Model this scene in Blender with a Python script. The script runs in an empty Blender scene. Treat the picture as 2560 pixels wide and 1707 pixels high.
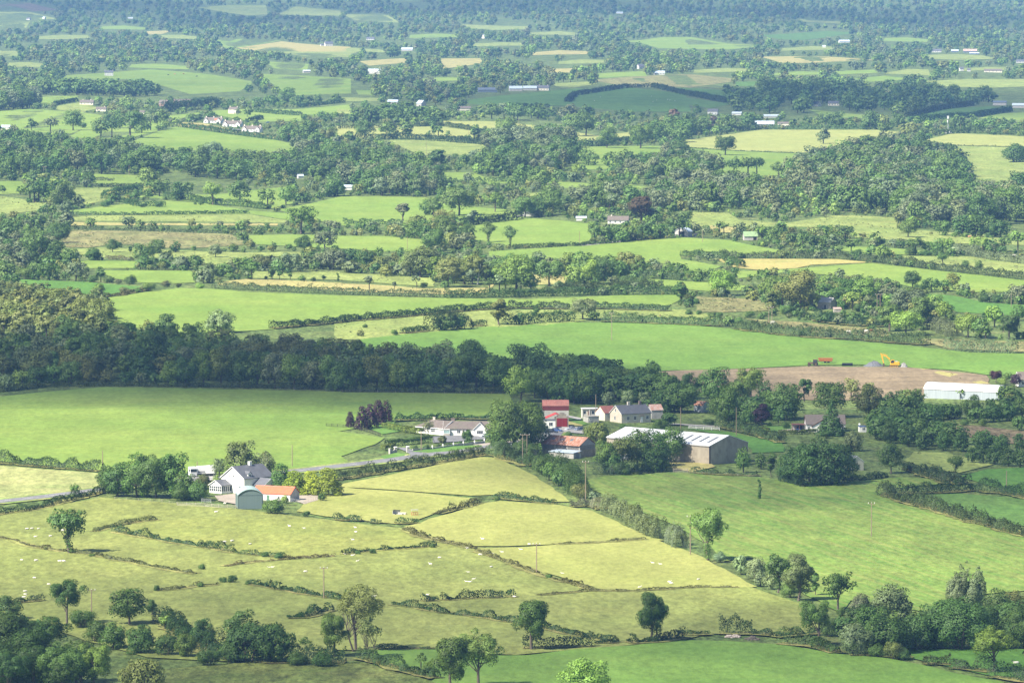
import bpy, bmesh, math, random
import numpy as np
from mathutils import Vector, Matrix
from mathutils.geometry import delaunay_2d_cdt
random.seed(7)
RNG = np.random.default_rng(11)
R = math.radians
scene = bpy.context.scene
COL = scene.collection

# ------------------------------------------------------------------ camera and terrain
FPX = 14222.0          # 200 mm lens on a 36 mm frame, 2560 px wide
HC = 178.0             # the hill the view is taken from
PITCH = math.atan(983.5 / FPX)
CP, SP = math.cos(PITCH), math.sin(PITCH)

def hgt(x, y):
    a = np.clip(1 + (y - 1500.0) / 2000.0, 1.0, 2.6)
    h = a * (0.9 * np.sin(x / 120.0 + 1.0) * np.sin(y / 520.0 + 0.5) + 0.7 * np.sin(x / 71.0 + y / 700.0))
    t = np.clip(y - 9500.0, 0, None) / 4500.0
    h = h + 50.0 * t * t + 7.0 * np.clip(t, 0, 1) * np.sin(x / 260.0 + 0.7)
    return h

TS = np.concatenate([np.arange(900, 3000, 10.0), np.arange(3000, 19500, 25.0)])
def hit(px, py):
    u, v = (px - 1280.0) / FPX, (853.5 - py) / FPX
    dx, dy, dz = u, CP + v * SP, -SP + v * CP
    z = HC + TS * dz - hgt(TS * dx, TS * dy)
    k = np.argmax(z < 0)
    if z[k] >= 0: k = len(TS) - 1
    a, b = TS[max(k - 1, 0)], TS[k]
    for _ in range(24):
        m = 0.5 * (a + b)
        if HC + m * dz - float(hgt(np.float64(m * dx), np.float64(m * dy))) < 0: b = m
        else: a = m
    return Vector((b * dx, b * dy, float(hgt(np.float64(b * dx), np.float64(b * dy)))))

CR = {'T1': (0, 0, 2.7349), 'T2': (850, 0, 2.7349), 'T3': (1700, 0, 2.7349),
      'M1': (0, 560, 2.7349), 'M2': (850, 560, 2.7349), 'M3': (1700, 560, 2.7349),
      'B1': (0, 1130, 2.7174), 'B2': (850, 1130, 2.7174), 'B3': (1700, 1130, 2.7174),
      'S1': (440, 1130, 5.6), 'S2': (960, 1020, 5.88), 'S3': (1320, 980, 6.5333),
      'S4': (1320, 1050, 4.055), 'S5': (1900, 930, 6.03), 'S6': (1960, 860, 3.92)}
def NP(c, x, y):
    o = CR[c]; return (o[0] + x / o[2], o[1] + y / o[2])
def G(c, x, y):
    return hit(*NP(c, x, y))
def parse(s):
    """'B1 0,1 2,3 B2 4,5' -> list of native pixels"""
    out, c = [], None
    for tok in s.split():
        if tok in CR: c = tok
        else:
            x, y = tok.split(','); out.append(NP(c, float(x), float(y)))
    return out
def mpp(p):            # pixels of the photograph per metre at a place
    return FPX / max(p[1], 1.0)

# ------------------------------------------------------------------ object helpers
def tag(o, label=None, cat=None, group=None, kind=None):
    if label: o['label'] = label
    if cat: o['category'] = cat
    if group: o['group'] = group
    if kind: o['kind'] = kind
    return o
def empty(name, loc=(0, 0, 0), rz=0.0):
    o = bpy.data.objects.new(name, None); COL.objects.link(o)
    o.location = loc; o.rotation_euler = (0, 0, rz); o.empty_display_size = 0.5
    return o
def link(name, me, parent=None, loc=None, rz=None):
    o = bpy.data.objects.new(name, me); COL.objects.link(o)
    if parent is not None: o.parent = parent
    if loc is not None: o.location = loc
    if rz is not None: o.rotation_euler = (0, 0, rz)
    return o
def copy_tree(o, parent=None):
    c = o.copy(); COL.objects.link(c)
    if parent is not None: c.parent = parent
    for ch in [x for x in o.children]: copy_tree(ch, c)
    return c

class MB:
    def __init__(s): s.v = []; s.f = []; s.mi = []
    def add(s, vs, fs, mi=0):
        n = len(s.v); s.v += [tuple(p) for p in vs]
        s.f += [tuple(i + n for i in f) for f in fs]; s.mi += [mi] * len(fs); return s
    def box(s, x0, x1, y0, y1, z0, z1, mi=0):
        vs = [(x0, y0, z0), (x1, y0, z0), (x1, y1, z0), (x0, y1, z0), (x0, y0, z1), (x1, y0, z1), (x1, y1, z1), (x0, y1, z1)]
        return s.add(vs, [(0, 3, 2, 1), (4, 5, 6, 7), (0, 1, 5, 4), (1, 2, 6, 5), (2, 3, 7, 6), (3, 0, 4, 7)], mi)
    def bev(s, x0, x1, y0, y1, z0, z1, b=0.05, mi=0):
        """box with chamfered vertical and top edges"""
        P = [(x0 + b, y0), (x1 - b, y0), (x1, y0 + b), (x1, y1 - b), (x1 - b, y1), (x0 + b, y1), (x0, y1 - b), (x0, y0 + b)]
        cx, cy = (x0 + x1) / 2, (y0 + y1) / 2
        sx, sy = max(0.01, (x1 - x0) / 2 - b) / ((x1 - x0) / 2), max(0.01, (y1 - y0) / 2 - b) / ((y1 - y0) / 2)
        vs = [(x, y, z0) for x, y in P] + [(x, y, z1 - b) for x, y in P] + [(cx + (x - cx) * sx, cy + (y - cy) * sy, z1) for x, y in P]
        fs = [tuple(range(7, -1, -1)), tuple(range(16, 24))]
        for k in (0, 8):
            for i in range(8): fs.append((k + i, k + (i + 1) % 8, k + 8 + (i + 1) % 8, k + 8 + i))
        return s.add(vs, fs, mi)
    def prism(s, poly, y0, y1, mi=0):
        """poly in (x,z), extruded along y"""
        n = len(poly)
        vs = [(x, y0, z) for x, z in poly] + [(x, y1, z) for x, z in poly]
        fs = [tuple(range(n)), tuple(range(2 * n - 1, n - 1, -1))]
        fs += [(i, n + i, n + (i + 1) % n, (i + 1) % n) for i in range(n)]
        return s.add(vs, fs, mi)
    def prismx(s, poly, x0, x1, mi=0):
        """poly in (y,z), extruded along x"""
        n = len(poly)
        vs = [(x0, y, z) for y, z in poly] + [(x1, y, z) for y, z in poly]
        fs = [tuple(range(n - 1, -1, -1)), tuple(range(n, 2 * n))]
        fs += [(i, (i + 1) % n, n + (i + 1) % n, n + i) for i in range(n)]
        return s.add(vs, fs, mi)
    def tube(s, pts, rads, n=6, mi=0, cap=True):
        rings = []; base = len(s.v)
        pts = [Vector(p) for p in pts]
        for i, p in enumerate(pts):
            d = (pts[min(i + 1, len(pts) - 1)] - pts[max(i - 1, 0)]).normalized()
            a = d.orthogonal().normalized() if abs(d.z) < 0.95 else Vector((1, 0, 0))
            a = (a - d * a.dot(d)).normalized(); b = d.cross(a)
            for k in range(n):
                t = 2 * math.pi * k / n
                s.v.append(tuple(p + (a * math.cos(t) + b * math.sin(t)) * rads[i]))
        for i in range(len(pts) - 1):
            for k in range(n):
                s.f.append((base + i * n + k, base + i * n + (k + 1) % n, base + (i + 1) * n + (k + 1) % n, base + (i + 1) * n + k)); s.mi.append(mi)
        if cap:
            s.f.append(tuple(base + k for k in range(n - 1, -1, -1))); s.mi.append(mi)
            e = base + (len(pts) - 1) * n
            s.f.append(tuple(e + k for k in range(n))); s.mi.append(mi)
        return s
    def wheel(s, cx, cy, cz, r, w, n=14, mi=0):
        return s.tube([(cx, cy - w / 2, cz), (cx, cy - w / 2 + .02, cz), (cx, cy + w / 2 - .02, cz), (cx, cy + w / 2, cz)], [r * .86, r, r, r * .86], n, mi)
    def mesh(s, name, mats, smooth=False):
        me = bpy.data.meshes.new(name); me.from_pydata(s.v, [], s.f)
        for m in (mats if isinstance(mats, (list, tuple)) else [mats]): me.materials.append(m)
        me.polygons.foreach_set('material_index', s.mi)
        if smooth: me.polygons.foreach_set('use_smooth', [True] * len(s.f))
        bm = bmesh.new(); bm.from_mesh(me); bmesh.ops.recalc_face_normals(bm, faces=bm.faces); bm.to_mesh(me); bm.free()
        return me
    def build(s, name, mats, parent=None, smooth=False, loc=None, rz=None):
        return link(name, s.mesh(name, mats, smooth), parent, loc, rz)

# ------------------------------------------------------------------ materials
def nodes(m):
    m.use_nodes = True; nt = m.node_tree; nt.nodes.clear()
    return nt, nt.nodes, nt.links
def new(ns, t, **kw):
    n = ns.new(t)
    for k, v in kw.items(): setattr(n, k, v)
    return n
def c4(c): return (c[0], c[1], c[2], 1.0)
def mixc(ns, ln, fac, a, b, blend='MIX'):
    n = ns.new('ShaderNodeMix'); n.data_type = 'RGBA'; n.blend_type = blend
    for sock, val in ((n.inputs[0], fac), (n.inputs[6], a), (n.inputs[7], b)):
        if hasattr(val, 'is_linked') or hasattr(val, 'links'): ln.new(val, sock)
        elif isinstance(val, (tuple, list)): sock.default_value = c4(val)
        else: sock.default_value = val
    return n.outputs[2]
def noise(ns, ln, vec, scale, detail=3, rough=0.6):
    n = ns.new('ShaderNodeTexNoise'); n.inputs['Scale'].default_value = scale
    n.inputs['Detail'].default_value = detail; n.inputs['Roughness'].default_value = rough
    if vec is not None: ln.new(vec, n.inputs['Vector'])
    return n.outputs['Fac']
def ramp(ns, ln, fac, lo, hi, a=0.0, b=1.0):
    n = ns.new('ShaderNodeMapRange'); ln.new(fac, n.inputs[0])
    for i, v in enumerate((lo, hi, a, b)): n.inputs[i + 1].default_value = v
    return n.outputs[0]
def mapping(ns, ln, vec, scale, rot=0.0):
    n = ns.new('ShaderNodeMapping'); ln.new(vec, n.inputs[0])
    if rot: n.vector_type = 'TEXTURE'; scale = tuple(1.0 / k for k in scale)
    n.inputs['Rotation'].default_value = (0, 0, rot); n.inputs['Scale'].default_value = scale
    return n.outputs[0]

_M = {}
def mat(name, col, rough=0.7, var=0.25, scale=1.5, metal=0.0, col2=None, spec=0.3):
    if name in _M: return _M[name]
    m = bpy.data.materials.new(name); nt, ns, ln = nodes(m)
    out = new(ns, 'ShaderNodeOutputMaterial'); p = new(ns, 'ShaderNodeBsdfPrincipled')
    ln.new(p.outputs[0], out.inputs[0])
    p.inputs['Roughness'].default_value = rough; p.inputs['Metallic'].default_value = metal
    p.inputs['Specular IOR Level'].default_value = spec
    tc = new(ns, 'ShaderNodeTexCoord')
    f1 = noise(ns, ln, tc.outputs['Object'], scale, 4, 0.65)
    d = tuple(max(0, c * (1 - var)) for c in col); u = tuple(min(1, c * (1 + var * .8)) for c in col)
    if col2: d = col2
    base = mixc(ns, ln, ramp(ns, ln, f1, 0.3, 0.7), d, u)
    ln.new(base, p.inputs['Base Color'])
    _M[name] = m; return m

def streaky(name, cols, axis_scale, rough=0.6, metal=0.0, lo=.35, hi=.65):
    """weathered sheet metal or concrete: streaks of two colours running along an axis"""
    if name in _M: return _M[name]
    m = bpy.data.materials.new(name); nt, ns, ln = nodes(m)
    out = new(ns, 'ShaderNodeOutputMaterial'); p = new(ns, 'ShaderNodeBsdfPrincipled')
    ln.new(p.outputs[0], out.inputs[0]); p.inputs['Roughness'].default_value = rough; p.inputs['Metallic'].default_value = metal
    tc = new(ns, 'ShaderNodeTexCoord')
    f1 = noise(ns, ln, mapping(ns, ln, tc.outputs['Object'], axis_scale), 1.0, 5, 0.7)
    f2 = noise(ns, ln, tc.outputs['Object'], 0.45, 3, 0.6)
    b1 = mixc(ns, ln, ramp(ns, ln, f1, lo, hi), cols[0], cols[1])
    b2 = mixc(ns, ln, ramp(ns, ln, f2, .45, .7, 0, .8), b1, cols[2] if len(cols) > 2 else cols[0])
    ln.new(b2, p.inputs['Base Color']); _M[name] = m; return m

def foliage(name, attr=None, lo=.55, hi=1.45, sc=.55):
    m = bpy.data.materials.new(name); nt, ns, ln = nodes(m)
    out = new(ns, 'ShaderNodeOutputMaterial'); p = new(ns, 'ShaderNodeBsdfPrincipled')
    p.inputs['Roughness'].default_value = 0.55; p.inputs['Specular IOR Level'].default_value = 0.25
    tr = new(ns, 'ShaderNodeBsdfTranslucent'); mx = new(ns, 'ShaderNodeMixShader'); mx.inputs[0].default_value = 0.22
    geo = new(ns, 'ShaderNodeNewGeometry')
    if attr:
        a = new(ns, 'ShaderNodeAttribute', attribute_name=attr); colr = a.outputs['Color']
    else:
        oi = new(ns, 'ShaderNodeObjectInfo'); colr = oi.outputs['Color']
    f1 = noise(ns, ln, geo.outputs['Position'], sc, 3, 0.7)
    v1 = ramp(ns, ln, f1, 0.3, 0.72, lo, hi)
    n = new(ns, 'ShaderNodeVectorMath', operation='SCALE'); ln.new(colr, n.inputs[0]); ln.new(v1, n.inputs['Scale'])
    f2 = noise(ns, ln, geo.outputs['Position'], 0.19, 2, 0.5)
    warm = mixc(ns, ln, ramp(ns, ln, f2, .4, .7, 0, .5), n.outputs[0], (0.46, 0.46, 0.34), 'OVERLAY')
    ln.new(warm, p.inputs['Base Color'])
    y = mixc(ns, ln, 1.0, warm, (1.5, 1.35, 0.5), 'MULTIPLY'); ln.new(y, tr.inputs[0])
    ln.new(p.outputs[0], mx.inputs[1]); ln.new(tr.outputs[0], mx.inputs[2]); ln.new(mx.outputs[0], out.inputs[0])
    return m
M_LEAF = foliage('leaf_instance'); M_LEAF_ATTR = foliage('leaf_mass', 'tint', .72, 1.28, .3)
M_BARK = mat('bark', (.13, .105, .08), .9, .4, 3.0)
M_BIRCH = mat('birch_bark', (.55, .53, .48), .8, .3, 3.0)

def ground_mat(name, a, b, c=None, big=55.0, streak=None, sfac=0.5, fine=0.35, speck=None, speck_amt=0.0):
    """meadow ground: two grass colours in soft patches, mowing streaks, fine tufts and a third colour of bare or dry blotches"""
    if name in _M: return _M[name]
    m = bpy.data.materials.new(name); nt, ns, ln = nodes(m)
    out = new(ns, 'ShaderNodeOutputMaterial'); p = new(ns, 'ShaderNodeBsdfPrincipled')
    p.inputs['Roughness'].default_value = 0.85; p.inputs['Specular IOR Level'].default_value = 0.12
    ln.new(p.outputs[0], out.inputs[0])
    geo = new(ns, 'ShaderNodeNewGeometry'); P = geo.outputs['Position']
    base = mixc(ns, ln, ramp(ns, ln, noise(ns, ln, P, 1.0 / big, 5, 0.65), .33, .67), a, b)
    if streak is not None:
        mp = mapping(ns, ln, P, (0.018, 0.42 if abs(streak) > 45 else 0.10, 0.1), R(streak))
        base = mixc(ns, ln, ramp(ns, ln, noise(ns, ln, mp, 1.0, 5, .7), .38, .75, 0, sfac), base, c or b)
    elif c:
        base = mixc(ns, ln, ramp(ns, ln, noise(ns, ln, P, 1.0 / 23, 5, .7), .55, .72, 0, sfac), base, c)
    # tufts: stretched in depth so they keep their size in a low view
    mpf = mapping(ns, ln, P, (1.0, 0.33, 1.0))
    fv = ramp(ns, ln, noise(ns, ln, mpf, 0.55, 4, .75), .3, .72, 1 - fine * 1.5, 1 + fine * 1.3)
    mpm = mapping(ns, ln, P, (.085, .02, 1.0), R(3))
    fm = ramp(ns, ln, noise(ns, ln, mpm, 1.0, 4, .7), .3, .7, 1 - fine * .85, 1 + fine * .8)
    mm = new(ns, 'ShaderNodeMath', operation='MULTIPLY'); ln.new(fv, mm.inputs[0]); ln.new(fm, mm.inputs[1]); fv = mm.outputs[0]
    sc = new(ns, 'ShaderNodeVectorMath', operation='SCALE'); ln.new(base, sc.inputs[0]); ln.new(fv, sc.inputs['Scale'])
    colr = sc.outputs[0]
    if speck:
        mps = mapping(ns, ln, P, (.5, .1, 1.0))
        colr = mixc(ns, ln, ramp(ns, ln, noise(ns, ln, mps, .8, 3, .6), .62, .7, 0, speck_amt), colr, speck)
    ln.new(colr, p.inputs['Base Color'])
    bp = new(ns, 'ShaderNodeBump'); bp.inputs['Strength'].default_value = 0.5; bp.inputs['Distance'].default_value = 0.35
    ln.new(noise(ns, ln, mpf, 0.9, 4, .7), bp.inputs['Height']); ln.new(bp.outputs[0], p.inputs['Normal'])
    _M[name] = m; return m

# ------------------------------------------------------------------ leaves
def leaf_quads(c, ng, s, rng):
    """one small quad per centre, facing ng; returns 4n vertices"""
    n = len(c); t = rng.normal(size=(n, 3)); t -= ng * np.sum(t * ng, 1, keepdims=True)
    t /= np.linalg.norm(t, axis=1, keepdims=True) + 1e-9
    b = np.cross(ng, t); s = s[:, None]; k = rng.uniform(.55, .95, (n, 1))
    q = np.stack([c - t * s * .6, c - b * s * k * .5 + t * s * .05, c + t * s * .6, c + b * s * k * .5 + t * s * .05], 1)
    return q.reshape(-1, 3)
def unit(a): return a / (np.linalg.norm(a, axis=-1, keepdims=True) + 1e-9)

def leaf_mesh(name, verts, norms, material, tint=None):
    n = len(verts); nq = n // 4
    me = bpy.data.meshes.new(name)
    me.vertices.add(n); me.loops.add(n); me.polygons.add(nq)
    me.vertices.foreach_set('co', np.ascontiguousarray(verts, dtype=np.float32).ravel())
    me.loops.foreach_set('vertex_index', np.arange(n, dtype=np.int32))
    me.polygons.foreach_set('loop_start', np.arange(0, n, 4, dtype=np.int32))
    me.polygons.foreach_set('use_smooth', np.ones(nq, dtype=bool))
    me.materials.append(material)
    me.update(calc_edges=True)
    if tint is not None:
        at = me.color_attributes.new('tint', 'FLOAT_COLOR', 'POINT')
        at.data.foreach_set('color', np.ascontiguousarray(np.concatenate([tint, np.ones((n, 1))], 1), dtype=np.float32).ravel())
    try:
        ca = me.attributes.new('custom_normal', 'FLOAT_VECTOR', 'POINT')
        ca.data.foreach_set('vector', np.ascontiguousarray(norms, dtype=np.float32).ravel())
    except Exception:
        me.normals_split_custom_set_from_vertices(norms.tolist())
    return me

def sphere_dirs(n, rng): return unit(rng.normal(size=(n, 3)))

def lobes_for(style, rng):
    L = []
    def shell(n, cz, R3, r, spread=(.55, .95), lo=-1.0, off=(0, 0)):
        for d in sphere_dirs(n * 3, rng):
            if d[2] < lo: continue
            q = rng.uniform(*spread)
            L.append((off[0] + d[0] * R3[0] * q, off[1] + d[1] * R3[1] * q, cz + d[2] * R3[2] * q, r * rng.uniform(.7, 1.3)))
            n -= 1
            if n <= 0: break
    if style == 'round':
        shell(30, .53, (.39, .39, .37), .125, (.6, 1.0), -.85); L.append((0, 0, .5, .3))
    elif style == 'mound':
        shell(36, .47, (.42, .42, .47), .12, (.62, 1.0), -.95); L.append((0, 0, .42, .34))
    elif style == 'oval':
        shell(26, .55, (.25, .25, .39), .105, (.5, 1.0), -.95); L.append((0, 0, .5, .19))
    elif style == 'ash':
        shell(40, .63, (.36, .36, .31), .088, (.4, 1.02), -.8)
    elif style == 'sparse':
        shell(26, .68, (.33, .33, .30), .085, (.5, 1.0), -.45)
    elif style == 'ivy':
        for z in np.linspace(.05, .62, 9): L.append((rng.normal() * .03, rng.normal() * .03, z, .065 + .1 * z * z))
        shell(40, .68, (.33, .33, .29), .1, (.3, 1.0), -.85); L.append((0, 0, .66, .2))
    elif style == 'willow':
        shell(34, .42, (.46, .46, .46), .15, (.5, 1.0), -.75); L.append((0, 0, .4, .38))
    elif style == 'bush':
        shell(22, .36, (.5, .5, .46), .2, (.45, .95), -.6); L.append((0, 0, .36, .42))
    elif style == 'slim':
        shell(15, .62, (.13, .13, .34), .08, (.35, 1.0), -.95)
    elif style == 'poplar':
        for k in range(5):
            a = k * 1.26 + rng.uniform(0, .6); q = .05 if k == 0 else .15; ox, oy = q * math.cos(a), q * math.sin(a); top = rng.uniform(.62, .97)
            for z in np.linspace(.14, top, 13): L.append((ox * (.55 + .6 * z) + .34 * z * z + rng.normal() * .028, rng.normal() * .02 + oy * (.55 + .6 * z), z + rng.normal() * .02, (.03 + .115 * rng.uniform(.6, 1.25) * (1 - (z / top) ** 1.7))))
    elif style == 'spruce':
        for z in np.linspace(.06, .97, 15):
            n = max(1, int(9 * (1 - z)) + 1)
            for k in range(n):
                a = 6.283 * k / n + rng.uniform(0, 1.5); r = .27 * (1 - z) * rng.uniform(.6, 1.1)
                L.append((r * math.cos(a), r * math.sin(a), z - .02, .04 + .055 * (1 - z)))
    elif style == 'gold':
        for z in np.linspace(.08, .95, 11):
            n = max(1, int(8 * math.sin(math.pi * min(1, .25 + .75 * (1 - z)) / 2 + .0) ** 1) )
            for k in range(n):
                a = 6.283 * k / n + rng.uniform(0, 1.5); r = .33 * math.sqrt(max(0.02, 1 - z)) * rng.uniform(.75, 1.05)
                L.append((r * math.cos(a), r * math.sin(a), z, .1))
        L.append((0, 0, .4, .26))
    elif style == 'birch':
        shell(22, .62, (.24, .24, .36), .085, (.4, 1.0), -.9)
    elif style == 'pine':
        shell(12, .78, (.24, .24, .2), .09, (.4, 1.0), -.8)
        for z in np.linspace(.3, .65, 6): L.append((rng.normal() * .12, rng.normal() * .12, z, .08))
    elif style == 'snag':
        for z in np.linspace(.06, .8, 7): L.append((.03 * z + rng.normal() * .015, rng.normal() * .015, z, .075 * (1.1 - .6 * z)))
        L.append((.09, 0, .88, .05)); L.append((-.1, .02, .5, .06))
    return np.array(L)
DENS = {'ash': .62, 'sparse': .34, 'slim': .7, 'birch': .6, 'ivy': .85, 'poplar': 1.3, 'pine': .8, 'spruce': 1.0, 'snag': .8}

def crown_data(style, seed, n, leaf, jit=.55, keepn=.5):
    rng = np.random.default_rng(seed); L = lobes_for(style, rng)
    w = L[:, 3] ** 2; idx = rng.choice(len(L), size=n, p=w / w.sum())
    d = sphere_dirs(n, rng); d[:, 2] = np.where((d[:, 2] < -.3) & (rng.random(n) < .6), -d[:, 2], d[:, 2])
    c = L[idx, :3] + d * L[idx, 3:4] * rng.uniform(.72, 1.12, (n, 1))
    cen = np.average(L[:, :3], axis=0, weights=w)
    outw = unit(c - cen); sh = unit(d * .75 + outw * .45 + np.array([0, 0, .12]))
    ng = unit(sh + rng.normal(size=(n, 3)) * jit)
    ng = np.where(np.sum(ng * sh, 1, keepdims=True) < 0.15, sh, ng)
    c[:, 2] = np.maximum(c[:, 2], .015)
    s = leaf * rng.uniform(.6, 1.35, n)
    v = leaf_quads(c, ng, s, rng)
    sn = unit(sh + ng * keepn)
    return v, np.repeat(sn, 4, 0), L

def trunk_mesh(name, style, seed, L):
    rng = np.random.default_rng(seed + 99); mb = MB()
    bark = M_BIRCH if style == 'birch' else M_BARK
    r0 = {'ash': .026, 'sparse': .02, 'slim': .016, 'willow': .03, 'bush': .03, 'birch': .014, 'poplar': .022}.get(style, .026)
    stems = {'willow': 4, 'bush': 4, 'sparse': 3, 'birch': 2}.get(style, 1)
    for k in range(stems):
        a = rng.uniform(0, 6.28); sp = 0 if stems == 1 else .05
        lx, ly = rng.normal() * .02, rng.normal() * .02
        b = Vector((math.cos(a) * sp, math.sin(a) * sp, -.02)); top = .72 if stems == 1 else .6
        e = Vector((b.x * (4 if stems > 1 else 1) + lx, b.y * (4 if stems > 1 else 1) + ly, top))
        m1 = b.lerp(e, .35) + Vector((rng.normal() * .012, rng.normal() * .012, 0)); m2 = b.lerp(e, .7)
        mb.tube([b, b.lerp(e, .06), m1, m2, e], [r0 * 1.5 / stems ** .4, r0 / stems ** .4, r0 * .8 / stems ** .4, r0 * .5 / stems ** .4, r0 * .15], 7)
        nb = 9 if style in ('ash', 'sparse') else 5
        pick = rng.choice(len(L), size=min(nb, len(L)), replace=False)
        for i in pick:
            q = Vector(L[i, :3]); t = rng.uniform(.3, .7); s0 = b.lerp(e, t)
            if q.z < s0.z - .05: continue
            mid = s0.lerp(q, .5) + Vector((0, 0, -.02))
            mb.tube([s0, mid, q], [r0 * .42 / stems ** .4, r0 * .28 / stems ** .4, r0 * .08], 5, cap=False)
    return mb.mesh(name, bark, True)

# level of detail: full prototypes for single trees, light ones for the wood masses
PROTO = {}
def proto(style, k, lod):
    key = (style, k, lod)
    if key not in PROTO:
        n0, leaf = {0: (15000, .022), 1: (4600, .038), 2: (950, .074), 3: (220, .145)}[lod]
        if style in ('bush', 'willow'): leaf *= 1.25
        if style == 'spruce': leaf *= .9
        n = int(n0 * DENS.get(style, 1.0)); sd = hash((len(style), style[0] == 's', ord(style[1]), k)) % 9973
        v, nn, L = crown_data(style, sd, n, leaf, (.45, .42, .32, .25)[lod], (.36, .34, .28, .2)[lod])
        if lod <= 1:
            PROTO[key] = (leaf_mesh('crown', v, nn, M_LEAF), trunk_mesh('trunk', style, sd, L))
        else: PROTO[key] = (v.reshape(-1, 3), nn)
    return PROTO[key]
# ------------------------------------------------------------------ fields: (name, material class, outline in pixels of the photograph)
GM = {}
def gm(k):
    if k in GM: return GM[k]
    D = {
     'base':  dict(a=(.082, .13, .034), b=(.13, .165, .048), c=(.2, .175, .075), big=40, sfac=.5, fine=.5),
     'yel':   dict(a=(.235, .255, .07), b=(.30, .305, .094), c=(.19, .22, .05), big=60, streak=72, sfac=.4, fine=.15, speck=(.2, .24, .05), speck_amt=.35),
     'oyel':  dict(a=(.195, .225, .055), b=(.25, .262, .07), c=(.165, .2, .05), big=45, streak=78, sfac=.5, fine=.24, speck=(.16, .2, .05), speck_amt=.35),
     'olive': dict(a=(.178, .212, .055), b=(.23, .25, .07), c=(.145, .168, .05), big=45, streak=-80, sfac=.5, fine=.25, speck=(.13, .16, .05), speck_amt=.4),
     'green': dict(a=(.075, .178, .027), b=(.11, .21, .038), c=(.062, .15, .025), big=70, streak=-78, sfac=.5, fine=.2, speck=(.06, .14, .03), speck_amt=.4),
     'bright':dict(a=(.16, .245, .042), b=(.222, .288, .058), c=(.12, .22, .042), big=110, streak=12, sfac=.5, fine=.15, speck=(.1, .19, .04), speck_amt=.35),
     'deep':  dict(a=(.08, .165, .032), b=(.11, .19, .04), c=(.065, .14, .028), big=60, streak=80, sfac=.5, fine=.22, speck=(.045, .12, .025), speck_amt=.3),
     'yg':    dict(a=(.20, .26, .065), b=(.28, .31, .09), c=(.14, .2, .05), big=50, streak=10, sfac=.6, fine=.3, speck=(.12, .16, .05), speck_amt=.5),
     'hay':   dict(a=(.255, .285, .085), b=(.31, .32, .10), c=(.22, .265, .08), big=90, streak=8, sfac=.5, fine=.15),
     'straw': dict(a=(.36, .31, .12), b=(.3, .29, .1), c=(.2, .25, .07), big=45, sfac=.7, fine=.25),
     'gold':  dict(a=(.38, .31, .11), b=(.32, .31, .10), c=(.22, .28, .07), big=80, sfac=.45, fine=.15),
     'fresh': dict(a=(.115, .215, .036), b=(.16, .25, .048), c=(.09, .185, .032), big=130, streak=6, sfac=.5, fine=.17, speck=(.08, .16, .03), speck_amt=.3),
     'rgreen': dict(a=(.115, .16, .036), b=(.17, .19, .052), c=(.2, .18, .07), big=22, sfac=.5, fine=.45, speck=(.07, .1, .03), speck_amt=.7),
     'bank': dict(a=(.18, .20, .055), b=(.26, .235, .085), c=(.12, .16, .045), big=9, sfac=.6, fine=.4),
     'rough': dict(a=(.17, .19, .065), b=(.24, .21, .09), c=(.11, .13, .045), big=25, sfac=.8, fine=.45, speck=(.09, .1, .04), speck_amt=.8),
     'heath': dict(a=(.16, .12, .07), b=(.2, .16, .085), c=(.1, .11, .05), big=30, sfac=.7, fine=.45, speck=(.07, .07, .035), speck_amt=.6),
     'soil':  dict(a=(.225, .172, .102), b=(.29, .225, .138), c=(.13, .102, .068), big=60, streak=4, sfac=.75, fine=.2),
     'streak':dict(a=(.095, .195, .03), b=(.15, .225, .043), c=(.28, .265, .085), big=75, streak=-76, sfac=.65, fine=.25, speck=(.08, .16, .04), speck_amt=.45),
     'mead':  dict(a=(.24, .28, .1), b=(.32, .32, .13), c=(.19, .24, .075), big=30, sfac=.7, fine=.3, speck=(.14, .17, .06), speck_amt=.5),
     'verge': dict(a=(.16, .26, .055), b=(.3, .28, .11), c=(.36, .3, .13), big=14, sfac=.5, fine=.3),
     'lawn':  dict(a=(.095, .195, .038), b=(.125, .225, .045), big=20, fine=.15),
     'paved': dict(a=(.30, .26, .21), b=(.36, .31, .26), c=(.25, .23, .2), big=8, sfac=.4, fine=.12),
     'yard':  dict(a=(.29, .28, .265), b=(.37, .355, .33), c=(.24, .235, .22), big=8, sfac=.5, fine=.12),
     'tarmac':dict(a=(.16, .16, .165), b=(.2, .2, .205), c=(.13, .13, .135), big=6, sfac=.5, fine=.12),
    }
    GM[k] = ground_mat('ground_' + k, **D[k]); return GM[k]

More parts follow.
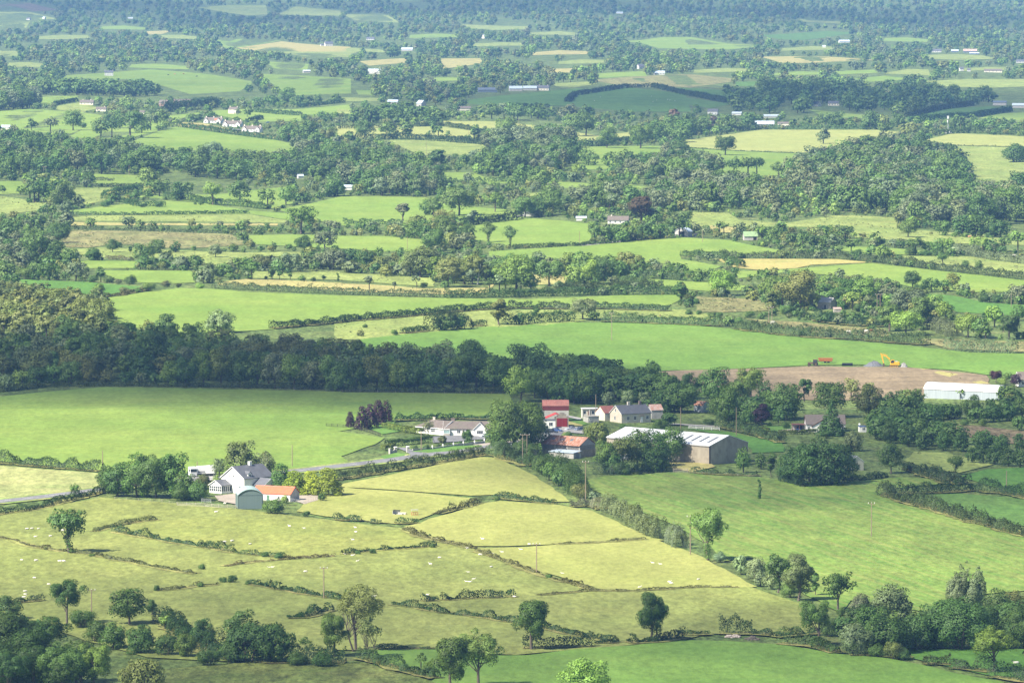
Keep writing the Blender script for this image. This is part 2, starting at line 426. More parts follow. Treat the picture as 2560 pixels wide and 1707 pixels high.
FIELDS = [
 # far hillside and plain
 ('field', 'heath', 'T1 -40,15 200,22 410,70 200,82 -40,75'), ('field', 'yg', 'T1 -40,75 200,82 400,132 -40,140'), ('field', 'yg', 'T1 -40,150 205,150 180,192 -40,192'),
 ('field', 'yg', 'T1 1330,48 1560,38 1820,40 1830,98 1700,108 1500,80'), ('field', 'straw', 'T1 1000,216 1190,208 1110,234 1010,238'),
 ('field', 'bright', 'T1 1480,275 1640,268 1925,278 1640,326 1540,332'), ('field', 'gold', 'T1 1620,330 1925,284 2070,300 2400,322 2400,360 1900,358 1720,345'),
 ('field', 'yg', 'T1 1880,358 2400,330 2400,392 2100,388'), ('field', 'yg', 'T1 2020,45 2330,75 2330,110 1900,100'),
 ('field', 'bright', 'T1 1800,420 1950,430 2110,440 2100,482 1880,470'), ('field', 'bright', 'T1 380,520 700,500 850,488 1030,476 1400,505 1740,560 1640,625 1300,645 1100,585 900,545 480,548'),
 ('field', 'bright', 'T1 1770,508 2100,520 2400,540 2400,640 2000,655 1900,600'), ('field', 'yg', 'T1 -40,345 120,350 120,385 -40,385'), ('field', 'straw', 'T1 330,570 420,575 410,595 320,590'),
 ('field', 'bright', 'T1 -40,765 180,745 560,770 700,790 640,860 480,915 250,905 -40,860'), ('field', 'bright', 'T1 270,665 530,655 540,690 360,720 270,720'), ('field', 'yg', 'T1 370,730 560,700 680,740 560,770 400,755'),
 ('field', 'bright', 'T1 470,935 640,850 830,850 1110,820 1080,895 890,945 640,955'),
 ('field', 'bright', 'T1 860,990 1080,900 1230,862 1500,908 1800,940 2000,985 2130,1005 2060,1045 1700,1045 1300,1030 1000,1020'),
 ('field', 'straw', 'T1 1190,838 1380,842 1640,900 1940,930 1900,950 1800,930 1500,902 1220,866'),
 ('field', 'bright', 'T1 1120,795 1500,755 1740,745 2060,790 2060,830 1720,835 1400,772 1200,820'), ('field', 'bright', 'T1 1760,745 2000,750 2400,715 2400,780 2060,788'),
 ('field', 'yg', 'T1 500,1285 900,1285 960,1300 760,1345 700,1375 590,1405 500,1350'), ('field', 'bright', 'T1 630,1190 960,1200 1000,1270 640,1265'),
 ('field', 'bright', 'T1 -40,1240 140,1240 200,1300 120,1325 -40,1330'), ('field', 'yg', 'T1 -40,1335 320,1385 310,1435 -40,1475'),
 ('field', 'bright', 'T1 470,1440 800,1402 1130,1372 1400,1392 1700,1440 1990,1460 1970,1505 1700,1462 1140,1470 480,1462'),
 ('field', 'yg', 'T1 470,1480 850,1472 1140,1472 1700,1466 1960,1508 1960,1525 480,1512'), ('field', 'bright', 'T1 830,1345 1100,1335 1480,1330 1990,1275 2010,1390 1850,1425 1650,1410 1480,1395 1120,1358'),
 ('field', 'yg', 'T2 20,98 330,108 410,158 100,142'), ('field', 'yg', 'T2 830,168 1290,182 1270,202 1060,208 900,198'), ('field', 'yg', 'T2 -20,322 140,332 330,345 300,362 140,352 -20,392'),
 ('field', 'straw', 'T2 130,420 330,405 460,400 440,432 200,452'), ('field', 'straw', 'T2 690,402 960,400 980,432 700,472'), ('field', 'straw', 'T2 1400,475 1590,468 1580,498 1420,500'),
 ('field', 'bright', 'T2 110,618 240,620 230,652 120,648'), ('field', 'yg', 'T2 -20,668 280,672 270,694 -20,694'), ('field', 'yg', 'T2 -20,745 285,772 275,802 -20,778'),
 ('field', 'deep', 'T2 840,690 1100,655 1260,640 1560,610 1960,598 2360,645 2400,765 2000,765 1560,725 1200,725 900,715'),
 ('field', 'rough', 'T2 1740,548 2000,525 2400,510 2700,540 2690,560 2400,602 1960,592 1760,560'), ('field', 'bright', 'T2 1740,505 2080,488 2100,522 1770,535'), ('field', 'yg', 'T2 1460,572 1700,560 1760,575 1600,600 1470,590'),
 ('field', 'bright', 'T2 1850,287 2060,275 2200,256 2400,255 2570,285 2650,300 2930,315 2660,342 2330,335 2180,332 2040,292'),
 ('field', 'hay', 'T2 712,828 1050,832 1330,858 1320,892 1060,885 712,866'), ('field', 'hay', 'T2 -20,862 260,858 700,868 905,896 915,945 500,942 -20,948'),
 ('field', 'yg', 'T2 260,962 700,955 1000,990 990,1032 850,1062 560,1062 420,1010'), ('field', 'hay', 'T2 1600,905 1770,928 1985,905 1985,972 1590,968'),
 ('field', 'bright', 'T2 1590,1008 2230,998 2200,1055 1900,1065 1880,1160 1580,1160'), ('field', 'bright', 'T2 640,1182 900,1178 1000,1215 1215,1235 1150,1258 710,1242'), ('field', 'bright', 'T2 1480,1245 1990,1265 2130,1288 1900,1302 1490,1285'),
 ('field', 'bright', 'T1 1900,1432 2120,1392 2330,1345 T2 250,1345 580,1350 740,1400 1200,1440 1230,1482 840,1512 420,1525 -20,1545 T1 2300,1535 2130,1500'),
 ('field', 'bright', 'T2 840,1545 1050,1522 1220,1488 1500,1508 1690,1530 M2 1700,30 1735,122 1640,138 1200,158 940,112 840,60 830,20'),
 ('field', 'yg', 'T2 1250,1325 1440,1315 1420,1340 1260,1345'),
 ('field', 'hay', 'T3 30,960 260,930 550,888 1330,888 1510,905 1340,935 1050,1000 850,1050 420,1032 45,1010'), ('field', 'bright', 'T3 10,1012 420,1036 850,1054 740,1125 700,1215 560,1225 270,1185 235,1080'),
 ('field', 'hay', 'T3 1640,970 1870,912 2400,938 2400,1008 1840,992'), ('field', 'yg', 'T3 1830,1000 2250,1010 2240,1090 2400,1120 2400,1180 2290,1205 2260,1245 1980,1250 1940,1080'),
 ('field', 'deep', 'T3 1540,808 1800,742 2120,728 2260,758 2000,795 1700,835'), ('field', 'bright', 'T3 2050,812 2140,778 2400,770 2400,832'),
 ('field', 'yg', 'T3 1650,378 1900,372 2060,380 2190,405 1900,412 1700,404'), ('field', 'straw', 'T3 550,390 1000,388 1370,415 900,432 690,432'), ('field', 'bright', 'T3 1180,542 1400,520 1590,542 1300,562'),
 ('field', 'yg', 'T3 1390,505 1560,473 1700,478 1710,518'), ('field', 'yg', 'T3 1660,556 2000,542 2400,545 2400,592 2130,602 1800,592'), ('field', 'bright', 'T3 1060,490 1330,478 1350,500 1100,512'),
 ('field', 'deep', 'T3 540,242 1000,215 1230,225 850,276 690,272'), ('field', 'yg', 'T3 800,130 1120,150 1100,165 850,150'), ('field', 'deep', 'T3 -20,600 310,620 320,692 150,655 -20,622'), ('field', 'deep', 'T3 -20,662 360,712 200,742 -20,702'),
 ('field', 'deep', 'T3 375,562 540,558 500,592 385,592'), ('field', 'bright', 'T3 870,748 1270,790 1240,812 990,802'), ('field', 'straw', 'T3 900,582 1250,605 1560,640 1500,640 1100,600'),
 ('field', 'yg', 'T3 60,1452 330,1460 400,1502 700,1532 1100,1470 1480,1490 1490,1570 M3 200,20 60,10'), ('field', 'straw', 'M3 200,50 420,70 440,30 210,10'),
 ('field', 'straw', 'T1 480,1520 1000,1528 1900,1530 1900,1545 480,1545'),
 ('field', 'yg', 'T1 250,252 420,240 600,244 620,262 400,272 260,270'),
 ('field', 'bright', 'T1 700,182 850,176 1000,192 985,206 690,202'),
 ('field', 'yg', 'T1 1100,242 1240,240 1350,252 1338,270 1110,264'),
 ('field', 'yg', 'T1 60,432 200,426 330,442 318,464 50,457'),
 ('field', 'bright', 'T1 900,442 1100,438 1300,456 1288,477 880,464'),
 ('field', 'bright', 'T2 480,242 640,232 800,237 788,256 470,263'),
 ('field', 'yg', 'T2 900,302 1100,290 1255,294 1258,313 890,323'),
 ('field', 'straw', 'T2 1300,362 1500,346 1700,352 1688,373 1310,381'),
 ('field', 'bright', 'T2 560,541 700,530 825,534 830,553 570,561'),
 ('field', 'yg', 'T2 1500,422 1650,408 1805,412 1808,433 1490,441'),
 ('field', 'yg', 'T3 100,481 300,468 455,472 460,491 90,501'),
 ('field', 'yg', 'T3 700,332 900,318 1055,322 1058,341 690,351'),
 ('field', 'bright', 'T3 1400,262 1550,258 1700,272 1688,291 1390,283'),
 ('field', 'yg', 'T3 1900,471 2100,460 2305,464 2310,481 1890,491'),
 ('field', 'bright', 'T3 650,501 800,490 955,494 958,513 640,521'),
 ('field', 'yg', 'T2 1300,225 1500,215 1640,228 1620,243 1310,240'),
 ('field', 'bright', 'T1 1000,545 1200,550 1330,566 1310,580 1000,566'),
 # middle distance
 ('field', 'rough', 'M1 370,155 490,42 1000,52 1580,72 1700,140 1500,155 1200,172 800,135 600,165'), ('field', 'bright', 'M1 1680,80 2000,74 2350,84 M2 300,85 580,108 560,182 300,190 0,170 M1 2200,165 1760,142'),
 ('field', 'yg', 'M1 360,185 700,162 1400,190 1700,200 2050,190 2060,215 1700,235 1460,295 1300,235 730,235'), ('field', 'bright', 'M1 700,320 1310,322 1330,402 1200,408 960,402 760,372'),
 ('field', 'bright', 'M1 530,250 950,258 930,305 560,305'), ('field', 'green', 'M1 120,380 600,400 960,430 1000,450 700,492 560,495 440,445 200,435'),
 ('field', 'bright', 'M1 690,515 960,472 1230,440 1450,445 1700,468 2350,492 M2 0,490 700,510 1300,515 1900,490 2300,488 2335,520 2250,562 1900,568 1100,568 700,592 300,638 0,655 M1 2000,695 1860,722 1640,735 1480,780 1200,740 850,705 740,610'),
 ('field', 'straw', 'M1 1460,402 1700,378 2350,405 M2 0,410 200,415 560,442 1000,440 1070,400 1010,472 690,482 0,462 M1 2000,432 1500,418'), ('field', 'yg', 'M1 1690,372 1750,325 2330,330 M2 0,335 650,372 640,432 0,388 M1 2350,385 2000,378'),
 ('field', 'bright', 'M2 1020,235 1020,190 1200,178 1640,150 1960,125 2350,95 M3 100,98 330,112 560,160 820,205 300,215 130,222 0,212 M2 2350,285 2120,262 1900,232 1500,242 1250,242'),
 ('field', 'straw', 'M2 1240,350 1400,345 1560,350 1540,410 1260,420'),
 ('field', 'bright', 'M2 1890,402 2100,380 2330,388 M3 20,392 200,400 465,425 450,455 200,462 0,445 M2 2200,442'), ('field', 'yg', 'M2 -40,685 400,642 800,602 1050,590 1600,588 2340,588 M3 130,610 300,640 M3 0,690 M2 2350,640 1800,642 1500,690 900,722 450,772 100,795 -40,790'),
 ('field', 'fresh', 'M2 90,800 300,770 900,710 1600,675 2000,680 2350,690 M3 400,722 900,777 1600,838 2000,882 2420,890 2420,1032 2100,1032 1900,1002 1600,988 1500,972 1180,962 900,967 520,988 0,1002 M2 2200,1007 2000,1002 1500,952 400,872 80,842'),
 ('field', 'soil', 'M2 2190,1012 2325,1006 M3 0,1004 520,990 900,976 1500,980 1650,990 2100,1035 2110,1090 2210,1125 1690,1120 1680,1190 1000,1210 500,1190 0,1140 M2 2240,1120'),
 ('track', 'straw', 'M3 1630,988 1700,995 1900,1030 2060,1075 2120,1092 2050,1096 1850,1050 1700,1010'),
 ('field', 'gold', 'M3 230,240 1090,243 1310,265 900,282 800,305 560,320 380,300'), ('field', 'bright', 'M3 380,325 560,322 800,307 1300,270 1850,330 2420,392 2420,410 2250,445 2240,468 2000,468 1650,445 1400,392 1100,352 700,335 400,375'),
 ('field', 'yg', 'M3 1450,222 2420,235 2420,372 1800,308'), ('field', 'yg', 'M3 1190,5 1560,42 2420,98 2420,150 1700,130 1200,95'), ('field', 'bright', 'M3 900,155 1350,160 1740,190 1730,215 1250,205'),
 ('field', 'bright', 'M3 0,242 290,292 200,325 0,330'), ('field', 'rough', 'M3 120,500 560,520 610,595 300,605 110,605'), ('field', 'green', 'M3 1680,482 1850,490 2100,540 2420,562 2420,640 1900,605 1690,520'),
 ('field', 'rough', 'M3 440,650 800,672 1400,722 1440,775 900,745 600,695'), ('field', 'yg', 'M3 1670,660 1960,690 1930,745 1690,725'), ('field', 'rough', 'M3 1590,785 1900,790 2420,810 2420,880 1850,858'),
 ('field', 'bright', 'M1 -60,1190 300,1152 700,1118 1400,1130 2350,1150 M2 0,1155 700,1160 1150,1165 1165,1200 1100,1290 1060,1312 800,1325 400,1335 340,1385 170,1392 0,1420 M2 300,1465 250,1510 0,1590 B1 2370,70 2200,92 2000,118 1700,150 1300,150 680,132 300,95 -60,58'),
 ('lawn', 'lawn', 'M2 180,1392 350,1360 420,1375 420,1420 290,1440'), ('field', 'heath', 'M3 1700,1368 2000,1378 2420,1430 2420,1530 1900,1445'), ('lawn', 'lawn', 'M3 380,1380 700,1385 850,1412 700,1425 430,1402'),
 ('field', 'green', 'M3 370,1450 700,1482 720,1560 500,1570 470,1500'), ('field', 'green', 'S4 1600,90 2050,130 2400,200 2352,320 2280,320 2200,200 1900,150'),
 ('grass_bank', 'lawn', 'S3 650,430 900,480 980,530 900,550 660,480'), ('grass_bank', 'straw', 'S3 650,480 900,545 880,565 650,545'), ('track', 'yard', 'S3 650,385 870,430 870,465 650,420'),
 # near fields
 ('field', 'mead', 'B1 -60,92 680,147 680,238 500,262 300,292 -60,330'),
 ('pasture', 'olive', 'B1 -60,445 350,372 700,310 1200,350 1700,400 2337,478 B2 420,522 900,660 1550,880 1700,922 2300,930 B3 480,920 800,1030 980,1190 800,1250 200,1240 -20,1290 B2 2000,1310 1700,1340 1200,1380 300,1350 -20,1350 B1 2200,1420 1500,1420 1000,1400 300,1200 -60,1200'),
 ('pasture', 'oyel', 'B1 1070,468 1600,440 2200,468 B2 -10,478 170,508 400,540 600,600 850,650 600,672 250,692 -20,702 B1 2270,702 1950,722 1700,692 1500,645 1100,575 790,535'),
 ('pasture', 'yel', 'B1 2337,215 B2 250,178 700,82 950,40 1080,45 1210,110 1330,170 1510,290 1565,342 1450,342 1100,292 900,302 500,272 50,242 -20,240'),
 ('pasture', 'yel', 'B1 2337,245 B2 100,250 500,276 850,312 950,322 660,412 450,492 380,492 170,472 -20,445 B1 2200,440 2010,405 2100,330 2260,290'),
 ('pasture', 'yel', 'B2 430,512 540,482 960,352 1080,336 1460,360 1580,380 1700,402 1830,452 2080,572 2200,602 1900,612 1460,627 1120,642 900,642 640,582'),
 ('pasture', 'yel', 'B2 925,656 1270,650 1470,632 2150,606 2337,664 B3 200,745 400,855 530,922 330,922 -20,932 B2 2000,946 1780,936 1600,882 1300,802 1000,692'),
 ('pasture', 'fresh', 'B2 155,1346 700,1346 1000,1400 1060,1384 1290,1384 1600,1345 2000,1315 2200,1292 2337,1282 B3 300,1286 700,1312 1050,1372 1400,1402 1700,1462 2150,1562 2337,1620 2337,1900 B2 0,1900 B2 650,1545 450,1492 300,1452'),
 ('pasture', 'rgreen', 'B1 1100,1480 1700,1432 2337,1442 B2 200,1442 400,1502 650,1570 650,1900 B1 1000,1900'),
 ('pasture', 'green', 'B3 1540,1345 2337,1340 2337,1560 2200,1545 1900,1480 1600,1410'),
 ('pasture', 'streak', 'B2 1650,200 1800,165 2300,142 B3 300,166 540,172 690,192 850,242 1100,212 1500,176 1700,186 1780,222 1450,252 1365,285 1500,352 1850,432 2200,552 2420,600 2420,945 2080,965 1700,1095 1500,1060 1150,1010 1100,1095 850,975 700,805 480,725 300,745 200,645 -20,505 B2 2100,432 1850,332 1720,262'),
 ('pasture', 'deep', 'B3 1560,300 1900,285 2420,330 2420,525 2000,435 1750,355'), ('pasture', 'green', 'B3 1890,172 2080,122 2420,105 2420,300 2150,242'), ('pasture', 'yg', 'B3 1520,62 1600,0 1800,10 2140,90 1910,145 1700,122'),
 # yards and drives
 ('driveway', 'tarmac', 'S2 185,588 330,590 480,655 650,668 560,712 420,715 330,650'), ('forecourt', 'paved', 'S2 1300,548 1520,522 1900,490 2352,392 2352,440 2000,530 1600,575 1440,575'),
 ('yard', 'yard', 'S3 0,780 200,705 450,605 640,560 920,590 900,690 560,660 420,670 300,820 60,870 -100,880'), ('yard', 'yard', 'S3 450,570 660,560 660,600 450,620'),
 ('yard', 'tarmac', 'S2 720,425 1330,405 1500,430 1480,470 1330,470 1100,500 720,520'), ('yard', 'paved', 'S2 1440,205 1620,205 1600,300 1530,330'),
 ('yard', 'paved', 'S1 540,620 850,590 860,800 840,740 600,690'), ('yard', 'paved', 'S1 1720,560 1990,600 2000,680 1800,740 1640,680'), ('yard', 'yard', 'S1 130,360 540,330 540,400 150,420'),
 ('yard', 'paved', 'S5 320,880 720,850 720,905 380,905'),
 ('verge', 'straw', 'S4 1420,370 1830,420 1900,480 1660,530 1460,500'), ('verge', 'lawn', 'S2 380,648 1000,570 1440,555 1450,572 1000,640 660,665'), ('verge', 'lawn', 'S2 -60,720 180,668 320,680 300,712 0,758'),
]
ROAD = 'B1 -80,348 300,307 690,258 1000,215 1300,188 1700,160 2040,130 S2 0,785 550,705 1000,655 1500,585 2100,510 2352,455 S3 330,760 420,640'

# ------------------------------------------------------------------ hedges: (path, height, width, tint class, gappy 0..1, label)
HEDGES = [
 ('B1 -60,432 200,400 400,350 600,300 760,262', 1.7, 2.2, 'd', 0, 'dense dark hedge along the left stretch of the road'),
 ('B1 -60,70 300,102 680,135', 2.8, 3, 'd', 0, 'dark hedge between the big green field and the pale left meadow'),
 ('B2 -40,192 120,168 250,145 400,122 560,92 760,62 900,28 1010,14', 2.5, 2.6, 'm', 0, 'tall bushy hedge beside the road opposite the long white bungalow'),
 ('B1 -40,578 120,608 190,640 310,660 450,680', 1.0, 1.8, 'b', 0.23, 'low gappy bank hedge running to the lone dark ivy tree'),
 ('B1 480,685 640,700 780,735 900,750 1000,775 1160,805 1340,832', 1.3, 1.9, 'b', 0.15, 'gappy bank hedge right of the lone dark ivy tree'),
 ('B1 770,545 1000,585 1200,622 1350,645 1520,675', 1.9, 2, 'd', 0.04, 'scrubby hedge below the field with grazing sheep and arched green barn'),
 ('B1 1540,680 1700,702 1930,722', 1.6, 2, 'm', 0.1, 'broken scrub at the right end of the scrubby hedge'),
 ('B1 640,545 700,525 850,495 960,475 1060,462', 1.1, 2, 'b', 0.1, 'short brown bank between two pastures left of the arched green barn'),
 ('B1 1530,782 1700,752 1950,735 2270,712', 1.0, 1.8, 'b', 0.17, 'low gappy bank under the pasture with sheep below the white house'),
 ('B2 20,700 100,690 250,672 480,657 650,640', 1.5, 2, 'm', 0.12, 'clumpy low hedge leading to the field corner with bare soil'),
 ('B1 1050,945 1180,938 1300,918 1480,905', 1.1, 1.8, 'b', 0.2, 'thin bank hedge with stumps above the lower left pasture'),
 ('B1 1690,898 1780,912 1900,938 2050,962 2337,1010', 1.7, 2, 'd', 0.05, 'hedge at the foot of the low utility pole in the olive pasture'),
 ('B2 355,1040 560,1070 700,1098 1000,1132 1240,1172 1400,1205 1600,1245 1750,1275 1880,1300', 1.6, 2, 'd', 0.04, 'long low hedge slanting down past the slender dark tree'),
 ('B2 550,1018 660,1012', 1.7, 2.2, 'd', 0.03, 'short dark hedge clump, left end of the broken row in the olive pasture'),
 ('B2 695,1012 860,1000 960,996 1110,992', 1.9, 2.2, 'd', 0.03, 'longest dark clump of the broken hedge row in the olive pasture'),
 ('B2 1132,988 1182,985', 1.9, 2.2, 'd', 0, 'small dark clump, right end of the broken hedge row'),
 ('B2 660,422 800,390 950,348', 1.5, 2.4, 'b', 0.05, 'brown green bank hedge right of the feed trailer'),
 ('B2 1040,316 1150,322 1300,338 1455,358', 1.9, 2.4, 'd', 0, 'short thick hedge between the two brightest yellow pastures'),
 ('B2 430,528 530,572 650,605 780,632 910,660', .9, 2.4, 'b', 0.12, 'rough brown bank dividing the sunny pastures'),
 ('B2 930,680 1000,702 1150,758 1330,828 1430,862 1560,892 1700,938 1800,945', 1.0, 1.8, 'b', 0.17, 'gappy bank hedge passing the pole in the sunny pasture'),
 ('B2 1450,630 1700,622 1950,602 2080,596', .7, 1.6, 'b', 0.1, 'thin dry bank between the two lit pastures'),
 ('B2 1350,978 1570,958 1700,948 2000,948 2337,928 B3 150,922 400,922', .6, 1.5, 'b', 0.1, 'thin low bank under the lit pasture at centre right'),
 ('B2 1020,22 1100,40 1200,70 1300,100', 3.6, 4, 'm', 0, 'thick hedge falling away from the road below the pole frame'),
 ('B2 1290,95 1400,130 1530,205 1640,300', 5.5, 5, 'm', 0.03, 'tall overgrown hedge beside the rusty-roofed barn running downhill'),
 ('B2 1565,372 1700,372 1790,395', 3, 4, 's', 0, 'grey green thicket at the foot of the tall cable pole'),
 ('B2 1790,395 1900,440 2000,505 2120,570 2180,595', 4.3, 4, 's', 0, 'pale silvery willow hedge slanting between yellow and green fields'),
 ('B2 2230,615 2290,640 2337,660', 4.3, 4, 's', 0, 'pale willow clump between the slanting hedge and the cable pole at right'),
 ('B2 -40,460 150,472', 1.7, 2.2, 'd', 0, 'short dark hedge in front of the feed trailer pasture'),
 ('B2 210,482 280,486', 1.3, 1.8, 'd', 0.05, 'tiny dark hedge stub left of the feed trailer bank'),
 ('B2 375,488 535,484', 1.5, 2, 'm', 0, 'small hedge clump just under the feed trailer'),
 ('B2 1240,1335 1460,1335', 1.9, 2.4, 'd', 0.05, 'dark scrub under the slender dark tree at the bottom'),
 ('B2 1475,1332 1600,1328 1720,1322', 2.2, 2.6, 'd', 0, 'rounded dark hedge on the edge of the bottom green field'),
 ('B2 1730,1302 1890,1302', 1.7, 2.2, 'd', 0.05, 'low hedge right of the rounded dark hedge at the bottom'),
 ('B2 1950,1302 2150,1292 2337,1262', 2.4, 2.6, 'd', 0.03, 'thick hedge at the foot of the slim twin-stemmed tree'),
 ('B3 -10,1240 90,1245 200,1240', 1.1, 2, 'm', 0.1, 'low scrub bank at the bottom right green field edge'),
 ('B3 265,1235 380,1238 490,1240', 3.2, 3, 'd', 0, 'rounded bramble hedge beside the heap of stones'),
 ('B3 490,1242 620,1248', 1.9, 2.4, 'd', 0, 'lower dark hedge right of the bramble hedge'),
 ('B3 630,1262 800,1245 940,1236', 1.7, 2.4, 'm', 0.05, 'scruffy hedge running to the light tree with bare stem'),
 ('B3 680,1305 900,1322 1080,1372', 2.6, 3, 'm', 0.03, 'bushy hedge above the right side of the bottom green field'),
 ('B3 1150,1385 1300,1385 1400,1392 1560,1406', 2.2, 2.6, 'm', 0, 'hedge under the willow thicket at bottom right'),
 ('B3 1650,1445 1840,1448', 2.4, 2.6, 'm', 0, 'round hedge bushes left of the spreading light tree'),
 ('B3 1850,1470 1990,1485 2120,1500', 3, 3, 'm', 0, 'tall hedge bushes under the spreading light tree'),
 ('B3 2120,1530 2250,1548 2420,1572', 2.8, 3, 'd', 0, 'dark hedge in the bottom right corner'),
 ('B3 1375,292 1500,335 1750,402 2000,482 2200,535 2420,590', 3.2, 3.4, 'm', 0, 'thick hedge, lower side of the pointed dark green field at right'),
 ('B3 1375,285 1550,288 1800,278 2000,265 2200,285 2420,330', 3.2, 3.4, 'd', 0, 'thick hedge, upper side of the pointed dark green field at right'),
 ('B3 1530,118 1650,160 1750,192 1850,222 1960,212', 3, 3, 'd', 0, 'dark hedge below the small white gabled cottage running right'),
 ('B2 150,1405 300,1452 450,1495 650,1545', 2.2, 2.6, 'm', 0.03, 'hedge around the rough grass at the bottom'),
 ('B2 250,1342 420,1338 500,1340 700,1344', 1.2, 2, 'm', 0.15, 'low tufty hedge on the upper edge of the bottom green field'),
 ('B1 1950,1132 2060,1130 2150,1102 2260,1082', 2, 2.2, 'd', 0.07, 'dark hedge left of the tall bare-stemmed tree'),
 ('B1 110,1032 300,1012', 1.8, 2, 'm', 0, 'short hedge left of the windblown tree at bottom left'),
 ('B1 1110,1150 1300,1300 1500,1400 1900,1430 2350,1435', 3.4, 5, 'd', 0, 'dark scrub under the trees along the bottom left field'),
 # middle distance
 ('M1 490,42 1000,50 1580,70', 1.8, 3, 'm', 0.05, 'thin hedge behind the brown rushy field'), ('M1 1490,44 2000,47 2350,52', 2, 3, 'm', 0.05, 'hedge behind the narrow green strip under the big solitary oak'),
 ('M1 1450,440 1700,452 2000,466 2350,482 M2 250,490 690,502', 3, 3.4, 'm', 0, 'long hedge on the far side of the big bright green field at left'),
 ('M2 715,505 1100,502 1500,492 1900,482 2330,482', 4, 5, 'm', 0, 'broad hedge on the far side of the bright green field at centre'),
 ('M2 1480,465 1800,455 2200,440', 4, 5, 'm', 0.05, 'upper strand of the broad double hedge at centre'),
 ('M1 1860,718 2100,697 2350,676 M2 10,672 400,642 800,604 1060,582', 3.2, 3.2, 'd', 0, 'dark hedge on the near side of the big bright green field'),
 ('M2 1150,580 1400,578 1560,588', 3.4, 3.4, 'd', 0.03, 'hedge section left of the round willow at centre'), ('M2 1740,580 2000,590 2260,598', 3.2, 3.2, 'd', 0, 'hedge right of the round willow at centre'),
 ('M2 420,752 600,732', 2.6, 3, 'm', 0, 'low hedge left of the dark bush mass'), ('M2 595,732 700,730 880,716', 7, 7, 'd', 0, 'dark rounded bush mass in the hedge at centre'), ('M2 900,704 990,697', 2.6, 3, 'd', 0, 'small hedge clump right of the dark bush mass'),
 ('M2 1100,692 1300,682 1600,666', 4.5, 4.5, 'd', 0, 'thick dark hedge left of the round willow, lower row'), ('M2 1800,668 2000,677 2350,690 M3 280,702', 4, 4, 'm', 0, 'bramble hedge behind the large green slope'),
 ('M3 390,722 700,762 950,782 1200,792 1450,812 1690,830', 4.2, 4.5, 'm', 0.03, 'overgrown hedge below the cattle field at right'), ('M3 1840,862 2100,882 2310,886', 5, 5, 's', 0, 'grey green bramble bank on the right edge of the green slope'),
 ('M2 1180,168 1400,162 1640,152 1735,138', 2.2, 3, 'm', 0.03, 'hedge below the green field with a pole at upper centre'), ('M2 1740,142 1930,128 2200,92 2350,90', 1.6, 2, 'm', 0.1, 'thin hedge at the feet of the row of trees with bare stems'),
 ('M2 1890,402 2100,442 2210,442', 4, 5, 'm', 0, 'wedge of bramble hedge left of the small green strip'), ('M2 2030,362 2350,388', 3.4, 4, 'm', 0.03, 'hedge above the small green strip'),
 ('M3 5,218 300,242 430,300', 3, 3.5, 'm', 0, 'curving hedge at the left end of the golden field'), ('M3 125,230 600,236 1000,236 1400,268 1800,322 2420,392', 3.6, 4, 'm', 0, 'long hedge behind the golden field'),
 ('M3 930,662 1150,692 1400,705', 4, 4.5, 'd', 0.03, 'dark hedge under the ruined stone cottage'), ('M3 1880,195 2100,242 2420,285', 4.5, 4, 's', 0, 'pale willow hedge on the far right'),
 ('M1 690,502 820,492 1000,452', 1.8, 2.5, 'b', 0.05, 'low bank at the left end of the big bright green field'), ('M1 730,240 900,250', 1.8, 2.5, 'b', 0.1, 'short low hedge by the round scrub'), ('M1 950,312 1300,322', 1.6, 2.5, 'm', 0.1, 'low hedge behind the small green paddock'),
 ('M3 260,1392 500,1442 700,1502', 3, 3, 'm', 0, 'hedge between the grey shed field and the lane'), ('M2 375,1345 600,1345 800,1335 1060,1342', 2.4, 2.6, 'd', 0.03, 'hedge behind the long white bungalow'),
 ('M3 1680,700 1850,755 1900,770', 5, 6, 's', 0, 'rushy thicket right of the round pale tree'), ('S4 1650,540 1900,560 2352,575', 1.8, 3, 'm', 0.1, 'weedy hedge along the top of the streaky green field'),
 ('B3 690,195 850,240 1000,228 1190,200 1400,168', 2, 3, 'd', 0, 'dark undergrowth hedge under the round dark clump'), ('S4 700,540 1000,560 1420,500', 3.5, 5, 'd', 0, 'dark undergrowth below the trees by the grey shed'),
 ('M1 -40,1152 300,1116 760,1108 1200,1112 2350,1135 M2 0,1145 700,1152 1140,1156', 1.8, 3, 'm', 0.03, 'dark undergrowth along the foot of the wood behind the big green field'),
 # far
 ('T1 655,1235 780,1237', 2.6, 3, 'm', 0.05, 'stub of hedge in the far left paddock'), ('T1 580,1277 1000,1280', 2.4, 3, 'd', 0, 'straight dark hedge line in the far left fields'), ('T1 715,1362 800,1332 950,1302', 4.5, 5, 'm', 0, 'thick curving hedge at far left'),
 ('T1 830,1382 940,1410 1130,1412', 3, 4, 'm', 0.05, 'hedge with round bushes below the curving hedge'), ('T1 485,1468 850,1472 1140,1468 1700,1458', 2, 3, 'm', 0.07, 'thin hedge line across the left green strips'),
 ('T1 1120,1358 1300,1372 1500,1402 1650,1412 1830,1432', 4, 5, 'm', 0, 'hedge at the feet of the row of round hedgerow trees'), ('T1 1225,868 1500,908 1800,948 2000,970', 4, 5, 'm', 0, 'hedge below the terraced white cottages'),
 ('T1 1740,767 1900,782 2060,792', 4, 4, 'm', 0, 'hedge behind the terraced white cottages'), ('T1 1700,832 1790,815', 3.5, 4, 'd', 0, 'short garden hedge right of the terraced cottages'),
 ('T1 1120,768 1300,752 1490,732', 9, 7, 'd', 0, 'tall dark evergreen hedge before the brown-roofed terrace'), ('T1 360,722 530,692', 3.5, 4, 'd', 0, 'clipped dark hedge left of the pale bungalow'), ('T1 2040,737 2350,702', 4, 5, 'm', 0.03, 'far hedge right of the terraced cottages'),
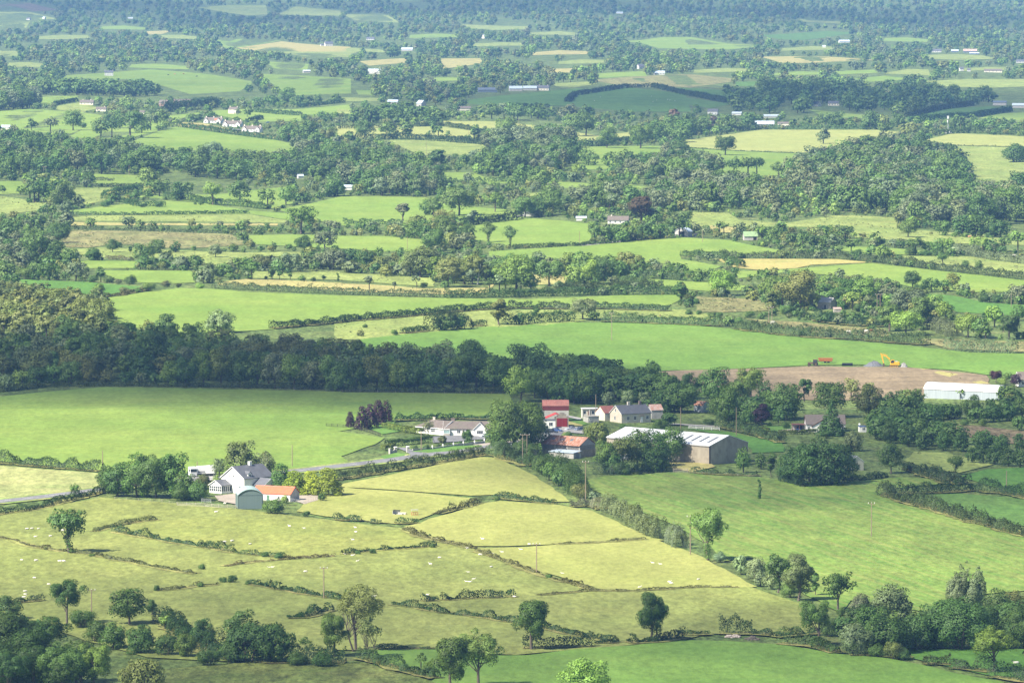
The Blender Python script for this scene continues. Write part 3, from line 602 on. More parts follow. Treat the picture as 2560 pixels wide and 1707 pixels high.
 ('T2 1555,700 1600,655 1800,625 1960,602 2150,598 2350,645 2650,705', 4.5, 6, 'd', 0, 'long curving dark hedge round the shaded green far field'), ('T2 1180,735 1420,735', 4, 5, 'd', 0, 'dark hedge on the near edge of the shaded far field'),
 ('T2 -20,882 400,872 730,862 910,892', 3.5, 4, 'm', 0.03, 'hedge between the two far hay strips'), ('T2 -20,962 400,952 700,967 990,990', 5, 6, 'd', 0, 'thick dark hedge below the far hay strip'),
 ('T2 1600,992 1770,1002 1980,972 2210,962', 4.5, 5, 'm', 0, 'hedge below the hay field with two oaks'), ('T2 20,1532 430,1532', 3, 4, 'm', 0.03, 'hedge on the near edge of the bright upper field'), ('T2 840,1548 1050,1522 1240,1500', 5, 5, 'd', 0, 'dark hedge below the bright upper field at centre'),
 ('T2 730,1252 1210,1242', 3, 4, 'm', 0.03, 'hedge on a small far green strip'), ('T3 20,932 250,906 555,888', 5, 6, 'd', 0, 'dark hedge with three round trees behind the yellow hay field'), ('T3 560,884 1000,888 1330,888', 4, 5, 'm', 0, 'straight hedge behind the yellow hay field'),
 ('T3 1555,805 1800,748 2000,722', 5, 6, 'd', 0, 'far dark hedge on the upper side of the shaded right field'), ('T3 1570,838 2000,805 2260,762', 5, 6, 'd', 0, 'dark hedge on the near side of the shaded right field'),
 ('T3 1640,928 2000,910 2400,925', 5, 6, 'm', 0, 'hedge beside the telephone mast'), ('T3 15,1012 420,1037 850,1050', .9, 1.5, 'm', 0.15, 'thin wire fence growth under the yellow hay field'), ('T3 1840,997 2250,1007', .9, 1.5, 'b', 0.25, 'thin line of tussocks across the right hay field'),
 ('T3 100,655 350,702', 4.5, 6, 'd', 0, 'dark hedge dividing the shaded far fields'),
]
TINT = {'d': (.036, .072, .02), 'm': (.062, .108, .028), 'b': (.115, .125, .045), 's': (.15, .19, .095)}
# ------------------------------------------------------------------ trees: crop, then x,y(foot),height,style,tint[,width] in that crop; "|label" for a tree one can tell apart
TREES = """
B1 470,690,318,ivy,D,1.15|dark lone tree with ivy-clad narrow trunk standing among the sheep at left
B1 455,1175,335,ash,D,1|windblown tree with a bare side limb beside the low left pole
B1 560,1195,150,bush,D,1.1
B1 880,1175,265,round,D,1.3|round dark tree with broken top above the scrub at bottom left
B1 1030,1110,125,oval,D,1|small ragged tree leaning at the right of the round dark tree
B1 60,1590,500,round,D,1.1|very dark tall tree in the bottom left corner
B1 230,1620,470,round,D,1
B1 420,1660,400,ash,M,1.1|mid green open-crowned tree between dark tree and light tree at bottom left
B1 640,1640,370,ash,L,.95|light green feathery tree standing before the dark bottom left clump
B1 960,1650,300,willow,O,1|grey olive willow mound on the bottom edge
B1 650,1290,165,willow,D,1
B1 770,1335,200,willow,D,1
B1 960,1365,215,willow,D,1.1
B1 1120,1210,110,ash,L,1.2
B1 1130,1380,170,willow,D,1
B1 1380,1330,200,round,D,1
B1 1260,1390,180,willow,M,.9
B1 1640,1310,245,round,M,1.1
B1 1690,1430,320,willow,D,1.05
B1 1860,1430,320,willow,D,.9|dark willow leaning right at the end of the bottom left scrub
B1 1560,1430,170,bush,M,1
B1 1420,1450,130,bush,D,1.2
B1 2080,1375,130,sparse,M,1.3
B1 2270,1385,340,oval,M,1|dense upright tree left of the tall bare-stemmed tree
B1 2030,1450,110,bush,D,1.3
B1 2200,1460,120,bush,D,1.3
B1 60,1140,170,round,D,1.2
B1 15,1080,120,bush,D,1
B1 800,300,235,round,D,1
B1 930,305,300,round,D,1
B1 1060,310,330,round,D,1
B1 1180,310,310,round,D,1
B1 740,280,200,round,D,1
B1 1260,320,190,round,D,1
B1 1350,330,150,bush,D,1
B1 1240,330,130,bush,D,1
B1 1640,225,300,mound,B,1.0|brownish green tree rising behind the white two-storey house
B1 1790,190,200,round,G,.9|grey green tree just above the chimney of the white house
B1 1490,175,140,round,G,.9
B1 1380,250,110,bush,B,1
S1 1470,570,400,gold,D,1.3|dark green conifer against the right gable of the white house
S1 1660,600,330,gold,Y,1.6|golden conifer, left of the golden pair by the white house
S1 1890,600,330,gold,Y,1.6|golden conifer, middle one right of the white house
S1 2130,610,380,gold,Y,1.6|largest golden conifer at the right end of the white house garden
S1 2050,690,125,round,D,1.3|small round clipped tree below the golden conifers
S1 590,540,230,sparse,L,1|thin light tree in front of the glazed sunroom
B1 510,310,105,ash,M,1|small young tree on the verge beside the left road
B1 1850,420,120,bush,M,1.3|pale bush below the orange-roofed shed
B1 1930,345,60,bush,L,1
B1 2085,438,48,bush,D,1
B2 115,1350,440,sparse,O,1.2|tall thin-crowned tree with several bare stems at bottom centre left
B2 205,1400,300,sparse,O,.9
B2 750,1640,460,oval,M,1|pale upright tree, left of the pair on the bottom edge
B2 940,1600,430,ash,L,1|bright green tree with bare trunk, right of the pair on the bottom edge
B2 1300,1345,408,oval,D,1|slender dark tree with a bare stem by the bottom hedge
B2 2110,1292,382,oval,D,.85|slim twin-stemmed tree, left stem, above the bottom green field
B2 2150,1285,330,ash,D,.7|slim twin-stemmed tree, right stem, above the bottom green field
B2 1690,1660,270,round,L,1.55|wide yellow green crown rising from the bottom edge
B2 550,1490,140,sparse,M,1
B2 600,1500,90,bush,M,1
B2 1420,862,42,bush,D,1
B2 630,652,42,bush,D,1
B2 610,572,22,bush,D,1
B2 120,697,36,bush,D,1
B2 220,692,46,bush,D,1
B2 1070,332,45,bush,M,1
B2 745,365,40,snag,M,1
B2 1370,150,110,round,M,1
B2 1420,190,130,round,M,1
B2 1500,230,130,willow,M,1
B2 1560,200,110,bush,D,1
B2 1630,310,115,bush,O,1
B2 1290,60,70,bush,M,1
B2 1720,330,80,willow,S,1
B1 2360,965,45,bush,D,1
B1 1515,888,50,bush,D,1|small dark round bush at the corner of four pastures
B1 1580,888,66,bush,D,1|windswept bush beside the small dark round bush
B1 1685,905,40,bush,D,1
B1 1370,800,50,bush,D,1
B1 1360,920,45,bush,M,1
B1 1065,948,58,bush,D,.6
B1 310,668,32,bush,B,1
B1 625,712,28,bush,D,1.5
B1 1900,725,48,bush,D,1.4
B1 1800,715,44,bush,D,1.3
B1 1960,1125,28,bush,D,1
B1 2040,1130,48,bush,D,1.2
B3 190,740,372,ivy,M,1.0|windswept ivy-stemmed tree beside the pole on the slanting hedge
B3 270,750,88,bush,S,1
B3 412,830,150,willow,S,.75
B3 510,860,170,willow,S,.8
B3 545,912,120,willow,S,.8
B3 610,930,130,willow,S,.8
B3 668,955,278,ivy,D,1|dark ivy-clad tree among pale willows on the slanting hedge
B3 805,1010,360,oval,B,1|tall olive brown tree with narrow base at the end of the slanting hedge
B3 745,985,110,bush,M,1
B3 920,975,165,slim,M,1.2
B3 1072,1075,295,ash,D,1.05|round-crowned ivy-stemmed tree before the streaky green field
B3 940,1312,345,ash,M,.95|open green tree on a long pale stem at lower right
B3 1440,1140,270,willow,G,1.15|broad windswept grey willow at lower right
B3 1225,1110,170,willow,G,1
B3 1865,1080,350,poplar,S,.9|silvery wind-bent poplar, left of the pair
B3 1985,1080,350,poplar,S,.95|silvery wind-bent poplar, right of the pair
B3 1900,1340,390,willow,D,1.15
B3 1620,1345,290,willow,D,1
B3 1760,1330,240,willow,D,1
B3 2050,1320,300,round,D,1
B3 1190,1375,260,willow,G,.9|pale grey willow mound above the bottom green field
B3 1320,1335,200,willow,M,.9
B3 1420,1320,215,oval,L,1.0|bright slim young tree in front of the dark willows
B3 1520,1412,92,bush,M,1
B3 1340,1392,100,bush,M,1.2
B3 1450,1410,150,bush,O,.8
B3 2135,1495,345,ash,L,1.3|spreading light green tree with a clear trunk at bottom right
B3 2185,1210,280,round,D,1
B3 2270,1160,225,round,O,1
B3 2340,1330,330,round,D,1
B3 2260,1330,220,willow,D,1
B3 1110,1250,160,willow,D,1
B3 1010,1250,130,bush,D,1
B3 1090,1110,60,bush,D,1
B3 540,320,145,snag,D,1|small dead ivy-covered stump tree alone in the streaky field
B3 620,168,170,slim,D,1.2
B3 550,115,115,round,D,1
B3 430,140,140,round,M,1
B3 790,210,265,round,D,1
B3 880,225,300,round,D,1.05
B3 990,225,320,round,D,1.1
B3 1080,215,270,round,D,1
B3 1140,190,180,round,D,1
B3 720,180,180,round,D,1
B3 1435,145,205,round,D,1.05|rounded dark tree right of the small white gabled cottage
B3 1875,155,135,ivy,D,1.2|dark tree standing in the hedge at the right
B3 1775,205,110,slim,M,1
B3 1985,75,110,round,D,1
B3 2060,80,130,round,D,1
B3 2140,85,130,round,D,1
B3 2230,95,140,round,D,1
B3 2310,105,140,round,D,1
M2 1195,1580,425,round,M,1.15|large round tree beside the road hiding the end of the white bungalow
M2 1120,1580,260,round,M,1
M2 1300,1570,300,round,D,1
M2 1240,1600,150,bush,D,1
M2 1235,1215,255,round,L,1|light green tree behind the red round-roofed barn
M2 1760,1500,175,willow,O,1|grey green bush tree between rusty barn and beige house
M2 1560,1470,60,bush,M,1
S4 790,530,330,round,M,1
S4 960,520,380,round,O,1
S4 1110,500,420,round,M,1
S4 1300,470,370,round,D,1
S4 1440,430,370,round,M,1.1
S4 1290,520,280,willow,D,1
S4 860,540,220,willow,D,1
S4 950,560,160,bush,D,1
S4 300,560,190,willow,M,1
S4 220,480,150,bush,M,1
S4 420,560,170,willow,M,1
S4 150,300,100,bush,M,1
S4 2180,450,180,round,M,1
M2 70,1390,105,gold,P,.95|small purple tree, leftmost of the purple group by the black fence
M2 150,1405,155,gold,P,.95
M2 205,1395,160,gold,P,.95
M2 262,1375,165,gold,P,.95
M2 318,1355,145,gold,P,.95
S2 640,425,235,sparse,G,1.25|thin pale tree in front of the bungalow gable
S2 860,525,150,willow,B,.9|weeping brownish shrub before the bungalow porch
S2 1230,500,200,willow,D,.9|weeping dark shrub before the right bungalow gable
S2 620,615,90,bush,D,1.2
S2 460,610,70,bush,D,1.2
S2 800,575,60,bush,D,1.2
S2 960,570,70,bush,D,1.2
S2 1120,545,70,bush,D,1.2
S2 1240,540,70,bush,D,1.2
S2 1420,510,60,bush,D,1.2
S3 1560,610,110,bush,M,1.2
S3 2130,540,80,bush,D,1
S3 2280,520,170,willow,D,1
M2 930,1140,365,round,D,1|tallest round dark tree in the wood behind the big green field
M2 1235,1130,315,round,D,1
M2 250,1142,255,round,D,1
M2 110,1142,215,round,D,1
M2 400,1145,220,round,D,1
M2 520,1145,210,willow,D,1
M2 640,1148,250,round,D,1
M2 780,1150,250,round,D,1
M2 1050,1152,260,round,D,.9
M2 1120,1150,210,round,D,1
M2 0,1140,220,willow,D,1
M1 2240,1130,240,round,D,1
M1 2130,1128,230,willow,G,1
M1 2010,1128,250,round,G,1
M1 1880,1122,260,round,G,1
M1 1760,1118,260,round,D,1
M1 1640,1115,250,round,D,1
M1 1510,1112,270,round,D,1
M1 1390,1110,260,round,D,1
M1 1270,1110,230,round,D,1
M1 1170,1108,190,willow,D,1
M1 1060,1105,100,willow,G,1
M1 970,1105,100,willow,G,1
M1 860,1100,110,willow,D,1
M1 730,1095,120,willow,D,1
M1 600,1095,190,willow,G,1
M1 480,1098,180,willow,D,1
M1 370,1100,160,willow,D,1
M1 260,1110,160,willow,D,1
M1 150,1125,150,willow,D,1
M1 50,1140,140,willow,D,1
M1 1500,742,175,willow,S,1|silvery round willow beside the big bright green field at left
M1 1140,800,205,oval,D,1.4|dark pointed tree beside the silvery willow
M1 1010,800,150,round,D,1
M1 1360,775,112,round,D,1
M1 745,825,145,ash,O,1
M1 620,745,135,slim,O,1.6
M1 690,720,215,round,O,1
M1 580,705,200,round,O,1
M1 460,790,180,round,D,1
M1 375,805,150,birch,O,1|birch with two pale bare stems at the front of the olive wood
M1 278,815,130,birch,O,1
M1 670,497,95,round,M,1|single round bush tree at the corner of the green field at left
M1 845,477,55,bush,B,1
M1 1020,460,70,bush,M,1
M1 940,470,40,bush,M,1
M1 1130,430,52,bush,B,1
M1 1220,432,35,bush,B,1
M1 1370,442,45,bush,L,1.2|bright green round bush on the field corner
M1 1390,405,105,willow,G,.9
M1 1430,400,140,round,G,.8
M1 1720,382,145,ivy,M,1.1
M1 1780,300,110,willow,B,1
M1 1830,290,90,willow,B,1
M1 1900,335,100,round,M,1
M1 1980,330,150,round,G,1
M1 1540,360,110,willow,M,1
M1 1620,330,100,round,M,1
M1 1660,310,90,round,M,1
M1 2080,187,112,round,D,1.1|round dark bush tree left of the pair in the rushy meadow
M1 2220,180,150,round,G,1.1
M1 2270,312,165,willow,G,1.1|broad grey willow at the end of the scrub row
M1 2180,310,90,willow,M,1
M1 1860,382,80,slim,D,1.5
M1 1912,380,60,slim,M,1.6
M1 1985,382,50,slim,M,1.6
M1 2060,390,45,bush,M,1
M1 2140,392,32,bush,D,1
M1 2212,390,42,slim,D,2
M1 2312,392,62,snag,M,1
M1 400,132,140,round,D,1.15|round grey bush tree at the left end of the rushy field
M1 240,230,200,round,M,1
M1 60,100,150,round,D,1
M1 60,215,115,round,D,1
M1 160,300,130,willow,G,1
M1 340,388,140,round,D,1
M1 520,390,150,round,G,1
M1 515,255,70,willow,G,1
M1 640,250,100,willow,D,1.1|dark rounded bush standing in the upper left meadow
M1 770,195,95,round,D,1|small dark round tree in the upper left meadow
M1 890,200,50,slim,D,1.5
M1 990,312,105,round,D,1
M1 960,250,120,round,M,1
M1 1010,240,110,round,M,1
M1 1080,200,110,round,M,1
M1 1130,270,90,willow,G,1
M1 1200,195,80,round,D,1
M1 1120,312,75,round,M,1
M1 1240,312,110,willow,G,1
M1 1340,312,100,round,M,1
M1 1475,228,95,round,G,1.1|lone round bush tree in the rough field at left centre
M1 690,400,110,slim,M,1.6
M1 745,402,60,bush,M,1
M1 640,400,60,bush,D,1
M1 890,412,70,bush,D,1
M1 810,410,40,bush,G,1
M1 170,380,95,bush,M,1
M1 40,350,110,round,G,1
M1 240,375,60,bush,D,1
M1 60,600,100,birch,O,1
M2 510,100,130,round,M,1
M2 580,90,140,round,M,1
M2 650,200,170,round,M,1
M2 720,115,175,round,M,1
M2 790,195,110,round,G,1
M2 870,118,125,round,D,1|small round tree in line between two green fields
M2 1015,125,135,ivy,M,1|ivy-stemmed hedgerow tree at upper centre, left of two
M2 1165,150,135,ivy,M,.9|thin hedgerow tree at upper centre, right of two
M2 550,365,215,round,O,1.15|broad olive tree at the left of the central copse
M2 480,360,120,willow,G,1
M2 400,350,90,willow,G,1
M2 310,360,80,willow,O,1
M2 640,330,150,round,G,1
M2 740,430,205,round,O,1
M2 850,410,190,oval,O,1.2
M2 930,415,240,birch,O,1.1
M2 860,330,140,round,G,1
M2 1100,340,115,ivy,M,1.2
M2 1205,465,260,round,L,1.1|large bushy tree with dark base in the middle of the central copse
M2 1180,380,140,round,O,1
M2 1360,275,95,round,G,1.1
M2 1430,425,200,round,M,1
M2 1540,340,100,round,O,1
M2 1600,430,150,round,L,1
M2 1660,370,160,round,M,1
M2 1720,410,170,round,L,1
M2 1820,390,170,round,D,1
M2 1880,330,110,round,M,1
M2 1970,335,150,round,O,1.15
M2 2040,340,130,round,O,1
M2 2180,345,75,round,G,1
M2 2260,345,60,bush,D,1
M2 2310,345,60,bush,M,1
M2 1500,432,50,bush,D,1.1
M2 200,452,105,slim,G,1.5
M2 372,452,62,slim,G,1.4
M2 525,440,90,sparse,G,1
M2 575,440,50,bush,M,.8
M2 1022,472,110,sparse,M,1
M2 1090,470,130,slim,S,1.3
M2 1085,692,185,slim,O,1.7|tall thin tree in the hedge left of the round dark scrub
M2 1660,655,165,round,G,1.15|round grey green willow in the hedge at centre
M2 1740,660,80,willow,M,1
M2 690,625,70,sparse,G,1
M2 1230,690,90,round,D,1
M2 1340,632,75,slim,M,1.5
M2 1500,610,60,sparse,G,1
M2 170,712,32,bush,M,1
M2 370,762,50,bush,M,.8
M2 710,730,115,willow,D,1
M2 800,722,115,willow,D,1.1
M2 140,770,50,willow,O,1
M2 60,300,120,round,D,1
M2 180,280,110,round,D,1
M2 60,330,80,willow,G,1
M2 1740,122,120,ash,M,1
M2 1810,118,110,ash,M,1
M2 1850,112,100,ash,D,1
M2 1905,115,115,ash,M,1
M2 1975,120,130,ash,M,1
M2 2070,108,120,ash,D,1
M2 2130,105,100,ash,M,1
M2 2190,100,110,ash,M,1
M2 2320,92,140,ash,D,1
M2 1445,150,35,bush,M,1
M2 2330,530,140,slim,M,1.6
M3 300,492,185,round,L,1.1|light open tree beside the rough paddock at right
M3 500,527,90,willow,O,1
M3 580,500,110,ash,L,1
M3 620,570,120,slim,O,1.4
M3 700,565,240,round,M,1
M3 820,585,270,round,O,1.2
M3 760,450,130,round,M,1
M3 860,430,120,round,M,1
M3 990,480,130,round,L,1
M3 1090,380,80,round,G,1
M3 1100,500,130,round,M,1
M3 1130,565,190,round,D,1
M3 1250,565,200,round,L,1
M3 1200,420,90,willow,G,1
M3 1550,640,225,round,G,1.1|tall grey poplar-like tree behind the pale round tree
M3 1545,765,190,round,L,1.2|pale round tree before the grey tall tree at right
M3 1430,735,215,oval,M,1.1
M3 1640,725,250,oval,M,1
M3 1740,630,155,round,L,1
M3 1815,658,135,round,L,1
M3 1590,440,125,round,D,1|dark tree topping the scrub on the right green slope
M3 1420,470,100,round,D,1
M3 1480,470,75,round,M,1
M3 1360,420,60,willow,G,1
M3 1720,465,110,round,D,1
M3 1800,460,90,round,M,1
M3 1860,440,110,round,O,1
M3 1945,485,85,round,G,1
M3 1640,470,70,bush,D,1
M3 1970,775,180,round,L,1
M3 2050,780,150,oval,M,1.1
M3 2090,785,130,oval,M,1
M3 2150,705,150,round,L,1
M3 2250,790,200,oval,D,1.1
M3 2310,660,110,round,M,1
M3 2320,545,150,round,G,1.1
M3 2085,537,70,bush,D,1
M3 2170,538,62,bush,D,1
M3 1795,285,95,ash,M,1|small round tree alone on the slope right of the golden field
M3 1952,315,70,round,M,.8|small lone bush tree on the right slope, left of two
M3 2040,322,75,round,M,.8|small lone bush tree on the right slope, right of two
M3 1400,265,130,round,L,1
M3 580,385,80,round,M,1
M3 640,380,85,round,O,1
M3 550,380,70,round,D,1
M3 340,300,65,round,M,1
M3 125,220,45,round,M,.9
M3 20,350,80,round,D,1
M3 140,395,95,round,M,1.2
M3 210,380,70,willow,M,1
M3 60,365,60,bush,M,1
M3 10,530,130,slim,O,1.3
M3 60,520,50,bush,B,1
M3 65,622,42,bush,D,1
M3 130,622,40,bush,D,.8
M3 340,700,80,willow,M,1
M3 220,640,45,bush,M,1
M3 265,640,45,bush,M,1
M3 480,640,55,bush,M,1
M3 550,650,45,bush,M,1
M3 400,680,50,bush,M,1
M3 860,770,75,bush,M,1
M3 1010,780,70,willow,G,1
M3 1290,690,80,willow,D,1
M3 1190,690,100,willow,D,1
M3 1350,690,70,willow,D,1
M3 1000,670,50,bush,D,1
M3 1230,600,60,bush,D,1
M3 740,620,70,bush,M,1
M3 1560,92,130,round,M,1.1|oak with a clear trunk at the edge of the right meadow
M3 1800,80,120,round,M,1
M3 1930,88,150,round,D,1
M3 2020,90,150,round,D,1
M3 2110,90,150,round,D,1
M3 2190,95,140,round,D,1
M3 840,165,115,ash,M,1
M3 910,178,125,oval,D,1.1
M3 760,140,90,round,M,1
M3 720,140,80,round,O,1
M3 980,195,90,slim,M,1.4
M3 1045,170,105,round,G,1
M3 1170,205,105,ash,M,1
M3 1305,218,80,round,M,1
M3 1610,212,130,ash,M,1
M3 1575,215,70,bush,D,1
M3 1680,210,95,ash,L,1
M3 1690,220,50,bush,D,1
M3 1760,200,110,round,M,1
M3 1830,205,120,ash,L,1
M3 1890,215,70,willow,S,1
M3 2010,185,110,ash,L,1
M3 2070,190,110,ash,L,1
M3 2130,195,100,round,M,1
M3 2220,190,120,ash,M,1
M3 2310,185,150,ash,L,1
M3 2290,220,50,slim,D,1.6
M3 1215,215,50,bush,D,1
M3 1130,125,125,ash,M,1.1
M3 1080,60,60,round,G,1
M3 560,115,115,ash,L,1
M3 660,125,115,round,M,1
M3 270,65,90,ash,M,1
M3 300,65,90,ash,M,1
M3 410,85,100,round,G,1
M3 60,1195,175,round,D,1
M3 150,1160,140,round,M,1
M3 250,1260,295,round,M,1
M3 330,1380,270,round,M,1
M3 400,1260,220,round,M,1
M3 485,1190,235,round,L,1|pale green tree standing above the farm trees at right of the red-topped hut
M3 580,1210,140,round,D,1
M3 610,1240,120,round,M,1
M3 730,1335,255,round,M,1.1
M3 850,1215,165,pine,D,1.1|dark pine standing against the brown field
M3 780,1180,100,spruce,D,1
M3 1025,1325,280,round,M,1.05|large rounded green tree behind the brown-roofed white house
M3 1170,1180,130,round,O,1.2
M3 1290,1200,120,round,L,1
M3 1290,1340,250,round,B,1.1|large olive brown tree right of the brown-roofed white house
M3 880,1180,90,slim,L,1.6
M3 1520,1250,125,round,D,1.1
M3 1600,1290,150,round,D,1
M3 1450,1280,140,round,D,1
M3 560,1385,175,oval,P,1.2|dark purple tree left of the brown-roofed white house
M3 450,1385,125,round,M,1
M3 200,1380,60,bush,D,1.3
M3 720,1400,60,bush,D,.9
M3 610,1385,35,bush,L,1
S5 1075,960,560,spruce,D,1.3|tall dark spruce directly before the brown-roofed white house
S5 1000,1000,150,bush,D,1
S5 1400,1190,340,willow,G,.95|grey green rounded tree between the white house and the small cottage
M3 2160,1085,95,round,P,1.1|purple bush tree by the right edge, upper of two
M3 2300,1115,95,round,P,1.1|purple bush tree by the right edge house, lower of two
M3 2235,1075,70,round,M,1
M3 2200,1100,60,bush,L,1
M3 1915,1200,80,sparse,L,1
M3 2000,1330,165,round,D,1.1
M3 2130,1330,140,round,D,1
M3 2260,1300,150,round,O,1.1
M3 2340,1320,160,round,M,1
M3 1880,1330,110,willow,M,1
M3 1780,1320,100,willow,D,1
M3 1690,1340,120,round,D,1
M3 1340,1470,160,round,D,1
M3 1440,1500,170,round,D,1
M3 1560,1520,150,round,D,1
M3 1660,1540,140,willow,D,1
M3 1800,1550,130,round,D,1
M3 1920,1555,130,round,D,1
M3 2060,1560,130,round,D,1
M3 2200,1560,130,round,D,1
M3 2320,1560,130,round,D,1
M3 2320,1410,110,willow,M,1
M3 1950,1380,60,bush,M,1
M3 2070,1380,60,bush,M,1
M2 1330,1190,200,round,M,1
M2 1420,1210,230,round,M,1
M2 1510,1090,180,round,M,1
M2 1500,1220,200,round,D,1
M2 1600,1230,180,round,D,1
M2 1650,1230,240,round,M,1
M2 1740,1230,160,round,D,1
M2 1850,1190,220,round,D,1
M2 1930,1180,200,round,M,1
M2 2030,1150,190,round,D,1
M2 2125,1090,160,round,D,1
M2 1440,1060,150,round,D,1
M2 1360,1060,130,round,D,1
M2 1660,1070,130,round,D,1
M2 1720,1100,140,round,D,1
M2 1840,1260,120,round,G,1
M2 1970,1260,130,round,S,1|pale grey bush tree above the slate-roofed beige house
M2 2080,1260,120,round,G,1
M2 2160,1200,160,round,M,1
M2 2200,1290,150,round,D,1
M2 2290,1280,140,round,D,1
M2 2250,1380,110,willow,D,1
M2 2190,1420,100,bush,M,1
M2 2320,1180,120,round,D,1
T1 890,942,205,ash,M,1.1|large spreading tree with dividing limbs in the far left fields
T1 500,892,145,round,M,1|round tree casting a shadow on the far left green field
T1 215,892,85,round,M,1
T1 345,915,125,ash,G,1
T1 690,935,130,round,M,1
T1 765,942,135,ash,M,1.1
T1 970,910,140,round,M,.9
T1 1030,892,125,ash,G,1
T1 1095,885,145,ash,M,.9
T1 1085,888,40,bush,D,1
T1 565,875,45,bush,D,1
T1 610,1272,95,round,D,1.2|dark round bush tree in the upper left paddocks
T1 1020,1282,145,round,L,1.1
T1 1090,1342,130,round,M,1.2
T1 1215,1368,125,round,D,.9
T1 1285,1362,125,ash,M,1
T1 1455,1402,165,ash,L,1
T1 1640,1385,150,round,M,1.1
T1 1830,1428,155,ash,M,1
T1 1955,1402,135,round,M,.9
T1 2060,1600,205,ash,M,1.15|big solitary oak in the narrow green strip at upper centre left
T1 205,1385,155,ash,M,1
T1 235,1385,150,ash,D,1
T1 265,1385,155,ash,D,1
T1 300,1385,140,ash,M,1
T1 350,1372,150,ash,D,1
T1 140,1332,65,round,M,1
T1 15,1320,55,round,M,1
T1 430,1430,180,round,M,1
T1 540,1412,90,willow,G,1
T1 720,1415,48,bush,D,1.2
T1 1090,1417,48,bush,D,1
T1 980,1417,32,bush,D,1.5
T1 1975,970,130,round,M,1
T1 2110,965,145,round,M,1.1
T1 2020,1022,85,round,G,1
T1 2180,1000,110,willow,M,1
T1 2240,980,110,round,O,1
T1 1960,710,115,round,M,1.1|rounded tree right of the cream two-storey far house
T1 1835,722,75,round,M,1
T1 1455,1080,130,willow,S,.9|silvery tree rising from the far wood
T1 1690,800,75,round,M,1
T1 1440,790,30,oval,D,1
T1 1380,810,50,round,M,1
T1 1625,790,45,round,G,1
T2 170,942,122,round,M,1.2|broad oak on the far hay strip, leftmost
T2 315,930,105,round,M,1.1
T2 362,950,80,round,D,1
T2 462,950,118,slim,M,1.8
T2 65,962,75,willow,M,1
T2 608,952,58,round,D,.8
T2 672,952,108,ash,M,1
T2 738,942,50,round,M,.8
T2 920,968,100,slim,D,1.6
T2 1130,972,172,round,M,1.1
T2 1600,932,160,round,M,1|oak on the hay field, left of two with dark trunks
T2 1682,928,165,round,M,1|oak on the hay field, right of two with dark trunks
T2 1825,1012,145,round,M,1|rounded tree standing alone before the hay field
T2 2055,1015,180,round,M,1
T2 2150,972,150,round,M,1
T2 1400,1060,190,round,G,1.3|very large grey green tree in the middle of the far wood
T2 670,1165,155,oval,D,1.2
T2 1700,1132,122,round,M,1.2
T2 1840,1150,108,round,M,1
T2 1935,1170,160,ash,M,1.1
T2 880,1255,80,round,G,1
T2 690,1260,105,spruce,D,1.3
T2 815,1475,215,round,M,1.1|large oak between two bright fields at upper centre
T2 640,1480,130,round,M,1|rounded tree alone on the bright upper field
T2 590,1470,110,round,M,1
T2 432,1512,130,slim,G,2|narrow tree alone on the bright upper field
T2 1060,1450,145,ash,L,1|light tree beside the narrow lane at upper centre
T2 1190,1420,140,ash,G,1
T2 520,1565,110,willow,O,1.1
T2 720,1600,170,round,O,1.1
T2 910,1535,100,slim,G,1.7
T2 1265,1490,165,round,M,1
T2 1340,1480,140,round,D,1
T2 1450,1472,170,round,M,.9
T2 2060,1510,185,oval,R,1.4|dark rust red tree right of the brown-roofed far bungalow
T2 1990,1490,120,spruce,D,1
T3 310,1062,148,round,D,1.05|solitary dark round oak below the yellow hay field
T3 165,912,115,round,M,1
T3 320,902,120,round,M,1.1
T3 465,882,120,round,M,1.1
T3 10,920,110,round,M,1
T3 370,1212,150,ash,M,1
T3 465,1212,150,ash,M,1.1
T3 525,1205,140,ash,M,1
T3 675,1225,125,ash,M,1|small round tree by the far green meadow's edge
T3 980,985,120,oval,G,1.1
T3 1000,870,110,round,M,1
T3 1080,878,120,round,M,1
T3 1160,880,70,round,M,1
T3 1300,888,130,round,D,1.1
T3 1400,870,90,round,O,1
T3 1490,882,110,round,M,1
T3 1390,920,90,round,M,1
T3 1580,905,80,willow,O,1
T3 1745,875,60,ash,M,1
T3 1912,892,105,round,D,1
T3 2050,895,90,round,M,1
T3 2130,905,90,round,M,1
T3 2210,910,85,round,M,1
T3 2320,910,80,round,M,1
T3 2290,1110,145,bush,D,1|dark round thicket alone on the right hay field
T3 2300,1285,100,round,M,1
T3 2330,1290,110,round,M,1
T2 2290,900,160,pine,R,1
T3 230,890,100,pine,R,1
"""
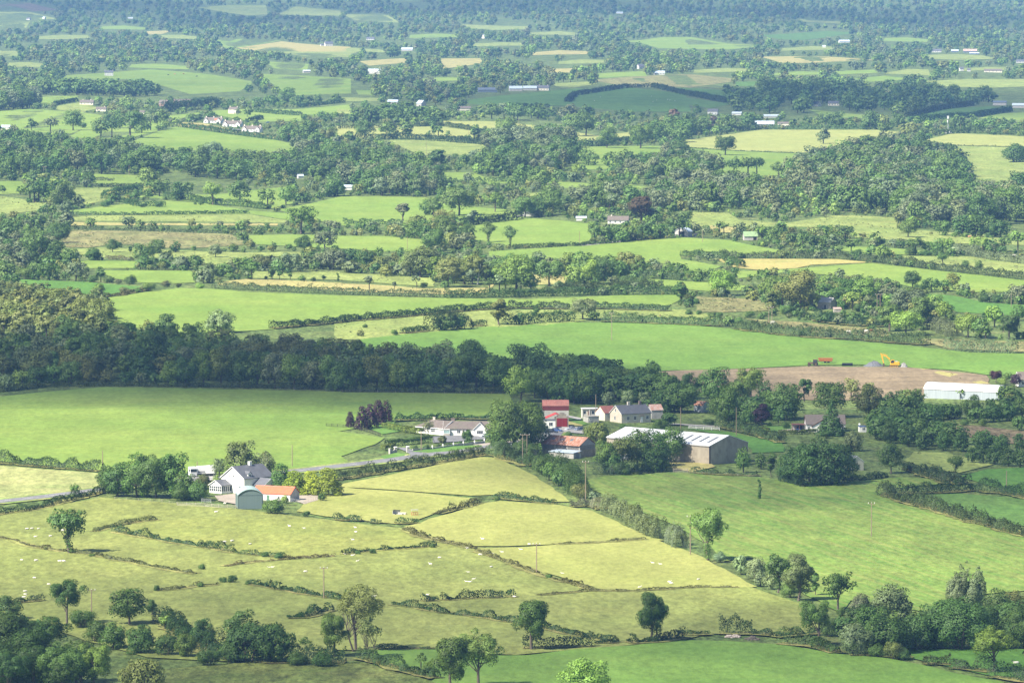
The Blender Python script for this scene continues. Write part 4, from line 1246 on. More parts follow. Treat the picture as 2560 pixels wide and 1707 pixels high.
# woods and copses: (outline of the tree feet, spacing m across, spacing m in depth, height m lo, hi, styles, tints)
WOODS = [
 ('M2 430,360 700,400 1000,425 1300,465 1500,435 1800,395 2080,345 1950,300 1500,310 1000,320 480,290', 8.5, 28, 6, 12, 'round mound ash round', 'M O G L M'),
 ('M3 600,570 900,595 1350,590 1700,720 1650,640 1350,500 900,450 640,480', 9, 30, 6, 12, 'round mound ash', 'M O L G'),
 ('M2 560,200 1180,150 1150,110 540,60', 13, 40, 6, 11, 'round mound ash', 'M O G'),
 ('M1 -40,1120 300,1085 760,1075 1200,1085 2350,1105 M2 0,1115 1120,1120 1140,1060 900,1040 600,1010 330,990 0,950 M1 2300,930 2000,960 1750,940 1500,900 1300,860 1000,880 780,830 500,850 -40,900', 8.5, 30, 10, 14.5, 'round willow mound oval mound birch', 'D M O B G M'),
 ('M1 -40,800 380,800 480,780 700,690 770,670 700,600 560,580 -40,540', 6.5, 26, 10, 13, 'birch oval birch round', 'O O O B'),
 ('M2 1180,1165 1350,1180 1700,1240 1850,1220 2200,1230 2350,1330 2350,1250 2200,1210 2000,1150 1750,1080 1500,1030 1300,1030 1180,1070', 8, 28, 9, 14, 'mound round willow', 'D D M'),
 ('M3 200,1330 420,1360 560,1340 700,1320 860,1300 800,1270 500,1270 200,1280', 7, 26, 5, 9, 'mound round willow', 'D M M'),
 ('M3 1050,1230 1350,1240 1700,1280 1650,1230 1250,1210', 8, 28, 5, 9, 'mound round willow', 'M D O'),
 ('S3 1300,470 1500,330 2352,300 2352,420 2050,520', 5, 18, 2.5, 6, 'willow mound', 'D M M'),
 ('M3 0,1330 200,1330 420,1390 700,1370 800,1300 420,1330', 7, 22, 4, 8, 'mound willow', 'D M M'),
 ('M3 1300,1420 1500,1400 1900,1370 2380,1340 2380,1260 1900,1290 1500,1270', 8, 35, 7, 11, 'round willow', 'D D M'),
 ('M3 1250,1460 1500,1510 1900,1560 2300,1560 2380,1530 1700,1420 1400,1370', 8, 30, 6, 10, 'round willow', 'D D M'),
 ('B1 60,1250 700,1300 1300,1420 2000,1440 2000,1380 1500,1350 1000,1230 600,1200 200,1180', 8, 26, 4, 8, 'willow bush round', 'D D M'),
 ('B1 -40,1700 400,1700 700,1580 500,1400 200,1300 -40,1250', 9, 28, 9, 14, 'round round ash', 'D D D M'),
 ('B3 1150,1370 1550,1395 2000,1330 2340,1330 2380,1250 2050,1200 1700,1230 1200,1230', 8, 26, 6, 11, 'willow round', 'D D D M'),
 # T rows
 ('T1 -40,1230 500,1185 650,1200 1000,1190 1600,1230 2350,1250 T2 300,1250 700,1250 700,1180 300,1130 0,1090 T1 2100,1090 1900,1100 1500,1090 800,1070 300,1100 -40,1100', 13.42, 66, 12.2, 19.2, 'round round mound', 'M D M G M'),
 ('T1 -40,800 120,775 280,725 270,690 -40,690', 10.98, 66, 15.86, 21.76, 'round', 'D M G'), ('T1 290,668 540,655 900,665 1100,650 1300,660 1290,640 900,625 300,625', 13.42, 55, 13.42, 19.2, 'round', 'M D M'),
 ('T1 -40,1100 250,1080 300,1010 -40,980', 13.42, 66, 10.98, 16.64, 'round willow', 'D M'), ('T1 440,1020 560,1010 640,1010 850,1010 860,980 560,960', 12.2, 66, 10.98, 15.36, 'round willow', 'D M'),
 ('T2 -40,1345 240,1340 600,1345 720,1320 680,1260 300,1250 -40,1255', 10.98, 44, 13.42, 19.2, 'round', 'D M G'), ('T2 900,1205 1270,1222 1590,1150 1600,1080 1250,1060 1000,1120', 13.42, 55, 14.64, 21.76, 'round', 'M G D'),
 ('T2 930,1010 1200,1040 1600,1040 1590,990 1200,980 1000,985', 14.64, 66, 14.64, 21.76, 'round', 'G M'), ('T2 1270,1312 1500,1302 1490,1260 1250,1260', 12.2, 55, 12.2, 16.64, 'round', 'M D'),
 ('T2 1210,1480 1500,1450 2400,1460 2400,1310 1900,1310 1500,1330 1350,1390', 14.64, 66, 10.98, 19.2, 'round round ash mound', 'M G G M D'), ('T2 -40,855 200,850 700,860 700,830 400,790 -40,830', 13.42, 66, 12.2, 17.92, 'round', 'D M'),
 ('T2 960,815 1300,830 2000,815 2300,820 2300,770 1900,770 1500,735 1200,740 960,770', 17.08, 88, 13.42, 20.48, 'round', 'M M G'), ('T2 1900,1230 2400,1250 2400,1060 2250,1080 2000,1170', 13.42, 66, 12.2, 19.2, 'round', 'M D G'),
 ('T2 2200,960 2400,985 2400,900 2250,880', 14.64, 66, 13.42, 20.48, 'round', 'M'), ('T3 690,1210 1000,1450 1400,1460 1620,1555 2250,1545 2400,1500 2400,1330 2000,1260 1960,1190 1830,1100 1660,1075 1250,1070 1050,1080 850,1130', 14.64, 49.5, 13.42, 21.76, 'round round mound', 'M M G G D'),
 ('T3 -40,1320 280,1290 640,1270 700,1420 950,1440 600,1440 300,1430 -40,1450', 13.42, 55, 12.2, 19.2, 'round', 'M G G M'), ('T3 -40,1260 250,1230 280,1180 100,1120 -40,1100', 13.42, 66, 12.2, 19.2, 'round', 'M G'),
 ('T3 340,785 820,785 1550,795 1800,740 2140,715 2140,640 1200,650 540,610 420,690', 20.74, 132, 13.42, 20.48, 'round', 'D M'), ('T3 -40,800 340,810 330,760 100,730 -40,740', 19.52, 132, 12.2, 17.92, 'round', 'M D'),
 ('M2 -20,80 460,40 440,20 0,40', 60, 80, 3, 5, 'bush', 'M D'), ('M3 900,120 1300,160 2380,200 2380,150 1700,120 1000,90', 26, 60, 5, 9, 'ash round', 'M L O'), ('M3 480,60 1100,150 1100,110 520,30', 22, 50, 5, 9, 'ash round', 'M O'),
 ('M1 -40,400 130,395 300,330 480,330 560,240 300,120 -40,120', 13, 50, 5, 10, 'round willow', 'M G D'), ('T1 -40,1570 490,1570 460,1470 300,1440 -40,1500', 12, 50, 6, 11, 'round willow ash', 'M G'),
 ('M3 560,560 900,600 1350,600 1350,480 900,440 600,470', 11, 45, 6, 12, 'round', 'M O L'), ('M1 1480,370 1700,330 2330,310 2330,260 1900,290 1500,350', 14, 45, 5, 9, 'willow round', 'M G B'), ('M2 0,330 640,380 640,330 200,260 0,260', 14, 45, 5, 9, 'willow round', 'G M O'),
]
# the far plain and hillside: filled wherever no field lies
FAR_WOODS = [
 ('T1 -80,640 300,620 900,610 1300,640 1740,640 2400,690 T2 300,700 900,745 1180,745 1500,730 1560,720 T3 -20,760 340,760 420,640 1200,650 2200,640 2500,640 2500,-30 T1 -80,-30', 13.5, 125, 9, 15, 'mound round oval mound', 'M M L D O G'),
 ('T1 1740,740 2400,700 T2 200,850 700,850 300,700 T1 2400,680', 16, 80, 9, 14, 'round', 'M D'),
 ('T3 540,600 2140,640 2400,610 2400,560 1200,560', 20, 120, 9, 14, 'round', 'M D'),
 ('T1 -40,690 1740,700 2350,740 T2 900,760 1500,760 T3 -20,800 860,820 1560,830 2400,840 2400,1559 M3 -20,240 M2 0,60 M1 1200,60 -40,60', 12, 44, 2.2, 9, 'mound round willow mound mound', 'M M O G D L'),
 ('M1 -40,60 2350,60 M2 2350,40 M3 2380,200 2380,640 1300,720 M2 2300,560 1200,400 M1 2300,400 -40,430', 10, 34, 1.8, 6, 'willow mound willow round', 'M M O G D'),
]
CLEAR = []   # outlines kept free of far woods besides the fields
TT = {'D': (.072, .13, .03), 'M': (.108, .178, .04), 'L': (.185, .275, .055), 'O': (.165, .19, .052), 'B': (.115, .14, .045), 'G': (.15, .185, .085),
      'S': (.18, .24, .115), 'P': (.05, .02, .03), 'Y': (.23, .29, .03), 'R': (.105, .075, .045)}
# places used in the labels of trees that stand in company: (phrase, group, x0, y0, x1, y1 in native pixels)
PLACES = [
 ('in the dark clump beside the left road', 'trees of the dark clump by the left road', 225, 1120, 520, 1300), ('around the white two-storey house', 'shrubs round the white house', 520, 1130, 860, 1330),
 ('in the shaded scrub at the bottom left', 'trees of the bottom left scrub', -60, 1500, 960, 1900), ('on the low banks of the left pastures', 'bushes on the left pasture banks', -60, 1300, 850, 1500), ('on the banks of the sunny pastures', 'bushes on the sunny pasture banks', 850, 1230, 1400, 1500),
 ('along the tall hedge below the rusty barn', 'growth of the tall hedge', 1320, 1130, 1500, 1260), ('along the slanting pale willow hedge', 'willows of the slanting hedge', 1500, 1180, 1990, 1520), ('at the bottom centre of the green field edge', 'trees at the bottom centre', 850, 1500, 1990, 1800),
 ('in the willow thicket at the bottom right', 'trees of the bottom right thicket', 1990, 1440, 2700, 1800), ('in the round dark clump above the streaky field', 'trees of the round dark clump', 1850, 1130, 2150, 1230), ('on the top edge of the right green fields', 'trees above the right green fields', 2150, 1120, 2700, 1240),
 ('before the grey shed with the white roof', 'trees before the grey shed', 1440, 1130, 1720, 1230), ('beside the road by the white bungalow', 'growth by the bungalow road', 1060, 1090, 1400, 1160), ('in the purple group by the black fence', 'purple trees by the black fence', 860, 1040, 980, 1090), ('in the bungalow garden', 'shrubs of the bungalow garden', 980, 1050, 1240, 1130),
 ('around the beige farmhouse yard', 'trees of the farm yard', 1240, 1040, 1720, 1135), ('below the round dark clump and the lane', 'trees by the lane', 1720, 1060, 1960, 1180), ('behind the red farm buildings', 'trees behind the red farm buildings', 1270, 930, 1700, 1045), ('in the wood behind the big green field', 'trees of the wood behind the big green field', -60, 850, 1275, 1000),
 ('around the brown-roofed white house', 'trees round the brown-roofed white house', 1700, 960, 2180, 1110), ('before the long silver barn', 'trees before the silver barn', 2180, 960, 2700, 1060), ('in the dark strip under the heath patch', 'trees under the heath patch', 2100, 1060, 2700, 1140),
 ('in the olive wood at the left edge', 'trees of the olive wood', -60, 730, 300, 860), ('in the scrub of the upper left meadows', 'scrub of the upper left meadows', -60, 575, 560, 735), ('in the scrub row left of centre', 'scrub row left of centre', 560, 610, 960, 735), ('in the central copse', 'trees of the central copse', 960, 600, 1600, 760), ('in the hedges above the green slope', 'bushes above the green slope', 800, 735, 1700, 850),
 ('in the scrub around the ruined stone cottage', 'scrub round the stone cottage', 1640, 640, 2230, 860), ('at the right end of the green slope', 'trees right of the green slope', 2230, 640, 2700, 870), ('along the meadow hedges at the right', 'hedgerow trees at right', 1700, 560, 2700, 690), ('in the row with bare stems above the green field', 'row of bare-stemmed trees', 1470, 570, 1710, 612),
 ('in the hedges of the upper left fields', 'hedgerow trees of the upper left fields', -60, 440, 840, 585), ('along the upper centre hedges', 'hedgerow trees of the upper centre', 840, 470, 1480, 650), ('in the far wood at the right', 'trees of the far right wood', 1700, 380, 2700, 580), ('in the far wood at the centre', 'trees of the far centre wood', 1150, 380, 1760, 560), ('in the far wood at the left', 'trees of the far left wood', -60, 350, 1150, 460), ('by the far left fields', 'trees of the far left fields', -60, 200, 900, 360), ('along the far hay fields', 'trees of the far hay fields', 850, 270, 2700, 390),
]
# ------------------------------------------------------------------ building materials
W_WHITE = mat('white_render', (.78, .77, .73), .8, .08, .4); W_FAR = mat('dull_white', (.58, .57, .54), .85, .15, .3); W_CREAM = mat('cream_render', (.72, .66, .52), .85, .1, .4)
W_BEIGE = mat('beige_pebbledash', (.60, .53, .43), .9, .12, .6); W_STONE = mat('old_stone', (.36, .33, .29), .9, .35, 1.2); W_GREYWALL = mat('grey_block', (.42, .40, .37), .9, .2, .7)
W_CONC = streaky('stained_concrete', ((.33, .285, .22), (.42, .37, .29), (.24, .205, .155)), (.5, .5, .06), .9)
W_BROWN = mat('brown_brick', (.25, .17, .13), .9, .25, 1.5)
R_SLATE = streaky('dark_slate', ((.085, .09, .105), (.13, .135, .15), (.10, .10, .11)), (.9, .25, .9), .55); R_TILE = streaky('brown_roof_tile', ((.115, .09, .08), (.16, .13, .115), (.13, .12, .09)), (1.2, .3, 1.2), .8)
R_WHITE = streaky('white_roof_sheet', ((.68, .69, .70), (.74, .75, .76), (.62, .63, .635)), (.9, .12, .9), .45); R_SILVER = streaky('silver_sheet', ((.62, .66, .69), (.72, .76, .79), (.58, .62, .66)), (1.5, .1, 1.5), .4, .3)
S_SILVER = streaky('silver_wall_sheet', ((.29, .33, .355), (.38, .42, .445), (.33, .37, .40)), (2.2, 2.2, .08), .5, .2); S_GREEN = streaky('green_grey_sheet', ((.105, .15, .145), (.135, .18, .175), (.12, .165, .16)), (3.0, 3.0, .1), .55)
R_GREEN = streaky('green_grey_roof', ((.27, .37, .35), (.33, .43, .41), (.30, .38, .36)), (.15, 2.5, 1), .5); R_ORANGE = streaky('orange_painted_sheet', ((.52, .115, .05), (.6, .15, .065), (.42, .13, .075)), (2.5, .15, 1), .55)
R_RED = streaky('faded_red_sheet', ((.24, .07, .055), (.30, .13, .10), (.20, .085, .065)), (2.2, .15, 1), .65); S_RED = streaky('dark_red_sheet', ((.13, .018, .02), (.165, .025, .028), (.11, .025, .025)), (3, 3, .1), .55); R_BRIGHTRED = mat('bright_red_roof', (.48, .06, .05), .6, .08, .5)
R_RUST = streaky('rusty_sheet', ((.34, .135, .07), (.46, .33, .27), (.27, .10, .055)), (1.6, .2, 1), .8, 0, .45, .6); R_DULLRUST = streaky('dull_rust_sheet', ((.42, .2, .13), (.5, .45, .42), (.35, .16, .1)), (1.5, .2, 1), .8)
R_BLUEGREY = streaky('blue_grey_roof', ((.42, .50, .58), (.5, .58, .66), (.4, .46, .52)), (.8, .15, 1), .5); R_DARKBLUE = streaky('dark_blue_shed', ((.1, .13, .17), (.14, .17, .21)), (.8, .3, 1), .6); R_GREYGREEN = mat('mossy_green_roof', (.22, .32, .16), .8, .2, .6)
DOOR_RED = mat('red_door_paint', (.23, .018, .02), .5, .1, 1.0); P_WHITE = mat('white_paint', (.8, .8, .79), .5, .04, .8); P_BROWN = mat('brown_paint', (.16, .06, .04), .5, .1, 1)
GLASS = mat('window_glass', (.035, .045, .055), .12, .3, .4, spec=.6); GLASS_PALE = mat('pale_glass', (.30, .42, .42), .15, .2, .4, spec=.6); SKYLIGHT = mat('skylight_sheet', (.14, .15, .16), .4, .2, .5)
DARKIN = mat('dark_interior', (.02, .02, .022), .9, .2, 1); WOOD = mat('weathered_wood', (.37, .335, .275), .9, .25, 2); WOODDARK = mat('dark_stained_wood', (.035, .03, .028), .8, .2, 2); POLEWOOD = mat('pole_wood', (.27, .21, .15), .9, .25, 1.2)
METAL = mat('galvanised_metal', (.55, .56, .57), .45, .15, 2, .5); CHIM = mat('chimney_render', (.62, .56, .47), .9, .15, 1); CHIMB = mat('chimney_brick', (.22, .17, .15), .9, .25, 2); POT = mat('clay_pot', (.4, .2, .12), .8, .2, 3)
MOSSWALL = mat('mossy_concrete', (.30, .26, .20), .95, .3, .8)

def arc(w, h, n=10):
    """segmental arch outline from (-w/2,0) to (w/2,0) rising h"""
    r = (w * w / 4 + h * h) / (2 * h); a0 = math.asin(min(1, w / 2 / r)); cz = h - r
    if h > w / 2: a0 = math.pi - a0
    return [(r * math.sin(-a0 + 2 * a0 * i / n), cz + r * math.cos(-a0 + 2 * a0 * i / n)) for i in range(n + 1)]

class Bld:
    """a building: local x along the ridge, local y across, z up; (ax,ay) is the corner pinned to a place on the ground"""
    def __init__(s, name, label, cat, anchor, corner, L, W, yaw, group=None):
        s.L, s.W, s.yaw = L, W, R(yaw)
        ax, ay = corner; ox, oy = ax * L / 2, ay * W / 2; c, sn = math.cos(s.yaw), math.sin(s.yaw)
        x0, y0 = anchor.x - (ox * c - oy * sn), anchor.y - (ox * sn + oy * c)
        s.z = float(hgt(np.float64(x0), np.float64(y0))); s.loc = (x0, y0, min(s.z, anchor.z))
        s.root = empty(name, s.loc, s.yaw); tag(s.root, label, cat, group)
        FOOT.append((x0, y0, .5 * math.hypot(L, W) * .8, mpp(s.loc)))
    def walls(s, m, eave, rise, x0=None, x1=None, y0=None, y1=None, axis='x', shape='gable', base=-.6, upper=None, split=0, inset=0.0):
        x0 = -s.L / 2 if x0 is None else x0; x1 = s.L / 2 if x1 is None else x1; y0 = -s.W / 2 if y0 is None else y0; y1 = s.W / 2 if y1 is None else y1
        w = (y1 - y0) if axis == 'x' else (x1 - x0); cc = (y0 + y1) / 2 if axis == 'x' else (x0 + x1) / 2
        if shape == 'gable': top = [(-w / 2, 0), (0, rise - .06), (w / 2, 0)]
        elif shape == 'arch': top = [(a, b - .06 if 0 < i < 10 else 0) for i, (a, b) in enumerate(arc(w, rise))]
        elif shape == 'hip': top = [(-w / 2, 0), (w / 2, 0)]
        poly = [(cc - w / 2, base)] + [(cc + a, eave + b) for a, b in top] + [(cc + w / 2, base)]
        mb = MB()
        if upper is not None:
            mb.prismx([(cc - w / 2, base), (cc - w / 2, split), (cc + w / 2, split), (cc + w / 2, base)], x0 + .03, x1 - .03, 0)
            mb.prismx([(cc - w / 2 - .03, split)] + [(cc + a * 1.004, eave + b) for a, b in top] + [(cc + w / 2 + .03, split)], x0, x1, 1)
            return mb.build('wall', [m, upper], s.root)
        (mb.prismx if axis == 'x' else mb.prism)(poly, x0 if axis == 'x' else y0, x1 if axis == 'x' else y1)
        return mb.build('wall', m, s.root)
    def roof(s, m, eave, rise, x0=None, x1=None, y0=None, y1=None, axis='x', shape='gable', over=.35, th=.16, trim=None, end=None, parent=None, lift=0.0):
        x0 = -s.L / 2 if x0 is None else x0; x1 = s.L / 2 if x1 is None else x1; y0 = -s.W / 2 if y0 is None else y0; y1 = s.W / 2 if y1 is None else y1
        w = (y1 - y0) if axis == 'x' else (x1 - x0); cc = (y0 + y1) / 2 if axis == 'x' else (x0 + x1) / 2
        e = over if end is None else end; a0, a1 = (x0, x1) if axis == 'x' else (y0, y1); mb = MB()
        if shape == 'gable':
            sl = rise / (w / 2); d = over * sl
            low = [(cc - w / 2 - over, eave - d), (cc, eave + rise), (cc + w / 2 + over, eave - d)]
        elif shape == 'arch':
            low = [(cc + a, eave + b) for a, b in arc(w + .1, rise)]; low = [(low[0][0] - .08, eave - .1)] + low + [(low[-1][0] + .08, eave - .1)]
        if shape == 'hip':
            o = over; h = w / 2; X0, X1, Y0, Y1 = a0 - o, a1 + o, cc - h - o, cc + h + o; zb = eave - .12; zt = eave + rise
            vs = [(X0, Y0, zb), (X1, Y0, zb), (X1, Y1, zb), (X0, Y1, zb), (X0, Y0, zb + .14), (X1, Y0, zb + .14), (X1, Y1, zb + .14), (X0, Y1, zb + .14), (a0 + h * .9, cc, zt), (a1 - h * .9, cc, zt)]
            if axis != 'x': vs = [(y, x, z) for x, y, z in vs]
            mb.add(vs, [(3, 2, 1, 0), (0, 1, 5, 4), (1, 2, 6, 5), (2, 3, 7, 6), (3, 0, 4, 7), (4, 5, 9, 8), (6, 7, 8, 9), (5, 6, 9), (7, 4, 8)])
        else:
            poly = [(p, z + .02 + lift) for p, z in low] + [(p, z + th + lift) for p, z in reversed(low)]
            n = len(low)
            for i in range(n - 1):
                q = [low[i], low[i + 1], (low[i + 1][0], low[i + 1][1] + th), (low[i][0], low[i][1] + th)]
                q = [(a, b + .02 + lift) for a, b in q]
                (mb.prismx if axis == 'x' else mb.prism)(q, a0 - e, a1 + e)
        ro = mb.build('roof', m, parent or s.root)
        if trim is not None and shape == 'gable':
            for k in (a0 - e - .05, a1 + e - .03):
                t = MB(); q = [(a, b - .06 + lift) for a, b in low] + [(a, b + th - .01 + lift) for a, b in reversed(low)]
                (t.prismx if axis == 'x' else t.prism)(q, k, k + .08); t.build('barge_board', trim, ro)
        return ro
    def window(s, face, u, z, w, h, frame=None, pane=None, off=0.0, mull=1, parent=None, name='window', bar=.09, place=None):
        """face: 'y-','y+','x-','x+' of the box; u along it; z sill height"""
        frame = frame or P_WHITE; pane = pane or GLASS
        ax = face[0]; sg = -1 if face[1] == '-' else 1
        d = (s.W / 2 if ax == 'y' else s.L / 2) if place is None else place; d += off
        fr, pn = MB(), MB()
        def put(mb, u0, u1, z0, z1, t0, t1):
            a, b = sorted((sg * (d + t0), sg * (d + t1)))
            if ax == 'y': mb.box(u0, u1, a, b, z0, z1)
            else: mb.box(a, b, u0, u1, z0, z1)
        u0, u1, z0, z1 = u - w / 2, u + w / 2, z, z + h
        put(fr, u0, u1, z0 - .06, z0 + bar, -.05, .09); put(fr, u0, u1, z1 - bar, z1, -.05, .07)
        put(fr, u0, u0 + bar, z0 + bar, z1 - bar, -.05, .07); put(fr, u1 - bar, u1, z0 + bar, z1 - bar, -.05, .07)
        for k in range(mull):
            m = u0 + (k + 1) * w / (mull + 1); put(fr, m - bar * .4, m + bar * .4, z0 + bar, z1 - bar, -.05, .065)
        put(pn, u0 + bar * .8, u1 - bar * .8, z0 + bar * .8, z1 - bar * .8, -.06, .035)
        f = fr.build(name, frame, parent or s.root); pn.build('pane', pane, f); return f
    def slab(s, name, m, face, u, z, w, h, t=.08, place=None, parent=None):
        ax = face[0]; sg = -1 if face[1] == '-' else 1; d = (s.W / 2 if ax == 'y' else s.L / 2) if place is None else place
        a, b = sorted((sg * (d - .04), sg * (d + t))); mb = MB()
        if ax == 'y': mb.bev(u - w / 2, u + w / 2, a, b, z, z + h, .02)
        else: mb.bev(a, b, u - w / 2, u + w / 2, z, z + h, .02)
        return mb.build(name, m, parent or s.root)
    def chimney(s, x, y, z0, z1, m=None, w=.8, d=.6, roof=None, pots=2):
        mb = MB(); mb.box(x - w / 2, x + w / 2, y - d / 2, y + d / 2, z0, z1); mb.box(x - w / 2 - .06, x + w / 2 + .06, y - d / 2 - .06, y + d / 2 + .06, z1, z1 + .12)
        c = mb.build('chimney', m or CHIM, roof or s.root)
        return c
FOOT = []

def plain_house(name, label, anchor, corner, L, W, yaw, eave, rise, wall, roof, wins=(), chims=(), door=None, group=None, cat='house', trim=None, shape='gable', over=.35, pane=None):
    b = Bld(name, label, cat, anchor, corner, L, W, yaw, group)
    b.walls(wall, eave, rise, shape=shape); ro = b.roof(roof, eave, rise, shape=shape, trim=trim, over=over)
    for wd in wins: b.window(*wd, pane=pane)
    for cx in chims: b.chimney(cx, 0, eave + rise * .75, eave + rise + .9, CHIM if wall is not W_BROWN else CHIMB, roof=ro)
    if door: b.slab('door', door[4] if len(door) > 4 else P_BROWN, door[0], door[1], 0, door[2], door[3], .05)
    return b
# ------------------------------------------------------------------ the farm in the foreground
def build_white_house():
    b = Bld('farmhouse', 'white two-storey farmhouse with dark slate roof and glazed sunroom in the lower left', 'house', G('S1', 955, 585), (-1, -1), 13.2, 10.6, 47)
    b.walls(W_WHITE, 5.0, 3.6); ro = b.roof(R_SLATE, 5.0, 3.6, trim=P_WHITE)
    b.chimney(1.2, 0, 8.1, 9.7, P_WHITE, 1.1, .8, ro)
    for u in (.9, 2.5): b.window('x-', u - 1.2, 5.1, .6, .8, frame=P_WHITE, mull=0, bar=.07)
    b.window('x-', -3.2, 1.0, 1.2, 1.5)
    # dormer on the near slope
    dm = MB().prism([(-4.2, 5.2), (-4.2, 6.3), (-3.4, 7.0), (-2.6, 6.3), (-2.6, 5.2)], -4.7, -2.2).build('dormer', P_WHITE, ro)
    MB().prism([(-4.4, 6.2), (-3.4, 7.05), (-2.4, 6.2), (-2.4, 6.32), (-3.4, 7.17), (-4.4, 6.32)], -4.85, -2.0).build('dormer_roof', R_SLATE, ro)
    b.window('y-', -3.4, 5.45, .8, .8, place=4.72, mull=0, parent=ro, name='dormer_window')
    # wing towards the yard
    b.walls(W_WHITE, 2.8, 2.0, x0=-2.6, x1=3.6, y0=-10.4, y1=-5.2, axis='y'); b.roof(R_SLATE, 2.8, 2.0, x0=-2.6, x1=3.6, y0=-10.4, y1=-5.3, axis='y', trim=P_WHITE, end=.2)
    b.window('y-', .5, 1.0, 1.3, 1.2, place=10.4)
    # sunroom on the front gable
    X0, X1, Y0, Y1 = -11.2, -6.65, .6, 6.2
    MB().box(X0, X1, Y0, Y1, -.6, .7).build('sunroom_wall', W_WHITE, b.root)
    sr = MB()
    for i in range(7):
        y = Y0 + .1 + i * (Y1 - Y0 - .2) / 6; sr.box(X0, X0 + .14, y - .08, y + .08, .7, 2.5)
    for i in range(1, 5):
        x = X0 + i * (X1 - X0) / 5; sr.box(x - .08, x + .08, Y0, Y0 + .14, .7, 2.5); sr.box(x - .08, x + .08, Y1 - .14, Y1, .7, 2.5)
    sr.box(X0, X1, Y0, Y0 + .16, 2.35, 2.65); sr.box(X0, X1, Y1 - .16, Y1, 2.35, 2.65); sr.box(X0 - .01, X0 + .15, Y0 + .16, Y1 - .16, 2.35, 2.66); sr.box(X0 - .005, X0 + .1, Y0 + .16, Y1 - .16, 1.5, 1.6)
    fr = sr.build('sunroom_frame', P_WHITE, b.root)
    MB().box(X0 + .05, X1, Y0 + .05, Y1 - .05, .7, 2.36).build('sunroom_glass', GLASS, fr)
    MB().prismx([(Y0, 2.65), ((Y0 + Y1) / 2, 4.1), (Y1, 2.65)], X0, X1).build('sunroom_gable', P_WHITE, b.root)
    b.roof(R_SLATE, 2.66, 1.55, x0=X0, x1=X1 - .3, y0=Y0, y1=Y1, trim=P_WHITE, over=.3)
    return b

def build_round_barn():
    b = Bld('arched_barn', 'grey green corrugated barn with arched roof, end-on before the white farmhouse', 'barn', G('S1', 872, 800), (-1, 1), 12.0, 7.9, 97)
    b.walls(S_GREEN, 4.5, 1.75, shape='arch'); b.roof(R_GREEN, 4.5, 1.75, shape='arch', end=.25)
    t = MB(); t.box(-6.06, -5.98, -3.9, 3.9, 4.36, 4.46)
    for y in (-3.9, 3.82): t.box(-6.06, -5.98, y, y + .1, 0, 4.36)
    t.build('frame', mat('dark_green_steel', (.05, .075, .075), .5), b.root)
    b.slab('sliding_door', S_GREEN, 'x-', 0, .1, 7.3, 4.15, .07)
def build_orange_shed():
    b = Bld('long_shed', 'long whitewashed shed with bright orange-red roof beside the arched barn', 'shed', G('S1', 1600, 695), (1, -1), 13.5, 6.6, -24)
    b.walls(W_GREYWALL, 2.4, 2.1); b.roof(R_ORANGE, 2.4, 2.1, over=.25)
    MB().box(-6.7, 6.7, -3.36, -3.29, .3, 2.2).build('whitewash', W_WHITE, b.root)
    b.window('y-', 2.6, .9, .8, .7, frame=WOOD, mull=0, off=.08); b.slab('door', P_WHITE, 'y-', 4.6, 0, 1.1, 1.9, .1); b.slab('door', mat('green_door', (.12, .22, .14), .6), 'y-', -1.2, 0, 1.1, 1.9, .1)
    MB().box(-6.9, 6.9, -.25, .25, 4.46, 4.62).build('ridge_cap', R_DULLRUST, b.root)

